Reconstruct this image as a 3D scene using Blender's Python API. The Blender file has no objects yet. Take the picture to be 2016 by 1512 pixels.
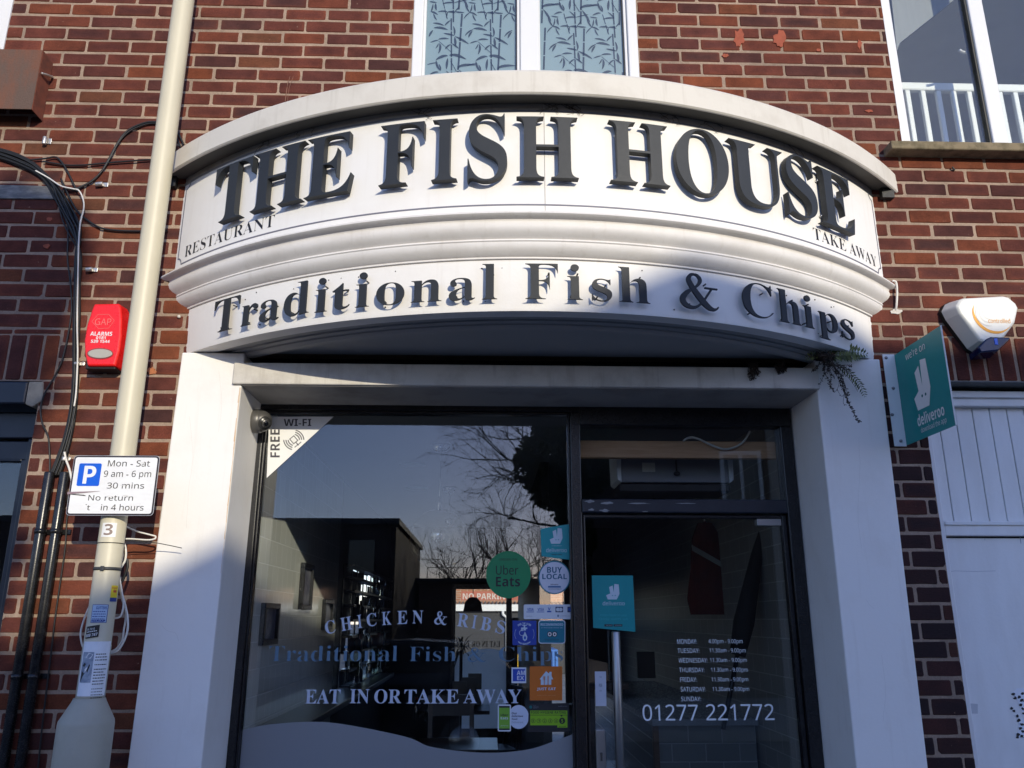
import bpy, bmesh, math, random
from math import sin, cos, tan, pi, radians, hypot, atan2, sqrt
from mathutils import Vector, Matrix
S = bpy.context.scene
COL = S.collection
rnd = random.Random(7)

# ------------------------------------------------------------------ camera
FPX, CXP, CYP = 1605.0, 1008.0, 756.0          # focal length and centre in pixels of the 2016 px frame
PITCH, YAW = radians(16.1), radians(1.8)
EYE = Vector((0, -3.55, 1.6))
FW = Vector((sin(YAW)*cos(PITCH), cos(YAW)*cos(PITCH), sin(PITCH)))
RT = Vector((cos(YAW), -sin(YAW), 0))
UP = RT.cross(FW)
cd = bpy.data.cameras.new('camera'); cam = bpy.data.objects.new('camera', cd); COL.objects.link(cam)
cam.location = EYE
cam.rotation_euler = Matrix((RT, UP, -FW)).transposed().to_euler()
cd.sensor_width = 36.0; cd.lens = 36.0*FPX/2016.0; cd.clip_start = 0.05; cd.clip_end = 2000
S.camera = cam
S.render.engine = 'CYCLES'
S.render.resolution_x, S.render.resolution_y = 1024, 768
S.view_settings.view_transform = 'Standard'; S.view_settings.look = 'None'
S.view_settings.exposure = 0.72; S.view_settings.gamma = 1.0
S.cycles.use_denoising = True
S.cycles.transparent_max_bounces = 24
S.cycles.max_bounces = 10
S.cycles.sample_clamp_indirect = 6.0

# ------------------------------------------------------------------ light
SUN_AZ, SUN_EL = radians(20.0), radians(16.0)   # azimuth measured from -Y towards +X
SUNV = Vector((sin(SUN_AZ)*cos(SUN_EL), -cos(SUN_AZ)*cos(SUN_EL), sin(SUN_EL)))
W = bpy.data.worlds.new('World'); S.world = W; W.use_nodes = True
wn, wl = W.node_tree.nodes, W.node_tree.links
sky = wn.new('ShaderNodeTexSky'); sky.sky_type = 'NISHITA'; sky.sun_disc = False
sky.sun_elevation = SUN_EL; sky.sun_rotation = pi - SUN_AZ
sky.air_density = 1.0; sky.dust_density = 0.3; sky.ozone_density = 4.0
bg = wn['Background']; bg.inputs['Strength'].default_value = 0.15
tint = wn.new('ShaderNodeMix'); tint.data_type = 'RGBA'; tint.blend_type = 'MULTIPLY'; tint.inputs[0].default_value = 1.0
tint.inputs[7].default_value = (1.10, 0.94, 1.08, 1); wl.new(sky.outputs[0], tint.inputs[6]); wl.new(tint.outputs[2], bg.inputs['Color'])
sd = bpy.data.lights.new('sun', 'SUN'); sd.energy = 2.25; sd.angle = radians(0.5); sd.color = (1.0, 0.915, 0.72)
so = bpy.data.objects.new('sun', sd); COL.objects.link(so)
so.rotation_euler = (-SUNV).to_track_quat('-Z', 'Y').to_euler(); so.location = SUNV*40

# ------------------------------------------------------------------ picture <-> place
def ray(x, y): return FW + RT*((x-CXP)/FPX) - UP*((y-CYP)/FPX)
def at(x, y, Y=0.0):                           # the point seen at that pixel on the plane Y = const
    d = ray(x, y); return EYE + d*((Y-EYE.y)/d.y)
def atx(x, y, X):
    d = ray(x, y); return EYE + d*((X-EYE.x)/d.x)
def atz(x, y, Z):
    d = ray(x, y); return EYE + d*((Z-EYE.z)/d.z)
XC, YC = 0.215, 1.84                              # axis of the curved canopy
def cyl(x, y, r):                               # angle and height on the canopy's curve of radius r
    d = ray(x, y); ox, oy = EYE.x-XC, EYE.y-YC
    a = d.x*d.x+d.y*d.y; b = 2*(ox*d.x+oy*d.y); c = ox*ox+oy*oy-r*r
    t = (-b-sqrt(max(b*b-4*a*c, 0)))/(2*a); P = EYE+d*t
    return atan2(P.x-XC, YC-P.y), P.z
def onc(a, r, z): return (XC+r*sin(a), YC-r*cos(a), z)

# ------------------------------------------------------------------ mesh helpers
class MB:
    def __init__(s): s.v = []; s.f = []; s.mi = []; s.cur = 0; s.smooth = []; s.sm = False
    def face(s, idx):
        s.f.append(tuple(idx)); s.mi.append(s.cur); s.smooth.append(s.sm)
    def poly(s, pts):
        n = len(s.v); s.v += [tuple(p) for p in pts]; s.face(range(n, n+len(pts)))
    def box(s, x0, x1, y0, y1, z0, z1):
        n = len(s.v)
        s.v += [(x0,y0,z0),(x1,y0,z0),(x1,y1,z0),(x0,y1,z0),(x0,y0,z1),(x1,y0,z1),(x1,y1,z1),(x0,y1,z1)]
        for q in ((0,3,2,1),(4,5,6,7),(0,1,5,4),(1,2,6,5),(2,3,7,6),(3,0,4,7)): s.face([n+i for i in q])
        return s
    def loft(s, rings, cap0=True, cap1=True, closed=True):
        n = len(s.v); m = len(rings[0])
        for r in rings: s.v += [tuple(p) for p in r]
        for k in range(len(rings)-1):
            for i in range(m if closed else m-1):
                j = (i+1) % m
                s.face((n+k*m+i, n+k*m+j, n+(k+1)*m+j, n+(k+1)*m+i))
        if cap0: s.face([n+i for i in range(m)][::-1])
        if cap1: s.face([n+(len(rings)-1)*m+i for i in range(m)])
        return s
    def prism(s, xz, y0, y1):                   # outline in X,Z (counter-clockwise from the front), y0 is the front
        return s.loft([[(x, y0, z) for x, z in xz], [(x, y1, z) for x, z in xz]])
    def tube(s, pts, r, n=8, cap=True):
        pts = [Vector(p) for p in pts]; rings = []
        u = None
        for i, p in enumerate(pts):
            t = (pts[min(i+1, len(pts)-1)]-pts[max(i-1, 0)])
            if t.length < 1e-9: t = Vector((0,0,1))
            t.normalize()
            if u is None:
                u = t.orthogonal().normalized()
            u = (u-t*u.dot(t)).normalized(); w = t.cross(u)
            rr = r[i] if isinstance(r, (list, tuple)) else r
            rings.append([p+u*(rr*cos(2*pi*k/n))+w*(rr*sin(2*pi*k/n)) for k in range(n)])
        o = s.sm; s.sm = True; s.loft(rings, cap, cap); s.sm = o
        return s
    def lathe(s, prof, c=(0,0,0), n=24, axis='z'):
        rings = []
        for r, h in prof:
            ring = []
            for k in range(n):
                a = 2*pi*k/n; x, y = r*cos(a), r*sin(a)
                ring.append((c[0]+x, c[1]+y, c[2]+h) if axis == 'z' else (c[0]+x, c[1]-h, c[2]+y) if axis == 'y' else (c[0]+h, c[1]+x, c[2]+y))
            rings.append(ring)
        o = s.sm; s.sm = True; s.loft(rings); s.sm = o
        return s
    def ball(s, c, r, n=16, m=10, sc=(1,1,1)):
        rings = []
        for i in range(m+1):
            t = pi*i/m; t = min(max(t, .02), pi-.02)
            rings.append([(c[0]+r*sc[0]*sin(t)*cos(2*pi*k/n), c[1]+r*sc[1]*sin(t)*sin(2*pi*k/n), c[2]-r*sc[2]*cos(t)) for k in range(n)])
        o = s.sm; s.sm = True; s.loft(rings); s.sm = o
        return s
    def sweep(s, prof, a0, a1, n=96, close=True):  # profile of (radius, z) swept about the canopy's axis
        rings = [[onc(a0+(a1-a0)*i/n, r, z) for r, z in prof] for i in range(n+1)]
        s.loft(rings, close, close, close); return s
    def mesh(s, name):
        me = bpy.data.meshes.new(name); me.from_pydata(s.v, [], s.f)
        me.polygons.foreach_set('material_index', s.mi); me.polygons.foreach_set('use_smooth', s.smooth)
        me.update(); return me

def tag(o, label=None, cat=None, group=None, kind=None):
    if label: o['label'] = label
    if cat: o['category'] = cat
    if group: o['group'] = group
    if kind: o['kind'] = kind
    return o
def thing(name, label, cat, loc=(0,0,0), group=None):
    o = bpy.data.objects.new(name, None); COL.objects.link(o); o.location = loc; o.empty_display_size = .05
    return tag(o, label, cat, group)
def link(name, me, mats, parent=None, bevel=0, seg=2, fix=True):
    for m in (mats if isinstance(mats, (list, tuple)) else [mats]): me.materials.append(m)
    if fix:
        bm = bmesh.new(); bm.from_mesh(me); bmesh.ops.recalc_face_normals(bm, faces=bm.faces); bm.to_mesh(me); bm.free()
    o = bpy.data.objects.new(name, me); COL.objects.link(o)
    if parent:
        o.parent = parent
        base = parent
        off = Vector((0,0,0))
        while base: off += base.location; base = base.parent
        o.location = -off if off.length else o.location
        # keep world coordinates: geometry is written in world space
    if bevel:
        b = o.modifiers.new('bevel', 'BEVEL'); b.width = bevel; b.segments = seg; b.limit_method = 'ANGLE'; b.angle_limit = radians(40)
    return o
APART = {'pin', 'lettering', 'bracket', 'gasket', 'saddle', 'handle_stand', 'sealant', 'fixing_hole', 'paint_chip', 'crack', 'chip', 'back_post', 'back_rail', 'hinge_patch', 'top_plate', 'dead_tendril', 'peeled_film', 'pane_bead'}
def pieces(mb):
    """the builder's loose shapes, those lying close together kept as one"""
    n = len(mb.v); par = list(range(n))
    def find(i):
        while par[i] != i: par[i] = par[par[i]]; i = par[i]
        return i
    for f in mb.f:
        a = find(f[0])
        for i in f[1:]: par[find(i)] = a
    box = {}
    for i, v in enumerate(mb.v):
        r = find(i); b = box.setdefault(r, [list(v), list(v)])
        for k in range(3): b[0][k] = min(b[0][k], v[k]); b[1][k] = max(b[1][k], v[k])
    ks = list(box); grp = {k: k for k in ks}
    def g(k):
        while grp[k] != k: k = grp[k]
        return k
    if len(ks) > 400: return [mb]
    for i, a in enumerate(ks):
        for c in ks[i+1:]:
            A, B = box[a], box[c]
            gap = max(max(A[0][k]-B[1][k], B[0][k]-A[1][k]) for k in range(3))
            L = max(max(q[1][k]-q[0][k] for k in range(3)) for q in (A, B))
            if gap < max(.02, .45*L) and g(a) != g(c): grp[g(c)] = g(a)
    out = {}
    idx = {}
    for i in range(n):
        k = g(find(i)); m = out.setdefault(k, MB()); idx[i] = len(m.v); m.v.append(mb.v[i])
    for f, mi, sm in zip(mb.f, mb.mi, mb.smooth):
        m = out[g(find(f[0]))]; m.f.append(tuple(idx[i] for i in f)); m.mi.append(mi); m.smooth.append(sm)
    return [m for m in out.values() if m.f]
def obj(name, mb, mats, parent=None, bevel=0, seg=2, fix=True):
    if name in APART and parent:
        ps_ = pieces(mb)
        if len(ps_) > 1:
            return [link(name, m.mesh(name), mats, parent, bevel, seg, fix) for m in ps_][0]
    return link(name, mb.mesh(name), mats, parent, bevel, seg, fix)
def solo(name, mb, mats, label, cat, group=None, bevel=0, kind=None):
    return tag(obj(name, mb, mats, None, bevel), label, cat, group, kind)
def struct(name, mb, mats, bevel=0):
    o = obj(name, mb, mats, None, bevel); o['kind'] = 'structure'; return o

def spline(pts, k=8):                            # Catmull-Rom through the points
    P = [Vector(p) for p in pts]; out = []
    for i in range(len(P)-1):
        a, b, c, d = P[max(i-1,0)], P[i], P[i+1], P[min(i+2,len(P)-1)]
        for j in range(k):
            t = j/k
            out.append(.5*((2*b)+(c-a)*t+(2*a-5*b+4*c-d)*t*t+(3*b-a-3*c+d)*t*t*t))
    out.append(P[-1]); return out

# ------------------------------------------------------------------ lettering
THIN = {'serif1': -0.010, 'serif2': -0.008, 'serif3': -0.0125}
def uni(txt, style):
    if style in THIN: style = 'serif'
    base = {'serif': (0x1D400, 0x1D41A, 0x1D7CE), 'bold': (0x1D5D4, 0x1D5EE, 0x1D7EC), 'sans': (0x1D5A0, 0x1D5BA, 0x1D7E2)}.get(style)
    if not base: return txt
    r = ''
    for ch in txt:
        if 'A' <= ch <= 'Z': r += chr(base[0]+ord(ch)-65)
        elif 'a' <= ch <= 'z': r += chr(base[1]+ord(ch)-97)
        elif '0' <= ch <= '9': r += chr(base[2]+ord(ch)-48)
        else: r += ch
    return r
_tc = {}
def glyphs(txt, style='plain', ext=0.0, res=4):
    key = (txt, style, ext, res)
    if key not in _tc:
        c = bpy.data.curves.new('t', 'FONT'); c.body = uni(txt, style); c.size = 1.0; c.extrude = ext/2; c.resolution_u = res
        if style == 'plainbold': c.offset = 0.018
        if style in THIN: c.offset = THIN[style]
        c.space_line = 1.0
        o = bpy.data.objects.new('t', c); COL.objects.link(o)
        dg = bpy.context.evaluated_depsgraph_get(); dg.update()
        me = bpy.data.meshes.new_from_object(o.evaluated_get(dg))
        V = [tuple(v.co) for v in me.vertices]; F = [tuple(p.vertices) for p in me.polygons]
        bpy.data.objects.remove(o); bpy.data.curves.remove(c); bpy.data.meshes.remove(me)
        _tc[key] = (V, F)
    return _tc[key]
def put_text(mb, txt, u0, u1, v0, v1, fn, style='plain', depth=0.0, bis=0.0, res=4):
    """glyphs scaled to the box (u0..u1, v0..v1); fn(u, v, w) gives the place, w runs 0 (back) .. depth (front)"""
    if txt == '&': return ampersand(mb, u0, u1, v0, v1, fn, depth)
    V, F = glyphs(txt, style, 1.0 if depth else 0.0, res)
    xs = [v[0] for v in V]; ys = [v[1] for v in V]
    x0, x1, y0, y1 = min(xs), max(xs), min(ys), max(ys)
    V2 = [(u0+(v[0]-x0)/(x1-x0)*(u1-u0), v0+(v[1]-y0)/(y1-y0)*(v1-v0), (v[2]+.5)*depth if depth else 0.0) for v in V]
    if bis:
        bm = bmesh.new()
        vs = [bm.verts.new(v) for v in V2]
        for f in F:
            try: bm.faces.new([vs[i] for i in f])
            except ValueError: pass
        bmesh.ops.remove_doubles(bm, verts=bm.verts, dist=1e-6)
        k = u0+bis
        while k < u1:
            g = bm.verts[:]+bm.edges[:]+bm.faces[:]
            bmesh.ops.bisect_plane(bm, geom=g, plane_co=(k,0,0), plane_no=(1,0,0)); k += bis
        bm.verts.ensure_lookup_table(); bm.verts.index_update()
        V2 = [tuple(v.co) for v in bm.verts]; F = [tuple(v.index for v in f.verts) for f in bm.faces]; bm.free()
    n = len(mb.v)
    mb.v += [tuple(fn(*v)) for v in V2]
    for f in F: mb.face([n+i for i in f])
    return mb
AMP1 = [(.84,.60,.05),(.74,.44,.055),(.60,.22,.06),(.44,.06,.07),(.29,.03,.10),(.14,.11,.15),(.10,.26,.16),(.20,.42,.13),(.36,.55,.07),(.50,.68,.08),(.56,.82,.11),(.50,.94,.08),(.42,.97,.06)]
AMP2 = [(.42,.97,.06),(.33,.94,.09),(.27,.82,.13),(.31,.68,.15),(.42,.48,.17),(.57,.26,.18),(.72,.09,.16),(.84,.03,.10),(.93,.05,.06),(.99,.12,.035)]
def ampersand(mb, u0, u1, v0, v1, fn, depth=0.0):
    """a serif ampersand drawn as two strokes of changing width and a small bar"""
    def ribbon(P, lift):
        q = spline([(a, b, w) for a, b, w in P], 6); L = []; n = len(mb.v)
        asp = (u1-u0)/(v1-v0)
        for i, p in enumerate(q):
            t = q[min(i+1, len(q)-1)]-q[max(i-1, 0)]; tx, ty = t.x*asp, t.y; d = max(hypot(tx, ty), 1e-6); nx, ny = -ty/d/asp, tx/d
            for s in (-.5, .5):
                u, v = u0+(u1-u0)*(p.x+nx*s*p.z), v0+(v1-v0)*(p.y+ny*s*p.z)
                if depth: L.append(fn(u, v, lift)); L.append(fn(u, v, depth+lift))
                else: L.append(fn(u, v, lift))
        if depth: rings = [[L[4*i], L[4*i+1], L[4*i+3], L[4*i+2]] for i in range(len(q))]; mb.loft(rings)
        else:
            for i in range(len(q)-1): mb.poly([L[2*i], L[2*i+1], L[2*i+3], L[2*i+2]])
    ribbon(AMP1, 0.0); ribbon(AMP2, .0005); ribbon([(.66,.615,.045),(.82,.615,.045),(.99,.615,.045)], .0010)
def flat(Y): return lambda u, v, w: (u, Y-w, v)   # lettering on a plane Y = const, facing the camera side
def text_px(mb, txt, xl, xr, yt, yb, Y, style='plain', depth=0.0):
    a, b = at(xl, (yt+yb)/2, Y), at(xr, (yt+yb)/2, Y); t, bo = at((xl+xr)/2, yt, Y), at((xl+xr)/2, yb, Y)
    return put_text(mb, txt, a.x, b.x, bo.z, t.z, flat(Y), style, depth)

# ------------------------------------------------------------------ materials
MATS = {}
def nodes(name):
    m = bpy.data.materials.new(name); m.use_nodes = True; n = m.node_tree.nodes; l = m.node_tree.links
    return m, n, l, n['Principled BSDF'], n['Material Output']
def ramp(n, stops):
    r = n.new('ShaderNodeValToRGB'); e = r.color_ramp.elements
    while len(e) < len(stops): e.new(.5)
    for k, (p, c) in enumerate(stops): e[k].position = p; e[k].color = (*c, 1)
    return r
def mix(n, l, fac, a, b, mode='MIX'):
    x = n.new('ShaderNodeMix'); x.data_type = 'RGBA'; x.blend_type = mode
    for s, v in ((x.inputs[0], fac), (x.inputs[6], a), (x.inputs[7], b)):
        if hasattr(v, 'is_output'): l.new(v, s)
        elif isinstance(v, (int, float)): s.default_value = v
        else: s.default_value = (*v, 1)
    return x.outputs[2]
def noise(n, l, scale, detail=4, rough=.6, stretch=None, vec=None):
    t = n.new('ShaderNodeTexNoise'); t.inputs['Scale'].default_value = scale; t.inputs['Detail'].default_value = detail; t.inputs['Roughness'].default_value = rough
    if vec is None:
        g = n.new('ShaderNodeTexCoord'); vec = g.outputs['Object']
    if stretch:
        mp = n.new('ShaderNodeMapping'); mp.inputs['Scale'].default_value = stretch; l.new(vec, mp.inputs['Vector']); vec = mp.outputs['Vector']
    l.new(vec, t.inputs['Vector']); return t.outputs[0]
def math_(n, l, op, a, b=None):
    x = n.new('ShaderNodeMath'); x.operation = op
    for s, v in zip(x.inputs, (a, b)):
        if v is None: continue
        if hasattr(v, 'is_output'): l.new(v, s)
        else: s.default_value = v
    return x.outputs[0]
def bump(n, l, h, strength=.3, dist=.01):
    b = n.new('ShaderNodeBump'); b.inputs['Strength'].default_value = strength; b.inputs['Distance'].default_value = dist
    l.new(h, b.inputs['Height']); return b.outputs[0]
def paint(name, col, rough=.5, dirt=None, amt=.35, scale=6, metal=0.0, bmp=.08, stretch=None, spec=.5, fine=True):
    """a painted, cast or plastic surface with faint wear of its own"""
    m, n, l, p, o = nodes(name)
    d = dirt or tuple(c*.6 for c in col)
    a = noise(n, l, scale, 6, .62, stretch)
    r = ramp(n, [(.42, (0,0,0)), (.75, (1,1,1))]); l.new(a, r.inputs[0])
    f = math_(n, l, 'MULTIPLY', r.outputs[0], amt)
    c = mix(n, l, f, col, d)
    l.new(c, p.inputs['Base Color'])
    b = noise(n, l, scale*14, 3, .6)
    q = n.new('ShaderNodeMapRange'); q.inputs[3].default_value = max(rough-.08, .02); q.inputs[4].default_value = min(rough+.1, 1); l.new(b, q.inputs[0]); l.new(q.outputs[0], p.inputs['Roughness'])
    p.inputs['Metallic'].default_value = metal; p.inputs['Specular IOR Level'].default_value = spec
    if bmp: l.new(bump(n, l, b, bmp, .004), p.inputs['Normal'])
    return m
def plain(name, col, rough=.5, metal=0.0): return paint(name, col, rough, amt=.15, metal=metal, bmp=.02)
def glass(name, tint=(.97,.985,.98), dirt=.006):
    m, n, l, p, o = nodes(name); n.remove(p)
    lw = n.new('ShaderNodeLayerWeight'); lw.inputs[0].default_value = .5
    pw = math_(n, l, 'POWER', lw.outputs['Facing'], 5.0)
    f = math_(n, l, 'ADD', math_(n, l, 'MULTIPLY', pw, .94), .05)
    t = n.new('ShaderNodeBsdfTransparent'); t.inputs[0].default_value = (*tint, 1)
    g = n.new('ShaderNodeBsdfGlossy'); g.inputs['Roughness'].default_value = 0.0; g.inputs['Color'].default_value = (1,1,1,1)
    d = n.new('ShaderNodeBsdfDiffuse'); d.inputs[0].default_value = (.7,.7,.68,1)
    nz = noise(n, l, 3.0, 8, .7); rr = ramp(n, [(.5, (0,0,0)), (.8, (1,1,1))]); l.new(nz, rr.inputs[0])
    mx0 = n.new('ShaderNodeMixShader'); l.new(math_(n, l, 'MULTIPLY', rr.outputs[0], dirt), mx0.inputs[0]); l.new(t.outputs[0], mx0.inputs[1]); l.new(d.outputs[0], mx0.inputs[2])
    mx = n.new('ShaderNodeMixShader'); l.new(f, mx.inputs[0]); l.new(mx0.outputs[0], mx.inputs[1]); l.new(g.outputs[0], mx.inputs[2])
    l.new(mx.outputs[0], o.inputs[0]); return m

def brick_mat():
    m, n, l, p, o = nodes('brick')
    at_ = n.new('ShaderNodeAttribute'); at_.attribute_name = 'bcol'
    sep = n.new('ShaderNodeSeparateColor'); l.new(at_.outputs['Color'], sep.inputs[0])
    uv = n.new('ShaderNodeUVMap'); uv.uv_map = 'UVMap'
    sx = n.new('ShaderNodeSeparateXYZ'); l.new(uv.outputs[0], sx.inputs[0])
    big = noise(n, l, 9, 5, .6); fine = noise(n, l, 160, 4, .7); streak = noise(n, l, 30, 4, .6, (1, 1, 4))
    body = ramp(n, [(0, (.060,.026,.024)), (.18, (.090,.030,.025)), (.74, (.124,.036,.025)), (.93, (.168,.048,.022)), (1, (.128,.051,.028))])
    l.new(sep.outputs[0], body.inputs[0])
    # distance from the brick's rim, 0 at the edge .. 1 in the middle
    ex = math_(n, l, 'ABSOLUTE', math_(n, l, 'SUBTRACT', sx.outputs[0], .5)); ey = math_(n, l, 'ABSOLUTE', math_(n, l, 'SUBTRACT', sx.outputs[1], .5))
    e = math_(n, l, 'MAXIMUM', math_(n, l, 'POWER', math_(n, l, 'MULTIPLY', ex, 2.0), 6.0), math_(n, l, 'POWER', math_(n, l, 'MULTIPLY', ey, 2.0), 2.4))
    e = math_(n, l, 'MULTIPLY', e, math_(n, l, 'ADD', math_(n, l, 'MULTIPLY', streak, 1.5), -.1))
    e = math_(n, l, 'MULTIPLY', e, sep.outputs[1])
    e = math_(n, l, 'MINIMUM', math_(n, l, 'MAXIMUM', e, 0.0), 1.0)
    c = mix(n, l, e, body.outputs[0], (.215,.060,.030))
    s = ramp(n, [(.35, (.72,.72,.74)), (.65, (1.2,1.18,1.15))]); l.new(big, s.inputs[0])
    c = mix(n, l, 1.0, c, s.outputs[0], 'MULTIPLY')
    s2 = ramp(n, [(.3, (.78,.78,.78)), (.7, (1.18,1.18,1.18))]); l.new(fine, s2.inputs[0])
    wide = noise(n, l, 1.3, 4, .6); s3 = ramp(n, [(.35, (.80,.79,.80)), (.65, (1.12,1.12,1.10))]); l.new(wide, s3.inputs[0]); c = mix(n, l, 1.0, c, s3.outputs[0], 'MULTIPLY')
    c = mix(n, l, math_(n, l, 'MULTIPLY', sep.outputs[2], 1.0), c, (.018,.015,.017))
    c = mix(n, l, 1.0, c, s2.outputs[0], 'MULTIPLY')
    # pale lime blooms and chips
    sp = noise(n, l, 60, 3, .5); r3 = ramp(n, [(.70, (0,0,0)), (.76, (1,1,1))]); l.new(sp, r3.inputs[0])
    c = mix(n, l, math_(n, l, 'MULTIPLY', r3.outputs[0], .35), c, (.40,.27,.20))
    l.new(c, p.inputs['Base Color']); p.inputs['Roughness'].default_value = .9; p.inputs['Specular IOR Level'].default_value = .2
    h = math_(n, l, 'ADD', math_(n, l, 'MULTIPLY', fine, .5), streak)
    l.new(bump(n, l, h, .55, .004), p.inputs['Normal']); return m
def mortar_mat(name='mortar', col=(.365,.265,.195)):
    m, n, l, p, o = nodes(name)
    a = noise(n, l, 7, 6, .65); b = noise(n, l, 120, 4, .7)
    r = ramp(n, [(.3, tuple(c*.72 for c in col)), (.7, tuple(c*1.12 for c in col))]); l.new(a, r.inputs[0])
    s2 = ramp(n, [(.3, (.8,.8,.8)), (.7, (1.12,1.12,1.12))]); l.new(b, s2.inputs[0])
    wide = noise(n, l, 1.1, 4, .6); s3 = ramp(n, [(.35, (.78,.78,.79)), (.65, (1.14,1.13,1.12))]); l.new(wide, s3.inputs[0])
    l.new(mix(n, l, 1.0, mix(n, l, 1.0, r.outputs[0], s2.outputs[0], 'MULTIPLY'), s3.outputs[0], 'MULTIPLY'), p.inputs['Base Color']); p.inputs['Roughness'].default_value = .95
    l.new(bump(n, l, b, .8, .004), p.inputs['Normal']); return m
def render_mat(name, col, stain=(.40,.34,.27), amt=.35, drip=True, bs=.15):
    """painted render or fibreglass with grime and rain streaks"""
    m, n, l, p, o = nodes(name)
    a = noise(n, l, 4, 7, .65); b = noise(n, l, 70, 4, .6)
    r = ramp(n, [(.48, (0,0,0)), (.8, (1,1,1))]); l.new(a, r.inputs[0])
    c = mix(n, l, math_(n, l, 'MULTIPLY', r.outputs[0], amt), col, stain)
    if drip:
        d = noise(n, l, 9, 5, .6, (3.2, 3.2, .22)); r2 = ramp(n, [(.56, (0,0,0)), (.78, (1,1,1))]); l.new(d, r2.inputs[0])
        c = mix(n, l, math_(n, l, 'MULTIPLY', r2.outputs[0], amt*.8), c, stain)
    l.new(c, p.inputs['Base Color']); p.inputs['Roughness'].default_value = .55; p.inputs['Specular IOR Level'].default_value = .35
    l.new(bump(n, l, b, bs, .003), p.inputs['Normal']); return m
def tile_mat(name, col, grout, w=.2, h=.1, axis='x', rough=.12):
    m, n, l, p, o = nodes(name)
    g = n.new('ShaderNodeTexCoord'); sp = n.new('ShaderNodeSeparateXYZ'); l.new(g.outputs['Object'], sp.inputs[0])
    cb = n.new('ShaderNodeCombineXYZ'); l.new(sp.outputs['Y' if axis == 'x' else 'X'], cb.inputs[0]); l.new(sp.outputs['Z'], cb.inputs[1])
    t = n.new('ShaderNodeTexBrick'); l.new(cb.outputs[0], t.inputs['Vector'])
    t.inputs['Scale'].default_value = 1.0; t.inputs['Brick Width'].default_value = w; t.inputs['Row Height'].default_value = h
    t.inputs['Mortar Size'].default_value = .0035; t.inputs['Mortar Smooth'].default_value = .3
    t.inputs['Color1'].default_value = (*col, 1); t.inputs['Color2'].default_value = (*[c*.92 for c in col], 1); t.inputs['Mortar'].default_value = (*grout, 1)
    l.new(t.outputs['Color'], p.inputs['Base Color']); p.inputs['Roughness'].default_value = rough
    l.new(bump(n, l, math_(n, l, 'SUBTRACT', 1.0, t.outputs['Fac']), .5, .003), p.inputs['Normal']); return m
def wood_mat(name, a, b, stretch=(1, 12, 12), rough=.45):
    m, n, l, p, o = nodes(name)
    x = noise(n, l, 6, 6, .6, stretch); r = ramp(n, [(.3, a), (.7, b)]); l.new(x, r.inputs[0])
    l.new(r.outputs[0], p.inputs['Base Color']); p.inputs['Roughness'].default_value = rough
    l.new(bump(n, l, x, .1, .002), p.inputs['Normal']); return m
def leaf_mat(name, a, b, rough=.6):
    m, n, l, p, o = nodes(name)
    g = n.new('ShaderNodeNewGeometry'); r = ramp(n, [(0, a), (1, b)]); l.new(g.outputs['Random Per Island'], r.inputs[0])
    l.new(r.outputs[0], p.inputs['Base Color']); p.inputs['Roughness'].default_value = rough; return m

BRICK = brick_mat(); MORTAR = mortar_mat()
WHITE = render_mat('white_render', (.81,.785,.75), (.52,.46,.39), amt=.24)
HOODM = render_mat('weathered_white', (.66,.62,.55), (.40,.35,.28), amt=.55)
PANELM = render_mat('sign_board', (.82,.80,.77), (.55,.49,.42), amt=.22, bs=.03)
LINTELM = render_mat('grimy_white', (.62,.59,.54), (.26,.22,.18), amt=.7, bs=.4)
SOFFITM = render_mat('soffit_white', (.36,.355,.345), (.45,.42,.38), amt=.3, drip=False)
UPVC = paint('white_upvc', (.70,.70,.70), .3, (.68,.66,.62), .2, 5, bmp=.02)
LETTER = paint('letter_charcoal', (.024,.027,.031), .5, (.045,.047,.05), .3, 9, bmp=.04, spec=.35)
LETTER2 = paint('letter_dark_grey', (.022,.025,.029), .55, (.045,.045,.045), .3, 14, bmp=.03, spec=.3)
INK = plain('black_ink', (.012,.012,.016), .5)
BLACKP = paint('black_frame_paint', (.006,.006,.008), .28, (.02,.02,.025), .5, 18, bmp=.05)
NAVYP = paint('navy_paint', (.008,.012,.022), .35, (.03,.035,.05), .4, 10, bmp=.06)
CREAM = paint('cream_post_paint', (.62,.56,.42), .45, (.45,.40,.29), .35, 9, bmp=.05)
GREYP = paint('grey_post_paint', (.40,.38,.31), .5, (.28,.26,.21), .4, 9, bmp=.06)
CABLEB = plain('black_cable', (.010,.010,.010), .5)
CABLEW = plain('white_cable', (.72,.69,.63), .45)
PIPEB = paint('black_pipe', (.008,.008,.009), .25, (.05,.05,.05), .4, 20, bmp=.05)
STEEL = plain('steel', (.55,.55,.55), .3, 1.0)
GLASS = glass('window_glass'); GLASSD = glass('door_glass', (.90,.92,.92))

# ================================================================== the brick building
ZTOP = 5.55
building = thing('brick_building', 'dark red brick building with white piers round the shop front', 'building')
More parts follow.
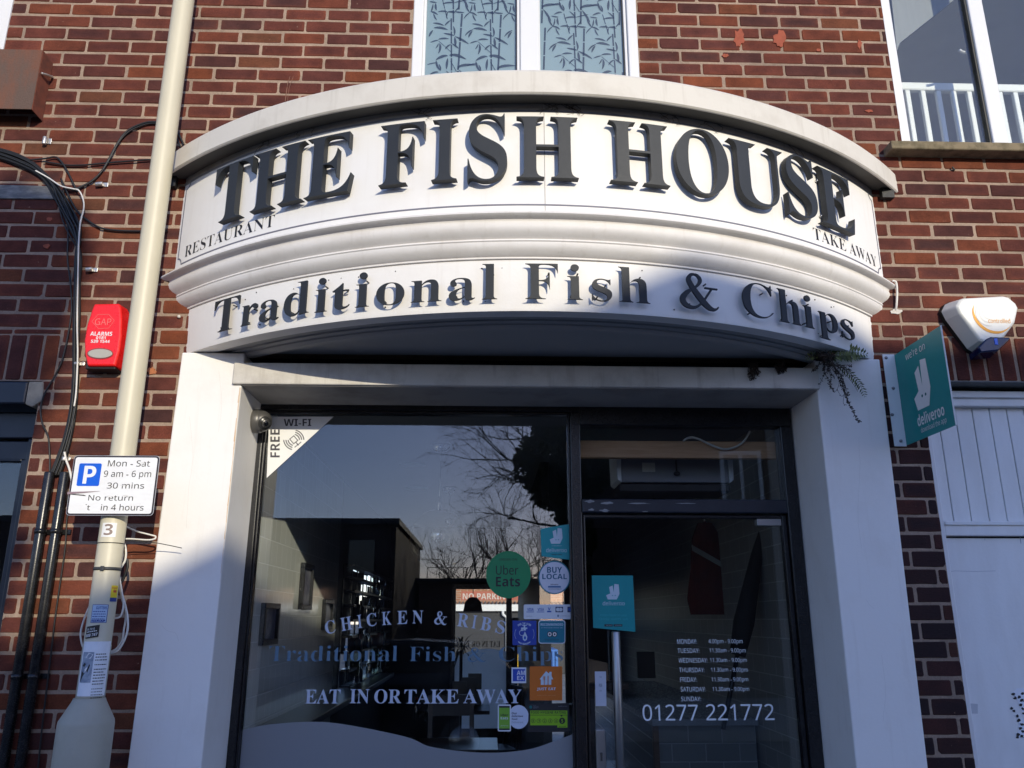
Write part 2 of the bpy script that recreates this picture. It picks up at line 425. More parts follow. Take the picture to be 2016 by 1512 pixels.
# openings in the wall: (x0, x1, z0, z1)
MW = (-0.40, 0.765, 3.80, 5.25)                 # bamboo-film window above the canopy
RW = (2.085, 3.60, 3.885, 5.25)                 # window at the upper right
LW = (-4.6, -2.446, 4.215, 5.40)                # sliver of window at the upper left
LG = (-4.6, -1.985, 0.0, 2.62)                  # dark window at the lower left, lintel included
SF = (-1.115, 1.495, 0.0, 2.60)                 # shop front
SG = (-1.36, 1.79, 2.60, 2.79)                  # recess over the shop front's lintel
PR = (-1.36, 1.77, 0.0, 2.60)
GD = (1.995, 4.60, 0.0, 2.655)                  # timber doors on the right, concrete lintel included
SOLD_L = (-4.6, -1.93, 2.62, 2.842)             # courses of upright bricks
SOLD_R = (1.945, 4.60, 2.655, 2.877)
def subtract(rects, hole):
    out = []
    for a0, a1, c0, c1 in rects:
        h0, h1, k0, k1 = hole
        if h1 <= a0 or h0 >= a1 or k1 <= c0 or k0 >= c1: out.append((a0, a1, c0, c1)); continue
        if h0 > a0: out.append((a0, h0, c0, c1))
        if h1 < a1: out.append((h1, a1, c0, c1))
        b0, b1 = max(a0, h0), min(a1, h1)
        if k0 > c0: out.append((b0, b1, c0, k0))
        if k1 < c1: out.append((b0, b1, k1, c1))
    return out
HOLES = [MW, RW, LW, LG, SF, SG, PR, GD]
wb = MB()
uvs, cols = [], []
def add_brick(x0, x1, z0, z1, soldier=False):
    w, h = x1-x0, z1-z0
    if w < .018 or h < .018: return
    j = lambda s: rnd.uniform(-s, s)
    x0 += j(.0022); x1 += j(.0022); z0 += j(.0014); z1 += j(.0014)
    yf = j(.0016); ty = j(.0012)
    ch = [rnd.uniform(.002, .006) if rnd.random() > .04 else rnd.uniform(.007, .013) for _ in range(4)]
    ch = [min(c, .3*min(w, h)) for c in ch]
    def outline(ins):
        a0, a1, b0, b1 = x0+ins, x1-ins, z0+ins, z1-ins
        mx, mz = (a0+a1)/2, (b0+b1)/2
        return [(a0+ch[0], b0), (mx+w*.2, b0+wob[0]), (a1-ch[1], b0), (a1, b0+ch[1]), (a1+wob[1], mz), (a1, b1-ch[2]),
                (a1-ch[2], b1), (mx-w*.2, b1+wob[2]), (a0+ch[3], b1), (a0, b1-ch[3]), (a0+wob[3], mz), (a0, b0+ch[0])]
    wob = [j(.0018) for _ in range(4)]
    o1, o2, o3 = outline(0), outline(.0008), outline(.0042)
    n0 = len(wb.v)
    wb.loft([[(x, .10, z) for x, z in o1], [(x, yf+.0035, z) for x, z in o2], [(x, yf+ty*(x-x0)/w, z) for x, z in o3]], False, True)
    r = rnd.random(); strip_dark = rnd.uniform(.55, .9) if (x0 > 1.74 and x1 < 2.02 and z1 < 2.64) else 0.0; cv = (r, (rnd.random()**1.3)*.95, strip_dark)  # bricks of the narrow strip right of the pier are blackened
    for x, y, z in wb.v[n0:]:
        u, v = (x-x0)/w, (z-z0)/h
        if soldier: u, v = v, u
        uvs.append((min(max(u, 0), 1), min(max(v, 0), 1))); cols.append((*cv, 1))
def lay(x0, x1, zt, h, pitch, ph_even, nrow, holes, gap=.0105):
    for r in range(nrow):
        z1 = zt-r*h-gap/2; z0 = zt-(r+1)*h+gap/2
        ph = ph_even + (pitch/2 if r % 2 else 0)
        k0 = math.floor((x0-ph)/pitch)-1; k = k0
        while ph+k*pitch < x1:
            a0, a1 = ph+k*pitch+gap/2, ph+(k+1)*pitch-gap/2; k += 1
            a0, a1 = max(a0, x0), min(a1, x1)
            if a1-a0 < .02: continue
            R = [(a0, a1, z0, z1)]
            for hh in holes: R = subtract(R, hh)
            for q in R: add_brick(*q)
XS = 0.2                                        # the two halves of the wall keep their own bond
n_top = int((ZTOP-4.641)/.0738)
lay(-3.4, XS, 4.641+n_top*.0738, .0738, .2175, -1.388-(.2175/2 if (n_top % 2 == 0) else 0), int((4.641+n_top*.0738)/.0738), HOLES+[SOLD_L])
n_top = int((ZTOP-4.735)/.0749)
lay(XS, 4.0, 4.735+n_top*.0749, .0749, .2150, .982-(.0 if (n_top % 2 == 0) else .1075), int((4.735+n_top*.0749)/.0749), HOLES+[SOLD_R])
def soldiers(x0, x1, z0, z1, start):
    x = start
    while x > x0: x -= .0745
    while x < x1:
        a0, a1 = max(x+.005, x0), min(x+.0745-.005, x1)
        if a1-a0 > .02: add_brick(a0, a1, z0+.005, z1-.005, True)
        x += .0745
soldiers(-3.4, SOLD_L[1], SOLD_L[2], SOLD_L[3], SOLD_L[1])
soldiers(SOLD_R[0], 4.0, SOLD_R[2], SOLD_R[3], SOLD_R[0])
nb = len(wb.v)
wb.cur = 1
R = [(-3.4, 4.0, 0.0, ZTOP)]
for hh in HOLES: R = subtract(R, hh)
for x0, x1, z0, z1 in R: wb.box(x0, x1, .0032, .28, z0, z1)
while len(uvs) < len(wb.v): uvs.append((.5, .5)); cols.append((.5, 0, 0, 1))
me = wb.mesh('wall')
att = me.attributes.new('bcol', 'FLOAT_COLOR', 'POINT'); att.data.foreach_set('color', [c for q in cols for c in q])
ul = me.uv_layers.new(name='UVMap')
ul.data.foreach_set('uv', [c for lp in me.loops for c in uvs[lp.vertex_index]])
link('wall', me, [BRICK, MORTAR], building)

# red raw patches where the brick face has come away, and other marks
SPALL = paint('spalled_brick', (.34,.085,.045), .95, (.22,.06,.035), .6, 30, bmp=.5)
SPALL2 = paint('orange_plug', (.42,.15,.06), .9, (.28,.10,.045), .6, 30, bmp=.4)
def blotch(mb, cx, cy, rx, ry, seed, Y=-.0035, n=18):
    r2 = random.Random(seed); pts = []
    for k in range(n):
        a = 2*pi*k/n; q = r2.uniform(.62, 1.12); p = at(cx+rx*q*cos(a), cy-ry*q*sin(a), 0); pts.append((p.x, Y, p.z))
    c = at(cx, cy, 0)
    mb.loft([[(x, .004, z) for x, y, z in pts], pts], False, True)
for cx, cy, rx, ry, sd_ in ((1455, 74, 11, 20, 3), (1535, 78, 13, 18, 5), (1611, 99, 5, 3, 6), (1692, 88, 5, 10, 8), (1428, 110, 8, 4, 9), (1710, 219, 8, 3, 11), (98, 432, 6, 5, 12), (92, 485, 8, 5, 13)):
    b = MB(); blotch(b, cx, cy, rx, ry, sd_); obj('chipped_patch', b, SPALL, building)
b = MB(); blotch(b, 299, 731, 9, 8, 15); obj('filled_hole', b, SPALL2, building)
# thin strip of mortar smear beside the piers
# ------------------------------------------------------------------ piers, lintel over the shop front
def pier(xa0, xa1, xb0, xb1, y0=-.028):         # bottom x0,x1 ; top x0,x1
    b = MB(); zt = 2.752
    b.loft([[(xa0, y0, 0), (xa1, y0, 0), (xa1, .33, 0), (xa0, .33, 0)], [(xb0, y0, zt), (xb1, y0, zt), (xb1, .33, zt), (xb0, .33, zt)]])
    return obj('pier', b, WHITE, building, .006, 2)
pier(-1.408, -1.118, -1.372, -1.092); pier(1.488, 1.772, 1.500, 1.806)
b = MB(); b.box(-1.132, 1.508, -.045, .33, 2.602, 2.702); obj('lintel', b, LINTELM, building, .006)
b = MB(); b.box(-1.09, 1.497, -.03, .30, 2.5985, 2.6018); obj('reveal_soffit', b, render_mat('shade_stained_soffit', (.34,.32,.30), (.12,.10,.085), .7, drip=False, bs=.3), building)  # sheet under the lintel, stains and shade put into its colour
STAINR = paint('rust_stain', (.55,.34,.17), .8, (.72,.66,.58), .95, 14, bmp=.1, stretch=(6,6,.35))
b = MB()
zz = 2.59
for i in range(24):
    z1 = zz-.035; xa = -1.1195+(2.752-zz)/2.752*-.026+.0262; wv0 = (.003+.005*rnd.random())*(1-i/24)**.7
    b.poly([(xa-.001-wv0, -.0288, z1), (xa-.001, -.0288, z1), (xa-.001, -.0288, zz), (xa-.001-wv0*.9, -.0288, zz)]); zz = z1
obj('rust_streak', b, STAINR, building)
CRK = plain('hairline_grey', (.56,.53,.49), .9)
def hair(mb, pts, w, Y=-.0288):
    P_ = spline([at(x+rnd.uniform(-1.5,1.5), y, Y) for x, y in pts], 4); P_ = [p+Vector((rnd.uniform(-.0015,.0015), 0, 0)) for p in P_]
    for p, q in zip(P_, P_[1:]):
        d = (q-p).normalized()*w*.5; nn = Vector((-d.z, 0, d.x)); mb.poly([p+nn, p-nn, q-nn, q+nn])
for pts in ([(1690,860),(1693,930),(1688,1010),(1696,1080)],[(1705,1180),(1712,1190),(1722,1198)],[(372,820),(380,900),(372,960),(366,1040)],[(318,1230),(330,1242),(345,1246),(352,1262)],[(1735,1290),(1742,1360),(1738,1420)],[(430,730),(436,790),(431,850)]):
    b = MB(); hair(b, pts, .0006); obj('hairline_crack', b, CRK, building)
GRM = paint('grey_grime', (.50,.47,.43), .8, (.80,.77,.73), .97, 13, bmp=.1)
b = MB()
for cx, cy, rx, ry, sd_ in ((1628,800,20,60,41),(1650,770,22,34,42)): pass

b = MB(); b.box(-1.36, 1.79, .17, .28, 2.702, 2.79); obj('lintel_recess', b, BLACKP, building)  # back of the recess coloured black to stand for the shadow gap
# ------------------------------------------------------------------ upper windows
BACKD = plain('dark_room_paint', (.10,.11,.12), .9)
def room(name, x0, x1, y0, y1, z0, z1, mat, t=.02):
    b = MB()
    b.box(x0-t, x1+t, y1, y1+t, z0-t, z1+t); b.box(x0-t, x0, y0, y1, z0-t, z1+t); b.box(x1, x1+t, y0, y1, z0-t, z1+t)
    b.box(x0, x1, y0, y1, z0-t, z0); b.box(x0, x1, y0, y1, z1, z1+t)
    return struct(name, b, mat)
def upvc_frame(name, x0, x1, z0, z1, y, w, parent, t=.06):
    b = MB()
    b.box(x0, x1, y, y+t, z0, z0+w); b.box(x0, x1, y, y+t, z1-w, z1); b.box(x0, x0+w, y, y+t, z0+w, z1-w); b.box(x1-w, x1, y, y+t, z0+w, z1-w)
    return obj(name, b, UPVC, parent, .006)
# the bamboo window
win = MB(); x0, x1, z0, z1 = MW
fw_ = .052
for a in ((x0, x1, z0, z0+.07), (x0, x1, z1-.07, z1)): win.box(a[0], a[1], -.004, .07, a[2], a[3])
for a in (x0, x1-fw_): win.box(a, a+fw_, -.004, .07, z0+.07, z1-.07)
mx = at(1040, 70, 0).x
win.box(mx-.042, mx+.055, -.002, .07, z0+.07, z1-.07)
w1 = obj('window', win, UPVC, building, .006); w1['label'] = 'white window with grey bamboo patterned film'
b = MB()                                         # sash rebates
for a0, a1 in ((x0+fw_, x0+fw_+.014), (mx-.058, mx-.042), (x1-fw_-.016, x1-fw_), (mx+.055, mx+.062)): b.box(a0, a1, .012, .06, z0+.07, z1-.07)
obj('frame', b, UPVC, w1, .003)
FILM = paint('frosted_film', (.225,.30,.325), .4, (.25,.32,.34), .5, 2.5, bmp=.01)
LEAFK = plain('bamboo_print', (.018,.028,.040), .4)
GASK = plain('black_gasket', (.01,.01,.012), .5)
for a0, a1 in ((x0+fw_+.014, mx-.058), (mx+.062, x1-fw_-.016)):
    b = MB(); b.box(a0, a1, .034, .04, z0+.07, z1-.07); obj('film', b, FILM, w1)
    b = MB(); b.box(a0, a1, .026, .030, z0+.07, z1-.07); obj('pane', b, GLASS, w1)
b = MB(); b.box(mx-.064, mx-.058, .02, .05, z0+.07, z1-.07); b.box(x1-fw_-.022, x1-fw_-.016, .02, .05, z0+.07, z1-.07); obj('gasket', b, GASK, w1)
def crescent(mb, p, ang, L, wd, bend, Y, clip):
    n = 7; up_, lo = [], []
    for i in range(n+1):
        t = i/n; a = ang+bend*(t-.2); 
        x = p[0]; z = p[1]
        s = L*t; xx = x+s*cos(ang)-bend*s*s/L*.5*sin(ang); zz = z+s*sin(ang)+bend*s*s/L*.5*cos(ang)
        hw = wd*1.0*sin(pi*min(t*.92+.04, 1))**.8*.5
        up_.append((xx-hw*sin(a), zz+hw*cos(a))); lo.append((xx+hw*sin(a), zz-hw*cos(a)))
    pts = up_+lo[::-1]
    cx0, cx1, cz0, cz1 = clip
    if any(q[0] < cx0 or q[0] > cx1 or q[1] < cz0 or q[1] > cz1 for q in pts): return
    for i in range(n):
        mb.poly([(lo[i][0], Y, lo[i][1]), (lo[i+1][0], Y, lo[i+1][1]), (up_[i+1][0], Y, up_[i+1][1]), (up_[i][0], Y, up_[i][1])])
def culm(mb, p0, p1, wd, Y, clip, nodes_=5):
    for i in range(nodes_):
        t0, t1 = (i+.04)/nodes_, (i+.96)/nodes_
        a = (p0[0]+(p1[0]-p0[0])*t0, p0[1]+(p1[1]-p0[1])*t0); c = (p0[0]+(p1[0]-p0[0])*t1, p0[1]+(p1[1]-p0[1])*t1)
        if min(a[0], c[0])-wd < clip[0] or max(a[0], c[0])+wd > clip[1] or min(a[1], c[1]) < clip[2] or max(a[1], c[1]) > clip[3]: continue
        mb.poly([(a[0]-wd/2, Y, a[1]), (a[0]+wd/2, Y, a[1]), (c[0]+wd/2, Y, c[1]), (c[0]-wd/2, Y, c[1])])
# one repeat of the printed pattern is 0.205 m wide and 0.46 m high
def motif(mb, ox, oz, Y, clip):
    k = .0025*1.0
    def L(x, z, a, l, w, b): crescent(mb, (ox+x, oz+z), radians(a), l*1.1, w, b*1.2, Y, clip)
    culm(mb, (ox+.160, oz-.02), (ox+.148, oz+.47), .0075, Y, clip, 6)
    culm(mb, (ox+.186, oz+.06), (ox+.204, oz+.50), .0095, Y, clip, 5)
    culm(mb, (ox+.128, oz+.00), (ox+.098, oz+.13), .0042, Y, clip, 2)
    culm(mb, (ox+.182, oz+.14), (ox+.150, oz+.205), .0042, Y, clip, 2)
    culm(mb, (ox+.150, oz+.26), (ox+.085, oz+.325), .0040, Y, clip, 2)
    for q in ((.04,.045,125,.055,.009,-.3),(.04,.045,65,.045,.008,.4),(.04,.045,10,.030,.010,-1.2),(.04,.045,215,.045,.007,.5),(.055,.035,280,.04,.008,.4),
              (.128,.045,150,.04,.009,.9),(.128,.045,30,.03,.01,-1.2),(.128,.045,255,.032,.007,.2),(.165,.05,45,.04,.007,.3),(.165,.05,-12,.045,.009,.2),(.165,.05,175,.02,.006,0),
              (.160,.105,165,.05,.010,.7),(.160,.105,20,.065,.006,-.1),(.160,.105,120,.045,.007,.3),(.07,.105,178,.035,.008,-.2),(.065,.10,262,.04,.011,.4),
              (.186,.16,62,.06,.016,-1.9),(.196,.150,-55,.075,.012,-.2),(.235,.178,28,.05,.006,-.4),(.100,.145,135,.055,.012,-.7),(.100,.145,85,.035,.008,.6),(.09,.135,165,.035,.010,1.1),
              (.135,.235,170,.05,.016,1.1),(.143,.238,22,.065,.017,-1.2),(.135,.22,262,.06,.013,.1),(.085,.33,190,.04,.007,.3),(.085,.335,25,.045,.010,-.6),(.09,.31,295,.05,.012,-.9),(.085,.31,262,.03,.007,-.5),
              (.15,.305,200,.035,.009,.8),(.155,.31,-30,.04,.010,-.3),(.165,.36,160,.05,.010,.2),(.165,.36,75,.05,.010,.6),(.170,.355,-25,.075,.012,-.2),(.168,.35,-80,.05,.013,-.1),
              (.06,.40,200,.05,.009,.7),(.06,.405,15,.06,.014,-.7),(.055,.39,230,.04,.011,.4),(.11,.42,145,.05,.010,.6),(.115,.42,60,.04,.009,-.3)): L(*q)
for (a0, a1), off, dz in (((x0+fw_+.014, mx-.058), -.02, 0), ((mx+.062, x1-fw_-.016), .03, -.075)):
    b = MB(); cl = (a0, a1, z0+.07, z1-.07)
    for i in range(-1, 4):
        for jz in range(0, 4): motif(b, a0+off+i*.205, 4.16+dz+(jz-1)*.46, .0322, cl)
    obj('bamboo_print', b, LEAFK, w1)
# right-hand window
x0, x1, z0, z1 = RW
w2 = upvc_frame('window', x0+.012, x1, z0+.004, z1, .045, .058, building, .07); w2['label'] = 'white window with a cot rail standing behind the glass'
b = MB(); b.box(x0, x0+.012, .02, .11, z0+.004, z1); obj('frame_trim', b, UPVC, w2)
b = MB(); b.box(x0-.004, x0+.003, .0, .02, z0, z1); obj('sealant', b, UPVC, w2)
mr = at(1955, 140, .05).x
mpx = at(1968, 270, .045).x
b = MB(); b.box(mpx-.034, mpx+.048, .047, .11, z0+.062, z1-.058); obj('mullion', b, UPVC, w2, .006)
b = MB(); b.box(mpx-.044, mpx-.034, .06, .11, z0+.062, z1-.058); obj('gasket', b, GASK, w2)
for a0, a1 in ((x0+.07, mpx-.044), (mpx+.048, x1-.058)):
    b = MB(); b.box(a0, a1, .075, .081, z0+.062, z1-.058); obj('pane', b, GLASS, w2)
SILL = paint('mossy_stone', (.24,.19,.115), .95, (.055,.048,.022), .85, 22, bmp=.7)
b = MB(); b.prism([(x0-.105, z0-.058), (x1+.1, z0-.058), (x1+.1, z0-.012), (x0-.105, z0-.012)], -.078, .045); obj('sill', b, SILL, w2, .007)
room('upper_room', x0-.05, x1+.3, .12, 2.6, z0-.05, z1+.2, plain('pale_wall_paint', (.74,.74,.72), .9))
b = MB(); cu = [at(x, y, .24) for x, y in ((1748,-70),(1925,-70),(1878,0),(1772,84),(1766,100))]
for k in range(2): pass
b.loft([[tuple(p+Vector((0, .02, 0))) for p in cu], [tuple(p) for p in cu]])
tag(obj('pale_panel', b, paint('grey_panel', (.30,.31,.31), .9, (.24,.25,.25), .4, 8, bmp=.2, stretch=(6,1,.6))), 'pale grey triangular panel added behind the upper right window', 'pale_panel')  # flat panel added for the pale triangle behind the glass
# a slat of the window handle
hp = at(1900, 102, .11)
b = MB(); b.tube(spline([(hp.x-.045, .085, hp.z-.012), (hp.x-.02, .10, hp.z-.01), (hp.x+.01, .115, hp.z), (hp.x+.045, .13, hp.z+.018)]), .008, 8); obj('handle', b, UPVC, w2)
# the cot
COTW = paint('cot_white', (.80,.81,.78), .4, (.6,.6,.58), .2, 6)
cot = thing('cot', 'white slatted cot standing inside the upper right window', 'cot', (x0+.8, .35, z0))
yb = .30
ztop = at(1860, 162, yb).z; zr2 = at(1860, 178, yb).z
b = MB(); b.box(x0+.0, x1+.2, yb, yb+.035, zr2, ztop); obj('top_rail', b, COTW, cot, .01)
b = MB(); b.box(x0+.0, x1+.2, yb, yb+.035, z0-.02, z0+.02); obj('bottom_rail', b, COTW, cot, .008)
xx = x0+.06
while xx < x1+.15:
    b = MB(); b.box(xx, xx+.028, yb+.004, yb+.028, z0+.02, zr2+.002); obj('bar', b, COTW, cot, .005); xx += .088
b = MB(); b.box(x0+.22, x0+.275, yb+.35, yb+.39, z0-.02, ztop-.01); obj('post', b, COTW, cot, .008)
b = MB(); b.box(x0, x1+.2, yb+.6, yb+.635, zr2, ztop); obj('top_rail', b, COTW, cot, .01)
# sliver of window, upper left
x0, x1, z0, z1 = LW
w3 = upvc_frame('window', x0, x1-.006, z0+.01, z1, .02, .15, building); w3['label'] = 'white window corner at the upper left'
b = MB(); b.box(x1-.010, x1+.002, -.006, .02, z0-.006, z1); b.box(x0, x1, -.006, .02, z0-.006, z0+.01); obj('sealant', b, UPVC, w3)
b = MB(); b.box(x0+.15, x1-.156, .05, .056, z0+.16, z1-.15); obj('pane', b, GLASS, w3)
room('side_room', x0, x1, .09, 1.5, z0, z1, BACKD)
# lower-left window with its black lintel
x0, x1, z0, z1 = LG
w4 = MB(); yl = .10; xe = -1.995; zl = 2.50
w4.box(x0, xe, yl, yl+.08, zl-.12, zl); w4.box(xe-.062, xe, yl, yl+.08, 0, zl-.12)
w4 = obj('window', w4, NAVYP, building, .006); w4['label'] = 'dark navy window frame at the lower left'
b = MB(); b.box(x0, xe-.062, yl+.015, yl+.06, zl-.215, zl-.13); b.box(xe-.085, xe-.062, yl+.012, yl+.06, 0, zl-.215); b.box(x0, xe-.085, yl+.015, yl+.06, zl-.222, zl-.21); obj('sash', b, NAVYP, w4, .004)
b = MB(); b.box(x0, xe-.085, yl+.034, yl+.040, 0, zl-.222); obj('pane', b, GLASS, w4)
pl = at(62, 725, 0).x
b = MB(); b.box(x0, pl, -.008, .2, zl+.012, z1-.004); obj('lintel', b, NAVYP, building, .008)
STONE = paint('bare_stone', (.42,.36,.27), .95, (.20,.17,.13), .7, 20, bmp=.6)
b = MB(); b.prism([(pl, zl+.012), (pl+.035, zl+.0), (pl+.075, zl+.03), (x1+.01, z1-.004), (pl, z1-.004)], -.005, .2); obj('lintel_end', b, STONE, building, .006)
room('left_room', x0, xe, .25, 3.0, 0, zl, BACKD)
# concrete lintel on the right
CONC = paint('dark_concrete', (.17,.17,.165), .95, (.09,.09,.085), .7, 18, bmp=.5)
zt_, zb_ = GD[3], at(1900, 750, 0).z
b = MB(); b.box(GD[0]-.06, GD[1], -.006, .24, zb_, zt_-.004); obj('lintel', b, CONC, building, .006)
# lead flashing let into the wall
LEAD = paint('lead_flashing', (.13,.13,.13), .75, (.34,.33,.31), .8, 16, bmp=.4, stretch=(1,1,3))
p0, p1 = at(0, 362, 0), at(122, 396, 0)
b = MB(); b.prism([(-3.2, p1.z+.0), (p1.x-.03, p1.z+.006), (p1.x-.012, p1.z+.05), (p1.x-.05, p0.z-.012), (-3.2, p0.z)], -.010, .004)
solo('flashing_strip', b, LEAD, 'grey lead flashing strip set in the brick below the rusty box', 'flashing', bevel=.003)
# body behind, so that the house is closed from above and behind
b = MB(); b.box(-3.4, 4.0, .28, .30, 5.30, ZTOP); b.box(-3.4, 4.0, .28, 7.2, ZTOP-.02, ZTOP+.1); struct('roof', b, plain('roof_felt', (.08,.08,.085), .9))

# ================================================================== canopy
def ends(r, y=.012): return math.acos((YC-y)/r)
canopy = thing('shop_canopy', 'curved white canopy over the shop front with moulded cornice', 'canopy', (XC, 0, 2.75))
z4 = lambda x, y: (300+x/2.52, 120+y/2.52)
z5 = lambda x, y: (1000+x/2.52, 120+y/2.52)
ZP0, ZP1 = 3.135, 3.640
def sw(name, prof, mat, parent, n=120, ye=.012, bev=0):
    b = MB(); b.sm = False
    rmin = min(r for r, z in prof); rings = []
    # ends run into the wall at Y = ye, each radius to its own angle
    N = n
    for i in range(N+1):
        t = -1+2*i/N
        rings.append([onc(ends(r, ye)*t, r, z) for r, z in prof])
    b.loft(rings, True, True, True)
    o = obj(name, b, mat, parent)
    me = o.data
    me.polygons.foreach_set('use_smooth', [True]*len(me.polygons))
    e = o.modifiers.new('split', 'EDGE_SPLIT'); e.split_angle = radians(28)
    return o
hood = sw('hood', [(2.574,3.626),(2.580,3.632),(2.578,3.728),(2.568,3.742),(2.50,3.752),(2.44,3.75),(2.44,3.646),(2.564,3.646),(2.567,3.626)], HOODM, canopy)
PR_ = 2.488
sw('hood_soffit', [(2.5635,3.639),(2.5635,3.6455),(PR_-.03,3.6455),(PR_-.03,3.639)], render_mat('shade_grimy_soffit', (.085,.082,.076), (.04,.036,.03), .6, drip=False), canopy)  # grimy underside, its colour darkened for the shade under the hood
SHADEGRIME = render_mat('shaded_grimy_board_top', (.30,.285,.26), (.14,.125,.105), .7)

sw('shade_grime_band', [(PR_+.0008,3.600),(PR_+.0008,3.6392),(PR_-.01,3.6392),(PR_-.01,3.600)], SHADEGRIME, canopy)  # top strip of the board, grime plus the hood's shadow in its colour
b = MB()                                         # flat roof of the hood, closed against the wall
A = ends(2.44); arc = [onc(-A+2*A*i/60, 2.442, 3.744) for i in range(61)]
b.loft([[(x, y, z) for x, y, z in arc], [(x, y, 3.75) for x, y, z in arc]]); obj('hood_top', b, HOODM, canopy)
panel = sw('sign_panel', [(PR_,ZP0),(PR_,ZP1),(2.440,ZP1),(2.440,ZP0)], PANELM, canopy)
b = MB()                                         # dark ends where the hood oversails the panel
for s in (-1, 1):
    a = s*ends(PR_, .03); p = onc(a, PR_, 0); q = onc(s*ends(2.545, .012), 2.545, 0)
    b.box(min(p[0], q[0])+(.004 if s > 0 else 0), max(p[0], q[0])-(.004 if s < 0 else 0), -.03, -.002, 3.585, 3.639)
obj('bracket', b, plain('black_bracket', (.015,.015,.015), .6), canopy)
b = MB(); px_ = at(1072, 300, -.65).x; aj = math.asin((px_-XC)/PR_)
b.sweep([(PR_+.0012,ZP0+.002),(PR_+.0012,ZP1-.004),(PR_-.002,ZP1-.004),(PR_-.002,ZP0+.002)], aj-.0006, aj+.0006, 1); obj('board_joint', b, plain('joint_grey', (.42,.40,.38), .8), panel)
# thin painted border with notched corners
b = MB(); BZ0, BZ1 = 3.178, 3.607; LN = .0065; aL, aR = -ends(PR_)+.036/PR_, ends(PR_)-.036/PR_; nt = .034
def bar_h(a0, a1, z): b.sweep([(PR_+.0014,z-LN/2),(PR_+.0014,z+LN/2),(PR_-.0005,z+LN/2),(PR_-.0005,z-LN/2)], a0, a1, 60)
def bar_v(a, z0, z1): b.sweep([(PR_+.0014,z0),(PR_+.0014,z1),(PR_-.0005,z1),(PR_-.0005,z0)], a-LN/2/PR_, a+LN/2/PR_, 1)
bar_h(aL+nt/PR_, aR-nt/PR_, BZ0); bar_h(aL+nt/PR_, aR-nt/PR_, BZ1)
bar_v(aL, BZ0+nt, BZ1-nt); bar_v(aR, BZ0+nt, BZ1-nt)
for (ac, zc, q0) in ((aL, BZ0, 0), (aR, BZ0, 90), (aR, BZ1, 180), (aL, BZ1, 270)):
    pts = []
    for k in range(9):
        t = radians(q0+90*k/8); pts.append((ac+nt*cos(t)/PR_, zc+nt*sin(t)))
    for (a0, zz0), (a1, zz1) in zip(pts, pts[1:]):
        d = Vector(((a1-a0)*2.49, zz1-zz0)).normalized()*LN/2; nx, nz = -d.y/PR_, d.x
        b.loft([[onc(a0+nx, PR_+.0014, zz0+nz), onc(a0-nx, PR_+.0014, zz0-nz), onc(a1-nx, PR_+.0014, zz1-nz), onc(a1+nx, PR_+.0014, zz1+nz)]], False, True)
obj('border', b, plain('border_grey', (.16,.16,.20), .6), panel)
def curved(r, back=0.0): return lambda u, v, w: onc(u/r, r+back+w, v)
for s, u0, u1, z0, z1 in (('RESTAURANT', cyl(366,485,PR_)[0]*PR_, cyl(541,432,PR_)[0]*PR_, 3.203, 3.260), ('TAKE AWAY', cyl(1601,460,PR_)[0]*PR_, cyl(1724,508,PR_)[0]*PR_, 3.203, 3.260)):
    b = MB(); put_text(b, s, u0, u1, z0, z1, curved(PR_, .0012), 'serif3', 0, .05); obj('lettering', b, INK, panel)
CORN = [(2.465,3.140),(2.515,3.138),(2.528,3.130),(2.530,3.122),(2.522,3.114),(2.503,3.108),(2.500,3.102)]
for k in range(9):                                # large hollow and roll
    t = k/8; CORN.append((2.500-.028*t+.012*sin(pi*t), 3.100-.062*t))
CORN += [(2.474,3.036),(2.476,3.030),(2.472,3.026)]
for k in range(9):
    t = k/8; CORN.append((2.472-.032*t+.009*sin(pi*t*.9), 3.024-.044*t))
CORN += [(2.437,2.977),(2.437,2.970),(2.425,2.966),(2.40,2.966),(2.40,3.140)]
sw('cornice', CORN, render_mat('cornice_white', (.73,.70,.67), (.42,.37,.31), .35), canopy)
sw('fascia_band', [(2.420,2.755),(2.424,2.768),(2.430,2.966),(2.39,2.966),(2.39,2.775),(2.352,2.773),(2.350,2.757)], WHITE, canopy)
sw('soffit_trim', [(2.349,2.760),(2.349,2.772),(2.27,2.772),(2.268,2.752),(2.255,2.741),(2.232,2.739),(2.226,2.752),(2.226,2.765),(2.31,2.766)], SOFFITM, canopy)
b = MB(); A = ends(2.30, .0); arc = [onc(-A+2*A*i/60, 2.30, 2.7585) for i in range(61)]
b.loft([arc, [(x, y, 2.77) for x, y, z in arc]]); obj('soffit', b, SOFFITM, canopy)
# ------------------------------------------------------------------ raised lettering
sign = thing('shop_sign', 'large raised charcoal serif capitals across the curved white canopy', 'shop sign', (XC, -.65, 3.26))
LR = PR_+.042                                    # radius of the letters' faces
mpx = [('T',z4(322,525),z4(502,470)),('H',z4(483,728),z4(735,690)),('E',z4(750,665),z4(983,600)),('F',z4(1120,610),z4(1350,308)),('I',z4(1382,602),z4(1508,597)),('S',z4(1562,560),z4(1760,520)),
       ('H',z5(42,590),z5(353,592)),('H',z5(512,605),z5(808,638)),('O',z5(838,520),z5(1097,540)),('U',z5(1095,393),z5(1358,447)),('S',z5(1380,560),z5(1534,680)),('E',z5(1566,803),z5(1722,790))]
main = [(ch, cyl(*p, LR)[0]*LR, cyl(*q, LR)[0]*LR) for ch, p, q in mpx]
BASE, CAP = [sum(cyl(*p, LR)[1] for p in P_)/len(P_) for P_ in ([z4(483,728), z4(1120,610), z4(1382,602), z5(42,590), z5(512,605)], [z4(510,450), z4(1135,320), z4(1388,297), z5(45,282), z5(503,303)])]
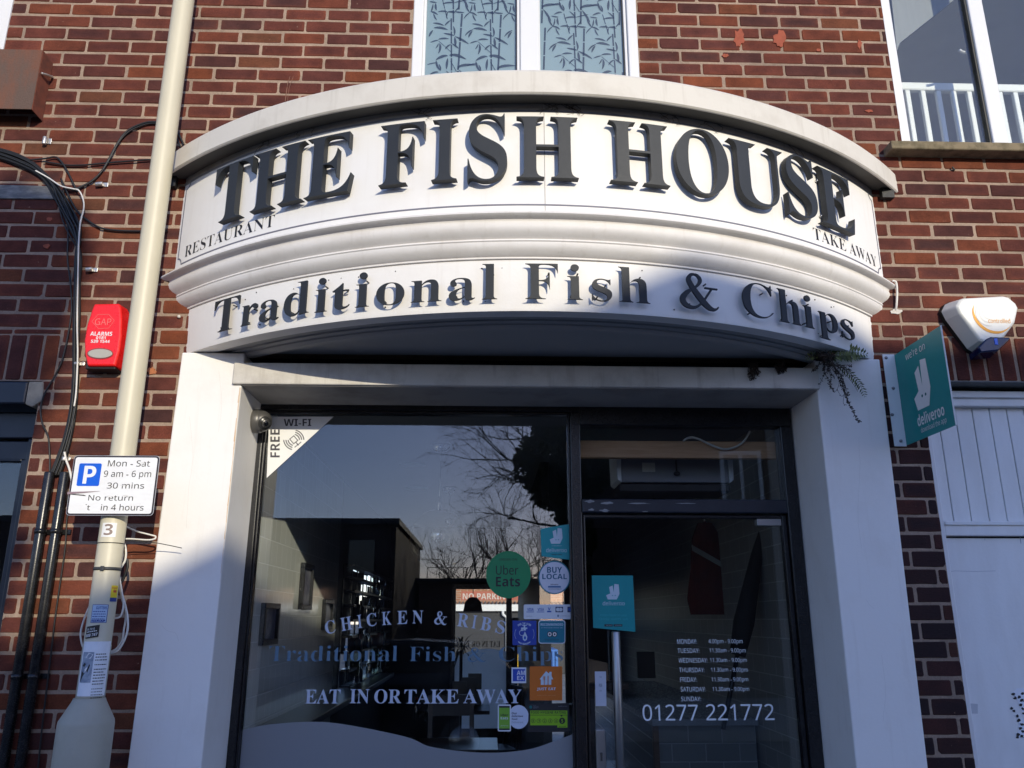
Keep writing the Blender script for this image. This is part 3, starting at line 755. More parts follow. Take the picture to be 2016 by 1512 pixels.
for ch, u0, u1 in main:
    k = .014 if ch in 'OSU' else 0
    b = MB()
    put_text(b, ch, u0, u1, BASE-(k if ch in 'OSU' else 0), CAP+(k if ch in 'OS' else 0), lambda u, v, w: onc(u/LR, PR_+.012+w, v), 'serif1', .030, .045, 8)
    o = obj('letter', b, LETTER, sign, .0025, 2)
    # two pins fix each letter to the board
    pm = MB(); um = (u0+u1)/2
    for zz in (BASE+.05, CAP-.05):
        a = (u0+.035)/LR if ch in 'TFEHI' else um/LR
        if ch == 'T' : a = um/LR
        if ch == 'I' : a = um/LR
        if ch == 'O' : a = (u0+.03)/LR; zz = (BASE+CAP)/2
        if ch == 'U' : a = (u0+.06)/LR; zz = (BASE+CAP)/2
        pm.tube([onc(a, PR_-.002, zz), onc(a, PR_+.014, zz)], .006, 6)
    if ch != 'S': obj('pin', pm, STEEL, o)
tag_line = thing('fascia_sign', 'smaller dark letters on pins reading Traditional Fish & Chips below the cornice', 'fascia sign', (XC, -.58, 2.8))
small = [('T',-1.487,-1.330),('r',-1.312,-1.222),('a',-1.206,-1.104),('d',-1.078,-.955),('i',-.926,-.868),('t',-.846,-.768),('i',-.742,-.682),('o',-.652,-.536),
         ('n',-.508,-.384),('a',-.355,-.252),('l',-.225,-.165),('F',-.056,.072),('i',.108,.168),('s',.205,.285),('h',.314,.441),('&',.563,.742),('C',.860,1.014),
         ('h',1.046,1.172),('i',1.190,1.252),('p',1.284,1.412),('s',1.442,1.538)]
BS, XH, AS = 2.793, 2.884, 2.940
for ch, u0, u1 in small:
    u0, u1 = [2.456*math.asin((.2+2.46*sin(u/2.46)-XC)/2.456) for u in (u0, u1)]   # measured about an axis at X = 0.2
    lo, hi = BS, AS
    if ch in 'raons': hi = XH
    if ch in 'aos': lo = BS-.003
    if ch == 't': hi = 2.905
    if ch == 'p': lo, hi = 2.752+.008, XH
    if ch in 'C&': lo, hi = BS-.003, AS+.003
    b = MB(); rb = 2.448
    put_text(b, ch, u0, u1, lo, hi, lambda u, v, w: onc(u/2.456, 2.448+w, v), 'plain' if ch == '&' else 'serif3', .008, .05, 8)
    o = obj('letter', b, LETTER2, tag_line, .001, 1)
    pm = MB()
    for f, zz in ((.28, lo+.02), (.72, lo+(hi-lo)*.75)):
        a = (u0+(u1-u0)*f)/2.456
        pm.tube([onc(a, 2.42, zz), onc(a, 2.4475, zz)], .0032, 6)
    obj('pin', pm, plain('pin', (.05,.05,.05), .5) if 'pinm' not in MATS else MATS['pinm'], o)
# small fixings left in the fascia and hood, and nests of dead ivy under the hood
HOLE = plain('dark_hole', (.03,.025,.02), .9)
b = MB(); r2 = random.Random(3)
for k in range(26):
    a = r2.uniform(-.6, .62); z = r2.choice([r2.uniform(2.785, 2.80), r2.uniform(2.925, 2.95)]); s = r2.uniform(.0018, .0035)
    p = onc(a, 2.4275+(z-2.79)*.02, z); b.ball(p, s, 6, 4)
obj('fixing_hole', b, HOLE, canopy)
TWIG = plain('dead_twig', (.045,.03,.022), .9)
for a0, n in ((-.50,3),(-.42,2),(-.20,4),(.02,6),(.055,6),(.22,4),(.30,3),(.48,2)):
    b = MB()
    for k in range(n):
        a = a0+r2.uniform(-.02, .02); z = 3.638; pts = [onc(a, PR_+.004, z)]
        for s in range(4): a += r2.uniform(-.012, .012); z -= r2.uniform(.004, .018); pts.append(onc(a, PR_+.0045+s*.001, z))
        b.tube(pts, .0009, 4)
    obj('dead_tendril', b, TWIG, canopy)
# wiry weeds in front of the wall on the hood's left shoulder
w_ = solo
def weed(px, py, hgt, lean, label):
    b = MB(); p = at(px, py, -.02)
    for k in range(3):
        x = p.x+r2.uniform(-.012, .012)
        b.tube(spline([(x, -.02, p.z-.03), (x+lean*.3, -.02, p.z+hgt*.4), (x+lean+r2.uniform(-.01,.01), -.022, p.z+hgt*r2.uniform(.7,1))]), .0011, 4)
    return solo('dry_weed', b, plain('straw', (.24,.12,.08), .9), label, 'weed', 'dry weeds on the canopy top')
weed(565, 190, .12, .01, 'dry reddish weed stalks on the canopy top near the bamboo window')

# ================================================================== shop window and door
YG, YF = .345, .300                              # glass and frame planes
FX0, FX1 = -1.108, 1.492
MULL0, MULL1 = .402, .452
shopw = thing('shop_window', 'large black framed shop window with white lettering', 'shop window', (-.35, YG, .45))
zt_l = at(820, 818, YG).z+.013
b = MB(); b.box(FX0, MULL1, YF, YF+.09, zt_l, 2.601); b.box(FX0, FX0+.036, YF, YF+.09, .45, zt_l); b.box(MULL0, MULL1, YF, YF+.09, .0, zt_l); b.box(FX0, MULL0, YF, YF+.09, .38, .45)
obj('frame', b, BLACKP, shopw, .005)
b = MB(); b.box(FX0, MULL1-.02, YF-.012, YF-.001, zt_l+.055, zt_l+.07); b.box(FX0+.036, MULL0, YF+.012, YF+.06, zt_l-.013, zt_l); b.box(FX0+.036, FX0+.046, YF+.012, YF+.06, .45, zt_l-.013); b.box(MULL0-.01, MULL0, YF+.012, YF+.06, .45, zt_l-.013)
obj('glazing_bead', b, BLACKP, shopw, .003)
b = MB(); b.box(FX0+.046, MULL0-.01, YG, YG+.006, .45, zt_l-.013); obj('pane', b, GLASS, shopw)
b = MB(); b.box(FX0, MULL0, YF+.01, .42, .0, .38); obj('stall_riser', b, WHITE, shopw, .004)
# lettering on the pane
LT = plain('pale_vinyl', (.50,.56,.68), .5); LB = plain('blue_vinyl', (.10,.19,.28), .5)
DY = YG-.0012
def arc_text(txt, chars, mat):
    for ch, xl, xr, yt, yb, rot in chars:
        b = MB(); c = at((xl+xr)/2, (yt+yb)/2, DY); w = (at(xr, yb, DY)-at(xl, yb, DY)).x; h = (at(xl, yt, DY)-at(xl, yb, DY)).z
        ca, sa = cos(radians(rot)), sin(radians(rot))
        put_text(b, ch, -w/2, w/2, -h/2, h/2, lambda u, v, q: (c.x+u*ca-v*sa, DY-q, c.z+u*sa+v*ca), 'plainbold' if ch == '&' else 'serif', 0)
        yield b
cr = 'CHICKEN&RIBS'
xs = [(639,661),(670,693),(703,713),(721,742),(751,771),(781,803),(811,834),(854,881),(900,924),(929,939),(946,968),(976,996)]
al = MB()
for ch, (xl, xr) in zip(cr, xs):
    u = ((xl+xr)/2-818)/178.0; dy = 22*u*u; rot = -math.degrees(math.atan(2*22*u/178.0))
    for bb in arc_text(ch, [(ch, xl+1, xr-1, 1202+dy, 1228+dy, rot)], LT):
        n = len(al.v); al.v += bb.v
        for f in bb.f: al.face([n+i for i in f])
obj('lettering', al, LT, shopw)
b = MB()
for w_t, xl, xr, yt, yb in (('Traditional', 530, 783, 1271, 1302), ('Fish', 806, 898, 1273, 1302), ('Chips', 982, 1108, 1273, 1310)): text_px(b, w_t, xl, xr, yt, yb, DY, 'serif3')
text_px(b, '&', 919, 957, 1275, 1303, DY, 'plain'); obj('lettering', b, LB, shopw)
b = MB()
for w_t, xl, xr in (('EAT', 601, 670), ('IN', 689, 727), ('OR', 737, 790), ('TAKE', 796, 903), ('AWAY', 912, 1027)): text_px(b, w_t, xl, xr, 1357, 1385, DY, 'serif')
obj('lettering', b, LT, shopw)
# frosted wave along the foot of the pane
m, n, l, p, o = nodes('frosted_vinyl'); p.inputs['Base Color'].default_value = (.40,.42,.45,1); p.inputs['Roughness'].default_value = .35
tl = n.new('ShaderNodeBsdfTranslucent'); tl.inputs[0].default_value = (.5,.52,.55,1); ms = n.new('ShaderNodeMixShader'); ms.inputs[0].default_value = .45
l.new(p.outputs[0], ms.inputs[1]); l.new(tl.outputs[0], ms.inputs[2]); l.new(ms.outputs[0], o.inputs[0]); FROST = m
wv = spline([at(x, y, DY) for x, y in ((478,1437),(526,1427),(611,1421),(683,1427),(800,1451),(851,1471),(951,1482),(1037,1476),(1100,1456),(1141,1440))], 6)
top = [(min(max(q.x, FX0+.048), MULL0-.012), q.z) for q in wv]
b = MB()
for (xa, za), (xb, zb) in zip(top, top[1:]):
    if xb-xa > 1e-5: b.poly([(xa, YG-.0008, .452), (xb, YG-.0008, .452), (xb, YG-.0008, zb), (xa, YG-.0008, za)])
obj('frosted_wave', b, FROST, shopw)

# ------------------------------------------------------------------ door with its transom light
door = thing('shop_door', 'black framed glass shop door with transom light and long steel pull handle', 'door', (.97, YG, 0))
z_a = at(1340, 838, YF).z; z_b = at(1340, 983, YF).z; z_c = at(1340, 1010, YF).z
XR = at(1540, 900, YF).x
b = MB(); b.box(MULL1, FX1, YF, YF+.09, z_a, 2.601); b.box(XR+.002, FX1, YF, YF+.09, 0, z_a)
obj('frame', b, BLACKP, door, .005)
b = MB(); b.box(MULL1, XR+.002, YF-.006, YF+.085, z_c, z_b); obj('transom', b, NAVYP, door, .006)
CHIP = paint('bare_wood_chip', (.30,.31,.32), .8, (.12,.12,.13), .5, 25)
b = MB(); r3 = random.Random(9)
for (px, py, wx, wy) in ((1162,987,22,4),(1195,990,28,3),(1255,991,60,1.5),(1350,991,40,1.2),(1165,1003,16,3),(1190,1005,25,3),(1270,1007,12,1.2)):
    pts = []
    for k in range(12):
        a = 2*pi*k/12; q = r3.uniform(.5, 1.1); t = at(px+wx*.5*q*cos(a), py-wy*q*sin(a), YF-.0075); pts.append((t.x, YF-.0075, min(max(t.z, z_c+.001), z_b-.001)))
    b.loft([[(x, YF-.0055, z) for x, y, z in pts], pts], False, True)
obj('paint_chip', b, CHIP, door)
b = MB(); b.box(MULL1, XR+.002, YG-.01, YG-.004, z_b, z_a); obj('transom_pane', b, GLASSD, door)
leaf = MB(); leaf.box(MULL1+.004, MULL1+.016, YF+.02, YF+.06, .02, z_c-.006); leaf.box(XR-.022, XR, YF+.02, YF+.06, .02, z_c-.006); leaf.box(MULL1+.016, XR-.022, YF+.02, YF+.06, z_c-.022, z_c-.006); leaf.box(MULL1+.016, XR-.022, YF+.02, YF+.06, .02, .12)
obj('door_leaf', leaf, BLACKP, door, .004)
b = MB(); b.box(MULL1+.016, XR-.022, YG, YG+.008, .12, z_c-.022); obj('door_pane', b, GLASSD, door)
SAT = plain('brushed_steel', (.36,.36,.36), .38, 1.0)
c0, c1 = at(1212, 1243, YG-.06), at(1213, 1700, YG-.06)
b = MB(); b.tube([(c0.x, YG-.06, .55), (c0.x, YG-.06, c0.z-.004), (c0.x, YG-.06, c0.z)], [.019, .019, .016], 20)
hd = obj('handle', b, SAT, door)
b = MB()
for zz in (c0.z-.16, .75): b.tube([(c0.x, YG-.055, zz), (c0.x, YG, zz)], .009, 12)
obj('handle_stand', b, SAT, hd)
a0, a1 = at(1172, 1436, YG-.012), at(1194, 1530, YG-.012)
b = MB(); b.box(a0.x, a1.x, YG-.022, YG-.001, a1.z, a0.z); lk = obj('lock', b, SAT, door, .003)
k0 = at(1184, 1489, YG-.024)
b = MB(); b.lathe([(.0001,0),(.006,0),(.006,.006),(.0045,.008),(.0001,.008)], (k0.x, YG-.022, k0.z+.012), 16, 'y'); b.box(k0.x-.0045, k0.x+.0045, YG-.03, YG-.022, k0.z-.018, k0.z+.010); obj('keyhole', b, plain('dark_steel', (.18,.18,.18), .3, 1.0), lk, .001)
a0, a1 = at(1490, 1017, YG-.016), at(1554, 1035, YG-.016)
b = MB(); b.box(a0.x, XR-.022, YG-.016, YG+.022, a1.z, a0.z); obj('hinge_patch', b, SAT, door, .002)
# opening hours and telephone number on the door
VN = plain('white_vinyl', (.82,.86,.88), .5); DD = YG-.0012
b = MB()
for k, (dname, xl, xr, yy, t, tl_, tr) in enumerate((('MONDAY:',1333,1372,1263,'4.00pm - 9.00pm',1395,1462),('TUESDAY:',1334,1377,1281,'11.30am - 9.00pm',1397,1468),('WEDNESDAY:',1336,1393,1300,'11.30am - 9.00pm',1398,1470),
        ('THURSDAY:',1337,1387,1319,'11.30am - 9.00pm',1400,1472),('FRIDAY:',1339,1372,1338,'11.30am - 9.00pm',1401,1473),('SATURDAY:',1340,1389,1357,'11.30am - 9.00pm',1403,1475),('SUNDAY:',1341,1380,1376,None,0,0))):
    text_px(b, dname, xl, xr, yy-4.6, yy+4.6, DD, 'sans')
    if t: text_px(b, t, tl_, tr, yy-4.6, yy+6.0, DD, 'sans')
obj('lettering', b, VN, door)
b = MB(); text_px(b, '01277', 1265, 1374, 1387, 1419, DD, 'sans'); text_px(b, '221772', 1390, 1524, 1386, 1418, DD, 'sans'); obj('lettering', b, VN, door)
# security camera in the window's reveal
CAMM = plain('camera_metal', (.13,.125,.12), .38, .5)
cc = at(503, 829, .20)
camo = thing('security_camera', 'small grey dome security camera in the top corner of the window recess', 'security camera', (-1.10, .2, cc.z))
cx = -1.095; cy, cz = .205, cc.z
b = MB(); b.lathe([(.001,0),(.052,0),(.056,.006),(.056,.034),(.053,.038)], (cx, cy, cz), 28, 'x'); obj('base', b, CAMM, camo)
b = MB(); b.ball((cx+.036, cy-.004, cz), .052, 28, 16); obj('housing', b, CAMM, camo)
dv = Vector((.62, -.62, -.36)).normalized(); c = Vector((cx+.036, cy-.004, cz))
def disc(mb, c, dv, r0, r1, h0, h1, n=24):
    u = dv.orthogonal().normalized(); w = dv.cross(u)
    mb.sm = True
    mb.loft([[c+dv*h0+u*(r0*cos(2*pi*k/n))+w*(r0*sin(2*pi*k/n)) for k in range(n)], [c+dv*h1+u*(r1*cos(2*pi*k/n))+w*(r1*sin(2*pi*k/n)) for k in range(n)]])
    mb.sm = False
b = MB(); disc(b, c, dv, .034, .031, .034, .049); obj('lens_ring', b, plain('ring_dark', (.06,.06,.06), .3, .5), camo)
b = MB(); disc(b, c, dv, .022, .019, .0495, .055); obj('lens_barrel', b, plain('barrel_grey', (.16,.155,.15), .25, .7), camo)
b = MB(); disc(b, c, dv, .012, .009, .0552, .058); obj('lens', b, plain('lens_black', (.004,.004,.005), .05), camo)
# interior: beam and heater behind the transom light
WOODB = wood_mat('oak_board', (.58,.31,.15), (.72,.42,.23), (1.2, 8, 14))
yb = .43
a0, a1 = at(1150, 867, yb), at(1545, 903, yb)
b = MB(); b.box(.40, 1.52, yb, yb+.04, a1.z, a0.z); solo('wooden_beam', b, WOODB, 'pale oak board across the top of the doorway behind the glass', 'beam', bevel=.003)
HTR = plain('heater_grey', (.24,.24,.26), .45); HTE = plain('heater_end', (.82,.83,.84), .4)
yh = .60
q0, q1 = at(1222, 906, yh), at(1436, 950, yh)
ht = thing('door_heater', 'grey air heater hanging under the oak board inside the doorway', 'heater', ((q0.x+q1.x)/2, yh, q1.z))
b = MB(); b.box(q0.x, q1.x, yh, yh+.22, q1.z, q0.z+.06); obj('body', b, HTR, ht, .004)
for a, s in ((q0.x, -1), (q1.x, 1)):
    b = MB(); b.prism([(a, q1.z-.004), (a+s*.022, q1.z+.012), (a+s*.026, q0.z+.065), (a, q0.z+.065)] if s > 0 else [(a, q1.z-.004), (a, q0.z+.065), (a+s*.026, q0.z+.065), (a+s*.022, q1.z+.012)], yh-.01, yh+.23); obj('end_cap', b, HTE, ht, .004)
b = MB(); b.box(q0.x-.01, q1.x+.01, yh+.02, yh+.25, q1.z-.045, q1.z-.006); obj('grille', b, plain('grille_black', (.012,.012,.014), .5), ht, .004)
c = at(1332, 925, yh-.02); b = MB(); b.tube([(c.x, yh-.02, c.z+.05), (c.x, yh-.02, c.z-.012)], .005, 8); b.ball((c.x, yh-.022, c.z-.020), .014, 12, 8, (1.3,1,.9)); obj('pull_knob', b, plain('knob_black', (.01,.01,.012), .4), ht)
l0, l1 = at(1264, 911, yh-.001), at(1290, 929, yh-.001)
b = MB(); b.box(l0.x, l1.x, yh-.003, yh-.0005, l1.z, l0.z); obj('rating_label', b, plain('label_cream', (.62,.62,.56), .6), ht)
b = MB(); b.tube(spline([at(x, y, yb-.02) for x, y in ((1345,868),(1356,862),(1372,863),(1400,876),(1425,884),(1448,880),(1465,868),(1476,849))]), .0055, 8)
solo('white_cord', b, CABLEW, 'white flex draped over the oak board behind the transom light', 'cord')

# ================================================================== lamp post and what is fixed to it
YP = -.215; PX = at(244, 880, YP).x
post = thing('lamp_post', 'cream painted lamp post with wide grey green base on the pavement', 'lamp post', (PX, YP, 0))
zs = at(170, 1374, YP).z; ze = at(170, 1420, YP).z; zj = at(200, 1270, YP).z
def shaft_mat():
    m, n, l, p, o = nodes('post_paint')
    g = n.new('ShaderNodeTexCoord'); s = n.new('ShaderNodeSeparateXYZ'); l.new(g.outputs['Object'], s.inputs[0])
    a = noise(n, l, 7, 6, .65, (1,1,.4)); b = noise(n, l, 60, 3, .6)
    q = math_(n, l, 'ADD', s.outputs[2], math_(n, l, 'MULTIPLY', a, .03))
    st = n.new('ShaderNodeMapRange'); st.inputs[1].default_value = zj-.004+.015; st.inputs[2].default_value = zj+.002+.015; l.new(q, st.inputs[0])
    r = ramp(n, [(.45, (0,0,0)), (.8, (1,1,1))]); l.new(a, r.inputs[0])
    hi = mix(n, l, math_(n, l, 'MULTIPLY', r.outputs[0], .35), (.60,.545,.40), (.44,.40,.29)); lo = mix(n, l, math_(n, l, 'MULTIPLY', r.outputs[0], .4), (.42,.395,.315), (.30,.28,.22))
    l.new(mix(n, l, st.outputs[0], lo, hi), p.inputs['Base Color']); p.inputs['Roughness'].default_value = .45; l.new(bump(n, l, b, .08, .004), p.inputs['Normal']); return m
POSTM = shaft_mat()
b = MB(); b.lathe([(.0515, zs-.03), (.0508, zs+.02), (.0505, zj-.002), (.0490, zj+.002), (.0488, 2.0), (.0480, 3.4), (.046, 6.4), (.044, 6.5)], (PX, YP, 0), 40); obj('shaft', b, POSTM, post)
b = MB(); b.lathe([(.098, 0), (.098, ze-.01), (.096, ze+.004), (.060, zs-.012), (.0555, zs)], (PX-.002, YP, 0), 40); obj('base', b, GREYP, post)
b = MB(); 
for k in range(13):
    a = -2.35+.06*k
    pass
b.loft([[(PX-.002+.1005*sin(t), YP-.1005*cos(t), z) for t in [-1.75+.1*i for i in range(9)]] for z in (.25, .82, .86)], False, False, False)
# small steps so that the raised plate has an edge
b2 = MB()
for i in range(8):
    t0, t1 = -1.75+.1*i, -1.75+.1*(i+1); r0, r1 = .0965, .1015
    P = lambda r, t, z: (PX-.002+r*sin(t), YP-r*cos(t), z)
    b2.loft([[P(r0,t0,.25), P(r1,t0,.25), P(r1,t1,.25), P(r0,t1,.25)], [P(r0,t0,.95), P(r1,t0,.95), P(r1,t1,.95), P(r0,t1,.95)]])
obj('access_door', b2, GREYP, post)
def onpost(r): return lambda u, v, w: (PX+(r+w)*sin(u/r), YP-(r+w)*cos(u/r), v)
def patch(mb, x0, x1, z0, z1, r, t=.0008, skew=0.0):
    n = 8; A = []; B = []
    for k in range(n+1):
        u = x0+(x1-x0)*k/n; f = onpost(r); s = skew*(k/n)
        A.append((f(u, z0+s, 0), f(u, z1+s, 0))); B.append((f(u, z0+s, t), f(u, z1+s, t)))
    rings = [[a[0], a[1], c[1], c[0]] for a, c in zip(A, B)]
    mb.loft(rings); return mb
def postx(px, py): return (at(px, py, YP-.049).x-PX)
# number plate 3
b = MB(); z0, z1 = at(215, 1057, YP-.05).z, at(215, 1029, YP-.05).z; u0, u1 = postx(201, 1043)*1.12, postx(228, 1043)
patch(b, u0, u1, z0, z1, .0494, .0008); npl = obj('number_plate', b, plain('plate_white', (.80,.79,.76), .5), post)
b = MB(); put_text(b, '3', u0+.010, u1-.012, z0+.007, z1-.005, onpost(.0508), 'bold', 0, .006); obj('numeral', b, plain('faded_brown', (.26,.19,.16), .6), npl)
# cable tie
zt = at(212, 1119, YP-.05).z
b = MB(); b.lathe([(.0495, -.006), (.0512, -.006), (.0512, .006), (.0495, .006)], (PX, YP, zt), 40); 
tie = solo('cable_tie', b, plain('tie_grey', (.045,.045,.045), .5), 'dark cable tie strapped round the cream lamp post', 'cable tie')
b = MB(); f = onpost(.0512); c = f(.003, zt, .004); b.box(c[0]-.007, c[0]+.007, c[1]-.003, c[1]+.005, zt-.009, zt+.009); o = obj('clasp', b, plain('tie_grey', (.045,.045,.045), .5), tie, .002)
zt2 = at(212, 1068, YP-.05).z
b = MB(); b.lathe([(.0494, -.0015), (.0508, -.0015), (.0508, .0015), (.0494, .0015)], (PX, YP, zt2), 40); solo('wire_tie', b, CABLEB, 'thin black wire looped round the lamp post under the number 3', 'wire')
def word_bars(mb, x0, x1, z, h, f, rr_):          # print too small to read: short dashes, one per word
    x = x0
    while x < x1-.002:
        w = min(rr_.uniform(.003, .009), x1-x); mb.poly([f(x, z, 0), f(x+w, z, 0), f(x+w, z+h, 0), f(x, z+h, 0)]); x += w+.0016
# stickers on the post
def post_sticker(name, px0, px1, py0, py1, mat, label, r=.0497, skew=0, cat='sticker'):
    b = MB(); z0, z1 = at((px0+px1)/2, py1, YP-.05).z, at((px0+px1)/2, py0, YP-.05).z
    u0, u1 = postx(px0, (py0+py1)/2), postx(px1, (py0+py1)/2)
    u0 = .0497*math.asin(max(-1, min(1, u0/.0497))); u1 = .0497*math.asin(max(-1, min(1, u1/.0497)))
    patch(b, u0, u1, z0, z1, r, .0006, skew); o = solo(name, b, mat, label, cat); return o, u0, u1, z0, z1
YEL = plain('yellow_print', (.80,.62,.02), .5); BLU = plain('blue_print', (.02,.05,.25), .5); PBL = plain('pale_blue_print', (.42,.55,.72), .5); PAPER = paint('wet_paper', (.80,.82,.86), .7, (.62,.65,.72), .4, 30)
o, u0, u1, z0, z1 = post_sticker('sticker', 214, 229, 1152, 1184, YEL, 'small yellow sticker with blue foot on the edge of the lamp post')
b = MB(); patch(b, u0, u1, z0, z0+(z1-z0)*.24, .0504, .0003); obj('panel', b, BLU, o)
b = MB(); put_text(b, 'tiger', u0+.003, u1-.003, z1-.015, z1-.005, onpost(.0506), 'bold'); patch(b, u0+.010, u1-.008, z0+.034, z0+.043, .0504, .0003); obj('lettering', b, plain('red_print', (.55,.10,.03), .5), o)
o, u0, u1, z0, z1 = post_sticker('sticker', 180, 208, 1190, 1226, BLU, 'pale blue printed notice sticker on the lamp post')
b = MB(); patch(b, u0+.002, u1-.002, z0+.002, z1-.002, .0504, .0003); obj('panel', b, PBL, o)
b = MB(); f = onpost(.0509)
put_text(b, 'GUTTERS', u0+.016, u1-.004, z1-.018, z1-.007, f, 'bold')
for k in range(5): word_bars(b, u0+.005, u1-.006, z1-.028-k*.009, .0032, f, random.Random(k))
word_bars(b, u0+.004, u1-.004, z0+.005, .006, f, random.Random(9))
obj('lettering', b, BLU, o)
o, u0, u1, z0, z1 = post_sticker('sticker', 168, 194, 1234, 1258, plain('black_print', (.008,.008,.01), .4), 'black sticker with white numbers wrapped on the lamp post', .0508, .008)
b = MB(); f0 = onpost(.0516); sk = lambda u, v, w: f0(u, v+.008*(u-u0)/(u1-u0), w)
put_text(b, '808 747', u0+.003, u1-.004, z0+.005, z0+.016, sk, 'bold'); put_text(b, 'ʌʌ ʌv-ʌ', u0+.004, u1-.016, z1-.016, z1-.007, sk, 'plain'); word_bars(b, u0+.004, u1-.005, z0+.022, .003, sk, random.Random(3))
obj('lettering', b, plain('white_print', (.75,.75,.75), .5), o)
o, u0, u1, z0, z1 = post_sticker('poster', 157, 213, 1263, 1371, PAPER, 'torn paper flyer wrapped round the lower lamp post', .0514, 0, 'flyer')
b = MB(); um = u0+(u1-u0)*.44; f = onpost(.0524)
patch(b, u0+.006, um, z0+.048, z1-.038, .0522, .0003); obj('photo', b, paint('photo_print', (.20,.25,.33), .6, (.62,.68,.76), .9, 22), o)
b = MB(); pz = z0+.05
def ppoly(mb, pts, r=.0530): mb.poly([onpost(r)(u0+.006+(um-u0-.006)*a, z0+.048+(z1-z0-.086)*c, 0) for a, c in pts])
ppoly(b, [(.05,.02),(.75,.22),(.98,.42),(.55,.40),(.35,.30),(.1,.38)]); ppoly(b, [(.10,.56),(.30,.66),(.42,.60),(.28,.50)]); ppoly(b, [(.62,.30),(.80,.55),(.72,.62),(.55,.42)]); obj('print', b, INK, o)
b = MB(); ppoly(b, [(.40,.32),(.58,.44),(.60,.52),(.36,.44)], .0533); ppoly(b, [(.3,.82),(.55,.98),(.95,.92),(.75,.78)], .0533); obj('print', b, plain('white_print', (.75,.75,.75), .5), o)
b = MB(); zz = z1-.042; r7 = random.Random(21)
for k in range(17):
    if k in (3, 5, 12): zz -= .006; continue
    word_bars(b, um+.006, um+.006+(u1-um-.012)*r7.uniform(.7, 1), zz-.0055, .0034 if k < 12 else .0024, f, r7); zz -= .0105
obj('lettering', b, INK, o)

# parking sign
YS = -.285
tl_, tr_, bl_, br_ = at(146, 896, YS), at(314, 898, YS), at(130, 1014, YS), at(302, 1016, YS)
SX0, SX1, SZ0, SZ1 = (tl_.x+bl_.x)/2, (tr_.x+br_.x)/2, (bl_.z+br_.z)/2, (tl_.z+tr_.z)/2
psign = thing('parking_sign', 'white parking sign with blue P clamped to the lamp post', 'parking sign', ((SX0+SX1)/2, YS, SZ0))
def rrect(x0, x1, z0, z1, r, n=5):
    o = []
    for cx, cz, a0 in ((x1-r, z0+r, -90), (x1-r, z1-r, 0), (x0+r, z1-r, 90), (x0+r, z0+r, 180)):
        for k in range(n+1): a = radians(a0+90*k/n); o.append((cx+r*cos(a), cz+r*sin(a)))
    return o
SIGNW = paint('sign_white', (.80,.80,.79), .35, (.60,.55,.50), .35, 14, bmp=.02, stretch=(.5,1,2))
b = MB(); b.prism(rrect(SX0, SX1, SZ0, SZ1, .014), YS, YS+.003); obj('edge', b, plain('alu_edge', (.55,.53,.52), .4, .6), psign)
b = MB(); b.prism(rrect(SX0+.0015, SX1-.0015, SZ0+.0015, SZ1-.0015, .013), YS-.0006, YS); obj('border', b, plain('sign_black', (.02,.012,.015), .45), psign)
b = MB(); b.prism(rrect(SX0+.0075, SX1-.0075, SZ0+.0075, SZ1-.0075, .009), YS-.0012, YS-.0006); obj('plate', b, SIGNW, psign)
SW, SH = SX1-SX0, SZ1-SZ0
def sp(f, g): return SX0+SW*f, SZ0+SH*g
x0, z0 = sp(.075, .485); x1, z1 = sp(.335, .865)
b = MB(); b.prism(rrect(x0, x1, z0, z1, .006), YS-.0018, YS-.0012); bp = obj('blue_panel', b, plain('sign_blue', (.0,.10,.62), .4), psign)
b = MB(); put_text(b, 'P', x0+(x1-x0)*.25, x0+(x1-x0)*.80, z0+(z1-z0)*.10, z0+(z1-z0)*.89, flat(YS-.0022), 'bold'); obj('letter_p', b, plain('sign_letter_white', (.8,.8,.8), .4), bp)
b = MB()
def st(t, f0, f1, g0, g1): 
    x0, z0 = sp(f0, g0); x1, z1 = sp(f1, g1); put_text(b, t, x0, x1, z0, z1, flat(YS-.0020), 'sans')
st('Mon - Sat', .405, .895, .815, .920); st('9 am - 6 pm', .375, .925, .605, .745); st('30 mins', .43, .86, .445, .545)
st('No return', .235, .75, .245, .335); st('in 4 hours', .395, .885, .083, .187); st('t', .235, .27, .085, .165)
st('.', .215, .228, .172, .185)
obj('lettering', b, plain('sign_text', (.02,.018,.02), .5), psign)
b = MB(); r4 = random.Random(4)
def scrap(f0, f1, g0, g1, n=14):
    pts = []
    for k in range(n):
        a = 2*pi*k/n; q = r4.uniform(.55, 1.1); x, z = sp((f0+f1)/2+(f1-f0)/2*q*cos(a), (g0+g1)/2+(g1-g0)/2*q*sin(a)); pts.append((max(x, SX0+.007), YS-.0026, z))
    b.poly(pts)
for q in ((.79,.835,.87,.90),(.80,.825,.83,.85),(.44,.52,.30,.335),(.62,.70,.325,.345),(.58,.64,.49,.505)): scrap(*q)
obj('peeled_film', b, plain('peeled_white', (.74,.73,.71), .6), psign)
b = MB(); x0, z0 = sp(.0, .385); x1, z1 = sp(.36, .400)
b.poly([(x0-.004, YS-.004, z0-.01), (x1, YS-.0027, z0+.003), (x1, YS-.0027, z1), (x0-.004, YS-.004, z0+.0)]); obj('peeled_strip', b, plain('strip_brown', (.28,.20,.22), .5), psign)
b = MB(); x0, z0 = sp(.02, .335); x1, z1 = sp(.21, .355)
b.poly([(x0, YS-.0028, z0+.002), (x1, YS-.0028, z0-.004), (x1-.01, YS-.0028, z1-.004), (x0, YS-.0028, z1)]); obj('gouge', b, INK, psign)
b = MB(); b.box(PX-.09, PX+.09, YS+.0032, YS+.016, SZ0+.06, SZ0+.085); b.box(PX-.09, PX+.09, YS+.0032, YS+.016, SZ1-.085, SZ1-.06)
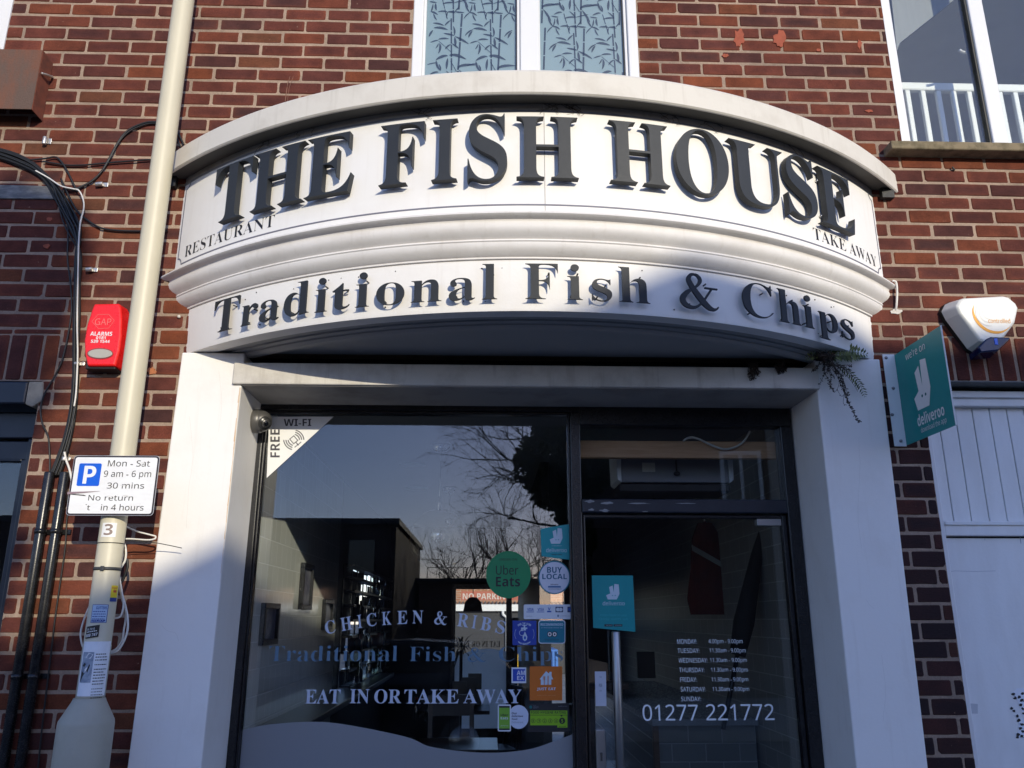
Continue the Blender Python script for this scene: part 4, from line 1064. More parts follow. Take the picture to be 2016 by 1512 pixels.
for zz in (SZ0+.0725, SZ1-.0725): b.lathe([(.0497,-.010),(.0525,-.010),(.0525,.010),(.0497,.010)], (PX, YP, zz), 32)
obj('bracket', b, plain('galvanised', (.42,.42,.41), .45, .8), psign)

# white flex looped round the lamp post
def wire(name, pts, r, mat, label, cat='cable', group=None, k=8, n=8):
    b = MB(); b.tube(spline(pts, k), r, n); return solo(name, b, mat, label, cat, group)
P = lambda y: (lambda a: [at(x, yy, y) for x, yy in a])
wire('cable', P(-.155)([(240,1066),(246,1074),(248,1088),(246,1104),(238,1118),(235,1130),(238,1160),(246,1190),(251,1215),(251,1240),(244,1262),(232,1280),(216,1286),(200,1287)]), .0042, CABLEW, 'white flex hanging in a long loop beside the lamp post')
wire('cable', P(-.15)([(236,1074),(241,1086),(241,1100),(236,1116),(234,1140),(240,1178),(248,1206),(244,1240),(240,1262),(228,1278),(214,1284)]), .0036, CABLEW, 'second white flex inside the long loop beside the lamp post')
wire('cable', P(-.185)([(234,1130),(240,1165),(243,1190),(238,1212),(228,1217),(221,1215)]), .0034, CABLEW, 'short grey white flex curling behind the lamp post')
wire('cable', P(-.185)([(176,1194),(166,1218),(159,1244),(160,1262),(164,1275),(172,1284)]), .0036, CABLEW, 'white flex looping out on the left of the lamp post')
wire('cable', [at(246,1036,-.155), at(270,1046,-.13), at(296,1053,-.12), at(306,1056,-.115), at(304,1061,-.12), at(290,1063,-.13), at(260,1061,-.14), at(243,1061,-.155)], .0034, CABLEW, 'white flex kinked out to the right under the parking sign')
wire('cable', P(-.14)([(250,1100),(251,1116),(246,1132),(240,1146)]), .0058, CABLEB, 'thick black cable end behind the lamp post')
wire('wire', [at(243,1064,-.155), at(300,1068,-.12), at(330,1073,-.10), at(358,1079,-.085)], .0017, CABLEB, 'thin dark wire end poking right over the white pier', 'wire')
wire('cable', P(-.39)([(0,0),(0,0)]) if False else [at(121,1430,-.275), at(121,1458,-.29), at(124,1490,-.295), at(123,1530,-.295)], .004, CABLEW, 'white flex running down the lamp post base')

# ================================================================== alarm boxes
RED = paint('red_plastic', (.80,.012,.012), .28, (.72,.02,.015), .3, 4, bmp=.02)
yb, yf = .0, -.085
def pxpoly(pts, Y): return [tuple(at(x, y, Y)) for x, y in pts]
ab = thing('alarm_box', 'bright red burglar alarm box on the brick beside the lamp post', 'alarm box', (at(208, 720, 0).x, 0, at(208, 720, 0).z))
front = [(173,719),(225,719),(233,690),(237,660),(238,625),(236,605),(233,598),(186,599),(181,612),(172,640),(167,670),(168,697)]
F = [Vector(at(x, y, yf)) for x, y in front]
c = sum(F, Vector())/len(F)
B_ = []
for p in F:
    q = Vector((c.x+.001+(p.x-c.x)*1.14, yb-.012, c.z+(p.z-c.z)*1.04)); B_.append(q)
M_ = [Vector((c.x+(p.x-c.x)*1.05, yf+.008, c.z+(p.z-c.z)*1.02)) for p in F]
b = MB(); b.loft([B_, M_, F], False, True); obj('cover', b, RED, ab, .006, 3)
b = MB(); zb = min(q.z for q in B_); xa, xb = min(q.x for q in B_)+.01, max(q.x for q in B_)-.01; b.box(xa+.004, xb-.004, -.012, .004, zb+.004, max(q.z for q in B_)-.006); b.box(xa+.012, xb-.012, -.070, .0, zb-.006, zb+.03); obj('base', b, plain('alarm_black', (.012,.012,.012), .6), ab, .004)
LENS = plain('lens_grey', (.40,.38,.32), .3)
def ellipse(cx, cy, rx, ry, Y0, Y1, n=28):
    return [[tuple(at(cx+rx*cos(2*pi*k/n), cy-ry*sin(2*pi*k/n), Y)) for k in range(n)] for Y in (Y0, Y1)]
b = MB(); b.loft(ellipse(197, 696, 26, 11, yf+.002, yf-.0022)); obj('lens_rim', b, plain('rim_dark_red', (.25,.05,.04), .4), ab)
b = MB(); b.loft(ellipse(197, 696, 24, 9, yf, yf-.005)); obj('lens', b, LENS, ab, .002)
PINK = plain('faded_white_print', (.80,.16,.14), .5)
b = MB(); Yt = yf-.0015
text_px(b, 'ALARMS', 178, 221, 653, 661, Yt, 'bold'); text_px(b, '0181', 189, 208, 662, 668, Yt, 'bold'); text_px(b, '539 1544', 179, 216, 669, 675, Yt, 'bold'); obj('lettering', b, plain('white_print', (.75,.75,.75), .5), ab)
b = MB(); hexo = [(181,633),(193,619),(214,619),(225,631),(214,646),(194,647)]
for (a0, a1) in zip(hexo, hexo[1:]+hexo[:1]):
    p, q = at(*a0, Yt), at(*a1, Yt); d = (q-p).normalized()*.0009; nn = Vector((-d.z, 0, d.x)); b.poly([p+nn, p-nn, q-nn, q+nn])
text_px(b, 'GAP', 187, 219, 627, 640, Yt, 'sans'); obj('emblem', b, PINK, ab)

SHELL = paint('white_shell', (.78,.77,.72), .3, (.62,.60,.52), .3, 5, bmp=.02); 
wa = thing('alarm_box', 'white shield shaped alarm box with orange arc and dark blue lens on the brick', 'alarm box', (at(1940, 695, 0).x, 0, at(1940, 695, 0).z))
yf = -.105
front = [(1944,676),(1962,673),(1972,668),(1997,634),(2003,606),(1999,598),(1985,586),(1975,584),(1900,588),(1892,592),(1886,604),(1893,618),(1930,668)]
F = [Vector(at(x, y, yf)) for x, y in front]; c = sum(F, Vector())/len(F)
B_ = [Vector((c.x-.004+(p.x-c.x)*1.20, -.018, c.z+(p.z-c.z)*1.17)) for p in F]; M_ = [Vector((c.x+(p.x-c.x)*1.05, yf+.010, c.z+(p.z-c.z)*1.05)) for p in F]
b = MB(); b.loft([B_, M_, F], False, True); obj('cover', b, SHELL, wa, .008, 3)
B2 = [Vector((c.x-.004+(p.x-c.x)*1.215, 0, c.z+(p.z-c.z)*1.19)) for p in F]; B3 = [Vector((q.x, -.022, q.z)) for q in B2]
b = MB(); b.loft([[Vector((q.x, .004, q.z)) for q in B2], B3]); obj('base', b, plain('alarm_black', (.012,.012,.012), .6), wa, .003)
BL = plain('blue_lens', (.004,.010,.05), .08)
lp = [(1931,694),(1966,690),(1985,672),(1990,664),(1951,663),(1942,667),(1926,684)]
G = [Vector(at(x, y, yf-.004)) for x, y in lp]; gc = sum(G, Vector())/len(G)
b = MB(); b.loft([[Vector((gc.x+(p.x-gc.x)*1.06, -.03, gc.z-.012+(p.z-gc.z)*1.05)) for p in G], [Vector((gc.x+(p.x-gc.x)*1.03, yf+.008, gc.z+(p.z-gc.z)*1.03)) for p in G], G], True, True); obj('lens', b, BL, wa, .006, 3)
p0, p1 = at(1957, 666, yf-.0065), at(1966, 679, yf-.0065)
b = MB(); b.box(p0.x, p1.x, yf-.0068, yf-.003, p1.z, p0.z); obj('lamp', b, plain('bright_blue', (.05,.16,.75), .2), wa, .002)
ORN = plain('orange_print', (.85,.36,.02), .5); b = MB(); Yt = yf-.0013
arc_o = spline([at(x, y, Yt) for x, y in ((1918,599),(1914,612),(1918,628),(1928,642),(1944,653),(1962,657),(1978,653),(1990,642))], 6)
arc_i = spline([at(x, y, Yt) for x, y in ((1918,599),(1917,611),(1922,625),(1932,638),(1946,648),(1962,652),(1977,650),(1990,642))], 6)
for i in range(len(arc_o)-1): b.poly([arc_o[i], arc_i[i], arc_i[i+1], arc_o[i+1]])
text_px(b, 'controlled', 1946, 1989, 627, 636, Yt, 'sans'); obj('lettering', b, ORN, wa)
b = MB()
for k, (r, w_) in enumerate(((22, 1.2), (29, 1.6), (15, .9))):
    pts = []
    for j in range(15):
        a = radians(150+9*j); pts.append((1950+r*cos(a), 614-r*sin(a)*.95))
    for (a0, a1) in zip(pts, pts[1:]):
        p, q = at(*a0, Yt), at(*a1, Yt); d = (q-p).normalized()*.0007*w_; nn = Vector((-d.z, 0, d.x)); b.poly([p+nn, p-nn, q-nn, q+nn])
obj('faded_print', b, plain('faded_grey', (.64,.63,.60), .5), wa)

# ================================================================== cables, pipes and clips on the left
cg = 'black cables sweeping down the brick wall'
def cab(px, r, label, mat=CABLEB, dy=-.012, grp=None): return wire('cable', [at(x, y, dy-.0) for x, y in px], r, mat, label, 'cable', grp)
TL = 'black cable in the thick bundle sweeping down the brick wall on the left'
r5 = random.Random(11)
for k in range(10):
    f = (k-4.5)/4.5; e = r5.uniform(-4, 4); d = r5.uniform(-3, 3)
    up_ = [(-30,297+f*9),(0,303+f*10),(38,316+f*11+d*.4),(72,334+f*9)]
    mid = [(100-f*9+d,362-f*2),(118-f*16+e,388-f*8),(134-f*17+e,420-f*14),(147-f*12,452-f*8)]
    if k % 3 == 1: mid = [(104-f*12,366),(124-f*20,402-f*8),(138-f*22,440),(150-f*10,476)]
    tail = [(154+f*5,500+e),(152+f*5+d*.5,560),(151+f*6,620+e),(149+f*5+d,690),(149+f*5,740),(144+f*6+d,805),(133+f*7,862),(119+f*9,908),(108+f*10,936)]
    cab(up_+mid+tail, r5.uniform(.0034, .0050), TL, dy=-.010-.006*(k % 3), grp=cg)
cab([(70,336),(95,350),(120,366),(145,372),(155,375),(163,390),(165,410),(158,440),(155,480),(154,520),(153,560),(152,640),(153,700),(150,770),(146,800)], .0036, 'white cable running down beside the black bundle', CABLEW, -.03)
cab([(60,315),(90,312),(108,309),(118,315),(130,332),(142,356),(152,378)], .0042, 'black cable clipped level before dropping into the bundle', dy=-.014)
cab([(85,318),(110,322),(130,325),(165,325),(230,319),(300,314)], .0042, 'thin black cable running level to the right from the bundle')
cab([(128,370),(140,373),(156,369),(178,358),(198,340),(215,312),(230,284),(246,262),(268,248),(299,240),(340,248),(362,285)], .0046, 'black cable climbing in an arch behind the lamp post')
cab([(130,372),(148,374),(160,368),(180,358),(200,338),(217,311),(232,283),(249,263),(272,250),(301,243),(336,252),(356,290)], .0042, 'second black cable arching beside the first behind the lamp post')
cab([(120,352),(140,395),(152,415),(165,428),(185,442),(203,450),(235,454),(275,455),(330,454)], .0046, 'black cable sagging right from the bundle to the canopy')
cab([(124,372),(132,420),(134,460),(133,510),(139,560),(141,610),(134,660),(122,710),(105,745),(88,775),(80,805),(84,835),(95,860),(98,900),(98,930)], .0040, 'lone black cable wandering left of the bundle down to the pipe')
cab([(131,930),(133,1000),(131,1030),(128,1080),(118,1150),(108,1220),(100,1290),(90,1370),(82,1440),(74,1520)], .0034, 'thin black cable running straight down right of the pipes', dy=-.012)
cab([(127,890),(130,905),(137,925),(142,950)], .0048, 'white cable end hanging behind the parking sign', CABLEW, -.03)
wire('cable', [at(1757,553,-.02), at(1764,556,-.02), at(1766,575,-.018), at(1765,600,-.014), at(1763,612,-.002)], .0052, CABLEW, 'short white cable entering the brick at the right end of the canopy')
SEAL = paint('silicone_smear', (.62,.58,.52), .5, (.35,.3,.25), .5, 40, bmp=.4)
b = MB(); blotch(b, 1764, 614, 13, 5, 33, -.006); solo('sealant_smear', b, SEAL, 'pale smear of sealant where the white cable enters the brick', 'sealant')
def pipe(px0, px1, label, y=-.03):
    a = at(px0, 930, y); c = at(px1, 1512, y); b = MB(); x = a.x
    b.lathe([(.0205, 0), (.0205, a.z-.004), (.0190, a.z), (.0165, a.z), (.0165, a.z-.03)], (x, y, 0), 20)
    p = solo('conduit_pipe', b, PIPEB, label, 'pipe', 'black pipes beside the dark window')
    b = MB()
    for zz in (a.z-.25, 1.38, .8): b.lathe([(.0207,-.010),(.0235,-.010),(.0235,.010),(.0207,.010)], (x, y, zz), 20); b.box(x+.015, x+.050, -.010, .0, zz-.010, zz+.010)
    obj('saddle', b, PIPEB, p); return x
pipe(98, 15, 'black conduit pipe nearer the dark window, left of the pair'); pipe(128, 38, 'black conduit pipe nearer the lamp post, right of the pair')
BRK = plain('clip_metal', (.50,.48,.45), .35, .7)
def clip(cx, cy, w, h, label, flip=False):
    p = at(cx, cy, 0); q = at(cx+w, cy+h, 0); W_, H_ = q.x-p.x, p.z-q.z; b = MB()
    b.tube([(p.x+W_*.3, -.018, p.z-H_*.9), (p.x+W_*.3, -.018, p.z-H_*.1)], .010, 12) if flip else b.tube([(p.x, -.016, p.z-H_*.55), (p.x+W_*.55, -.016, p.z-H_*.45)], .011, 12)
    b.lathe([(.0001,0),(.011,0),(.011,.003),(.0001,.003)], (p.x+W_*.68, -.001, p.z-H_*.35), 12, 'y')
    b.box(p.x+W_*.2, p.x+W_*.9, -.006, -.002, p.z-H_*.7, p.z-H_*.1)
    return solo('pipe_clip', b, BRK, label, 'clip', 'empty pipe clips on the brick wall', .0015)
clip(88, 272, 14, 18, 'empty metal pipe clip just under the rusty box', True); clip(193, 359, 22, 14, 'empty metal pipe clip with a bolt, right of the cable bundle'); clip(174, 527, 20, 13, 'empty metal pipe clip above the red alarm box')
clip(152, 712, 16, 12, 'small metal clip holding the cables beside the red alarm box'); clip(128, 900, 10, 10, 'small metal clip near the pipe tops', True)
b = MB(); c = at(353, 624, 0); b.ball((c.x, -.004, c.z), .008, 10, 6); c = at(1880, 336, 0); solo('wall_plug', b, plain('plug_white', (.6,.57,.52), .6), 'white plug in the brick beside the left end of the canopy', 'wall plug')
b = MB(); c = at(1876, 334, 0); b.tube([(c.x-.008, -.012, c.z+.008), (c.x, -.006, c.z), (c.x+.004, .002, c.z-.004)], .004, 8); b.ball((c.x, -.008, c.z-.004), .007, 8, 6); solo('wall_hook', b, plain('hook_dark', (.05,.045,.04), .6), 'small dark hook in the brick below the mossy sill', 'hook')

# ================================================================== rusty metal box, upper left
RUST = paint('rusty_paint', (.105,.066,.050), .85, (.19,.058,.024), 1.0, 9, bmp=.5, stretch=(1,1,.35))
RUST2 = paint('rusted_side', (.19,.052,.028), .85, (.05,.028,.022), .7, 22, bmp=.5)
wt = at(108, 107, 0); 
lo, hi = -1.2, -.02
for _ in range(40):
    m_ = (lo+hi)/2
    if at(86, 98, m_).x > wt.x: lo = m_
    else: hi = m_
YB = max(min((lo+hi)/2, -.10), -.35)
xr = wt.x; ztop = at(86, 98, YB).z; zbot = at(62, 215, YB).z
mb_ = thing('metal_box', 'rusty brown metal box jutting from the brick at the upper left', 'metal box', (xr-.3, YB, zbot))
b = MB(); x0 = xr-.75
b.loft([[(x0, YB, zbot), (xr, YB, zbot), (xr, YB, ztop), (x0, YB, ztop)], [(x0, YB+.004, zbot), (xr-.004, YB+.004, zbot), (xr-.004, YB+.004, ztop), (x0, YB+.004, ztop)]]); obj('front_plate', b, RUST, mb_, .004)
b = MB(); b.box(xr-.0042, xr, YB+.0042, .0, zbot-.0, ztop); obj('side_plate', b, RUST2, mb_, .002)
b = MB(); b.box(x0, xr-.0042, YB+.0042, .0, ztop-.005, ztop); b.box(x0, xr-.0042, YB+.02, .0, zbot+.12, zbot+.13); obj('top_plate', b, RUST, mb_)
hp = atx(92, 148, xr+.006)
b = MB(); b.tube(spline([(xr+.004, hp.y-.04, hp.z-.02), (xr+.016, hp.y-.01, hp.z-.006), (xr+.014, hp.y+.03, hp.z+.012), (xr+.002, hp.y+.05, hp.z+.03)]), .006, 8); obj('hook', b, BRK, mb_)

# ================================================================== projecting sign
TEAL = paint('teal_panel', (.0,.235,.225), .35, (.0,.20,.19), .3, 4, bmp=.01)
XPJ = at(1770, 790, -.035).x+.02
tA, tB = atx(1760, 700, XPJ), atx(1781, 879, XPJ)
yi = -.012
oA, oB = atx(1854, 639, XPJ), atx(1879, 837, XPJ)
yo = (oA.y+oB.y)/2; zt_, zb_ = (tA.z+oA.z)/2, (tB.z+oB.z)/2
ps = thing('projecting_sign', 'teal projecting sign with white animal head emblem on the right pier', 'projecting sign', (XPJ, (yi+yo)/2, zb_))
b = MB(); b.box(XPJ, XPJ+.004, yo, yi, zb_, zt_); obj('panel', b, TEAL, ps)
b = MB(); b.box(XPJ-.0006, XPJ+.0046, yo-.001, yo+.002, zb_, zt_); obj('edge_strip', b, plain('pale_edge', (.7,.72,.7), .4), ps)
FL = paint('white_flange', (.75,.77,.78), .35, (.6,.6,.6), .2, 6)
fa = at(1738, 702, yi).x
b = MB(); b.box(fa, XPJ, yi, yi+.004, zb_-.005, zt_+.004); fl = obj('flange', b, FL, ps, .001)
for (bx, by) in ((1745,704),(1759,764),(1757,816),(1774,868)):
    c = at(bx, by, yi-.003); b = MB(); b.lathe([(.0001,0),(.0075,0),(.0070,.004),(.004,.007),(.0001,.0075)], (c.x, yi, c.z), 14, 'y'); obj('bolt', b, plain('bolt_grey', (.28,.28,.30), .35, .6), fl)
YW, ZH = yi-yo, zt_-zb_
side = lambda u, v, w: (XPJ-.0012-w, yi-YW*u, zb_+ZH*v)
b = MB(); wp = plain('white_print', (.75,.75,.75), .5)
put_text(b, "we're on", .235, .655, .865, .945, side, 'sans'); put_text(b, 'deliveroo', .30, .84, .135, .255, side, 'bold'); put_text(b, 'download the app', .345, .855, .045, .115, side, 'sans'); obj('lettering', b, wp, ps)
def emblem(mb, fn, x0, x1, z0, z1):
    # angular animal head with two long ears
    P1 = [(.0,.27),(.30,.39),(.22,.80),(.48,.90),(.55,.46),(.60,1.0),(.92,.97),(.98,.36),(.78,.0),(.12,.0)]
    head = [(.0,.27),(.30,.39),(.36,.42),(.55,.46),(.98,.36),(.78,.0),(.12,.0)]
    for poly in (head, [(.30,.39),(.22,.80),(.48,.90),(.55,.455),(.36,.415)], [(.55,.46),(.60,1.0),(.92,.97),(.98,.36)]):
        mb.poly([fn(x0+(x1-x0)*a, z0+(z1-z0)*c, 0) for a, c in poly])
b = MB(); emblem(b, side, .30, .66, .295, .79); em = obj('emblem', b, wp, ps)
def eyes(mb, fn, x0, x1, z0, z1, off=.0006):
    for ex in (.47, .67):
        mb.poly([fn(x0+(x1-x0)*ex+(x1-x0)*.045*cos(2*pi*k/12), z0+(z1-z0)*.255+(z1-z0)*.032*sin(2*pi*k/12), off) for k in range(12)])
b = MB(); eyes(b, side, .30, .66, .295, .79); obj('eye', b, plain('eye_teal', (.0,.12,.12), .5), em)

# ================================================================== fern on the canopy's right end
FERN = leaf_mat('fern_green', (.035,.055,.012), (.13,.15,.03)); DEAD = leaf_mat('fern_dead', (.016,.011,.008), (.055,.032,.018))
def frond(mb, pts, L0, pitch, r=random.Random(5), taper=True, twig=.0014, droop=0.0):
    sp_ = spline(pts, 10); mb.tube(sp_, [twig*(1-.7*i/len(sp_)) for i in range(len(sp_))], 5)
    acc = 0
    for i in range(1, len(sp_)):
        acc += (sp_[i]-sp_[i-1]).length
        if acc < pitch: continue
        acc = 0; t = i/len(sp_); L = L0*(sin(pi*min(t*.85+.12, 1))**.7 if taper else 1)
        d = (sp_[i]-sp_[i-1]).normalized()
        for s in (-1, 1):
            sidev = Vector((-d.z, 0, d.x))*s*(L*r.uniform(.8, 1.1))+d*L*.35+Vector((0, r.uniform(-.3,.3)*L, -droop*L))
            wv_ = d*L*.14
            p = sp_[i]; m_ = p+sidev*.5
            wv_ = wv_*1.6; mb.poly([p, m_+wv_, p+sidev, m_-wv_])
fern = thing('fern', 'small green fern with withered trailing stems rooted at the right end of the canopy', 'fern', tuple(at(1620, 705, -.12)))
b = MB(); rr = random.Random(6); Yf = -.13
Q = lambda a, y=Yf: [at(x, yy, y) for x, yy in a]
frond(b, Q([(1632,706),(1655,695),(1680,693),(1706,698)]), .042, .011, rr); frond(b, Q([(1630,702),(1640,690),(1652,683),(1664,686)]), .030, .010, rr); frond(b, Q([(1640,702),(1668,701),(1694,700)], -.16), .030, .010, rr)
frond(b, Q([(1642,713),(1662,726),(1684,745),(1697,765),(1703,780)], -.08), .024, .010, rr, droop=.3); frond(b, Q([(1615,702),(1600,700),(1586,706)], -.15), .022, .010, rr)
obj('green_frond', b, FERN, fern)
b = MB()
def trail(mb, pts, leafL, dens, y0):
    """a thin withered stem, kinked, with small curled leaf remains at odd angles"""
    P3 = []
    for i, (x, y) in enumerate(pts): P3.append(at(x+rr.uniform(-2.5,2.5), y+rr.uniform(-2,2), y0+rr.uniform(-.012,.012)))
    q = spline(P3, 9); mb.tube(q, [.0013*(1-.5*i/len(q)) for i in range(len(q))], 4)
    for p in q:
        if rr.random() > dens: continue
        for _ in range(rr.randint(1, 3)):
            d = Vector((rr.gauss(0,1), rr.gauss(0,.7), rr.gauss(-.4,1))).normalized(); L = leafL*rr.uniform(.5, 1.4); w = d.orthogonal().normalized(); w.rotate(Matrix.Rotation(rr.uniform(0, 6.28), 3, d)); w *= L*rr.uniform(.22, .42)
            c = d.cross(w).normalized()*L*.25
            mb.poly([p, p+d*L*.55+w+c, p+d*L]); mb.poly([p, p+d*L, p+d*L*.55-w+c])
for k in range(14):
    x1 = 1600+k*6.5+rr.uniform(-5,5); y1 = 735+rr.uniform(-18, 35)*(.5+k/14)
    trail(b, [(1612+k*2,702),(1616+k*2.6,712+k*.6),((1618+k*3+x1)/2+rr.uniform(-5,5),(716+y1)/2),(x1,y1)], .008, .75, rr.uniform(-.17,-.08))
for s_ in ([(1625,702),(1645,725),(1660,755),(1668,785),(1676,805),(1686,824),(1695,830)],[(1635,705),(1652,738),(1664,770),(1674,800),(1684,818)],[(1618,704),(1624,730),(1634,755),(1642,770)],[(1628,704),(1650,740),(1662,772),(1672,796)],[(1636,712),(1658,748),(1668,780)]): trail(b, s_, .010, .95, rr.uniform(-.15,-.09))
for s_ in ([(1640,712),(1656,742),(1664,765),(1656,782),(1648,770)],[(1630,715),(1650,750),(1644,772),(1634,758)],[(1650,720),(1676,748),(1690,770)],[(1630,700),(1624,686),(1620,676),(1628,670)],[(1626,700),(1612,690),(1602,684)],[(1648,728),(1662,760),(1660,790),(1668,796)]): trail(b, s_, .006, .15, rr.uniform(-.16,-.09))
for k in range(30):                              # matted roots and leaves wedged under the fascia's edge
    a = rr.uniform(0, 2*pi); q = rr.uniform(3, 24); x, y = 1616+q*cos(a)*1.25, 702+q*sin(a)*.42
    trail(b, [(1616+rr.uniform(-8,8), 702), ((1616+x)/2, (702+y)/2+rr.uniform(-3,3)), (x, y)], .011, .8, rr.uniform(-.17,-.09))
obj('withered_stem', b, DEAD, fern)
for (cx, cy, hh, label) in ((1483, 722, 26, 'dark tuft of dead moss hanging over the lintel, left of the other tuft'), (1535, 720, 17, 'small dark tuft of dead moss hanging over the lintel nearer the fern')):
    b = MB()
    for k in range(15):
        x = cx+rr.uniform(-8, 8); L = hh*rr.uniform(.35, 1)
        trail(b, [(x, cy-6), (x+rr.uniform(-3,3), cy+L*.4), (x+rr.uniform(-2,6), cy+L)], .008, .8, -.058)
    solo('moss_tuft', b, DEAD, label, 'moss', 'tufts hanging from the lintel')

# ================================================================== timber doors on the right
TW = paint('white_gloss_paint', (.80,.80,.79), .42, (.58,.56,.53), .35, 5, bmp=.12, stretch=(2,2,.5))
YD = .115
td = thing('timber_doors', 'white painted timber doorway with boarded panel above a flush door', 'timber door', (2.9, YD, 0))
gx0 = GD[0]+.004; gtop = at(1900, 752, YD-.03).z
z1 = at(1900, 803, YD).z; zm0 = at(1900, 1032, YD).z; zm1 = at(1900, 1056, YD).z
b = MB(); b.box(gx0, 4.6, YD-.035, YD+.05, z1, z1+.07); b.box(gx0, gx0+.062, YD-.03, YD+.05, 0, z1); b.box(gx0+.062, 4.6, YD-.028, YD+.05, zm1, zm0); b.box(gx0, 4.6, YD-.05, YD-.035, z1+.038, z1+.07); obj('frame', b, TW, td, .004)
b = MB(); b.box(gx0+.062, 4.6, YD-.036, YD-.0285, zm0-.008, zm0+.010); obj('drip_mould', b, TW, td, .003)
b = MB(); b.box(gx0-.03, 4.6, YD+.0, YD+.12, z1+.07, GD[3]); obj('head_gap', b, plain('head_gap_black', (.02,.02,.02), .9), td)  # black fill in the gap over the frame
b = MB(); xw = gx0+.062; bw = .083; first = True
while xw < 4.5:
    e = xw+(bw if not first else .062); first = False
    b.box(xw+.002, e-.002, YD, YD+.02, zm0, z1); xw = e
obj('boarded_panel', b, TW, td, .003); b = MB(); b.box(gx0+.05, 4.6, YD+.021, YD+.03, zm0-.02, z1+.02); obj('backing', b, plain('backing_dark', (.06,.06,.07), .9), td)
dx0 = at(1836, 1065, YD).x
b = MB(); b.box(dx0, 4.6, YD-.006, YD+.035, .02, zm1-.008); dl = obj('door_leaf', b, TW, td, .003)
b = MB(); b.box(dx0-.007, dx0, YD+.0, YD+.03, .0, zm1); b.box(dx0, 4.6, YD+.0, YD+.03, zm1-.008, zm1); obj('door_gap', b, plain('gap_black', (.015,.015,.02), .9), td)
HN = paint('rusty_hinge', (.45,.43,.42), .5, (.22,.11,.06), .7, 60, bmp=.2)
for (px, py0, py1) in ((1841, 1104, 1141), (1892, 1490, 1527)):
    p, q = at(px, py0, YD-.012), at(px, py1, YD-.012); b = MB(); x = dx0-.003
    n_ = 5; hL = (p.z-q.z)/n_
    for k in range(n_): b.tube([(x, YD-.014, p.z-hL*k-.0008), (x, YD-.014, p.z-hL*(k+1)+.0008)], .006, 10)
    b.box(x, x+.016, YD-.0085, YD-.0062, q.z, p.z); obj('hinge', b, HN, dl)
CR = plain('crack_grey', (.28,.30,.36), .8)
def crack(mb, pts, w, Y):
    P_ = [at(x, y, Y) for x, y in pts]
    for p, q in zip(P_, P_[1:]):
        d = (q-p).normalized()*w*.5; nn = Vector((-d.z, 0, d.x)); mb.poly([p+nn, p-nn, q-nn, q+nn])
b = MB(); Yk = YD-.0068
crack(b, [(1860,1130),(1862,1145),(1866,1190)], .0014, Yk); crack(b, [(1870,1205),(1874,1230),(1878,1262),(1883,1300),(1891,1336)], .0012, Yk); crack(b, [(1850,1127),(1880,1124),(1920,1125),(1960,1124)], .0013, Yk); crack(b, [(1858,1058),(1860,1068)], .002, Yk); crack(b, [(2008,1056),(2010,1070)], .0025, Yk)
crack(b, [(1939,1059),(1939,1064)], .0015, Yk); obj('crack', b, CR, dl)
b = MB(); crack(b, [(1884,1225),(1886,1236)], .006, Yk); crack(b, [(1879,1190),(1880,1198)], .003, Yk); obj('chip', b, plain('chip_brown', (.10,.06,.05), .9), dl)
b = MB(); pp = [at(x, y, Yk) for x, y in ((1893,1405),(1893,1394),(1900,1387),(1912,1385),(1925,1386),(1925,1405))]; b.poly(pp); obj('glue_mark', b, plain('glue_grey', (.55,.56,.58), .7), dl)
# remains of a poster: torn paper with black print, one fly-poster
pg = thing('torn_poster', 'torn remains of a black printed poster on the white door', 'poster', tuple(at(2003, 1405, YD-.008)))
tp = [[(1993,1364),(2003,1355),(2016,1355),(2030,1357),(2030,1440),(2014,1408),(2006,1385),(2000,1372)],[(2006,1420),(2012,1414),(2030,1430),(2030,1453),(2000,1453),(2006,1437)]]
b = MB()
for t in tp: b.loft([[at(x, y, YD-.0064) for x, y in t], [at(x, y, YD-.0074) for x, y in t]])
obj('paper', b, PAPER, pg)
b = MB(); r6 = random.Random(8)
for (x, y) in [(1994,1366),(1999,1374),(2006,1372),(2012,1379),(2009,1388),(2014,1396),(2013,1365),(2015,1405),(1991,1395),(1996,1400),(2003,1410),(2006,1418),(2012,1426),(2009,1434),(2014,1440),(2005,1446),(2012,1450),(2003,1452),(2018,1380),(2022,1400),(2020,1436)]:
    pts = []
    for k in range(7):
        a = 2*pi*k/7+r6.uniform(-.3,.3); q = r6.uniform(.5, 1.25); p = at(x+4.2*q*cos(a), y-3.2*q*sin(a), YD-.0080); pts.append(p)
    b.poly(pts)
obj('print', b, INK, pg)

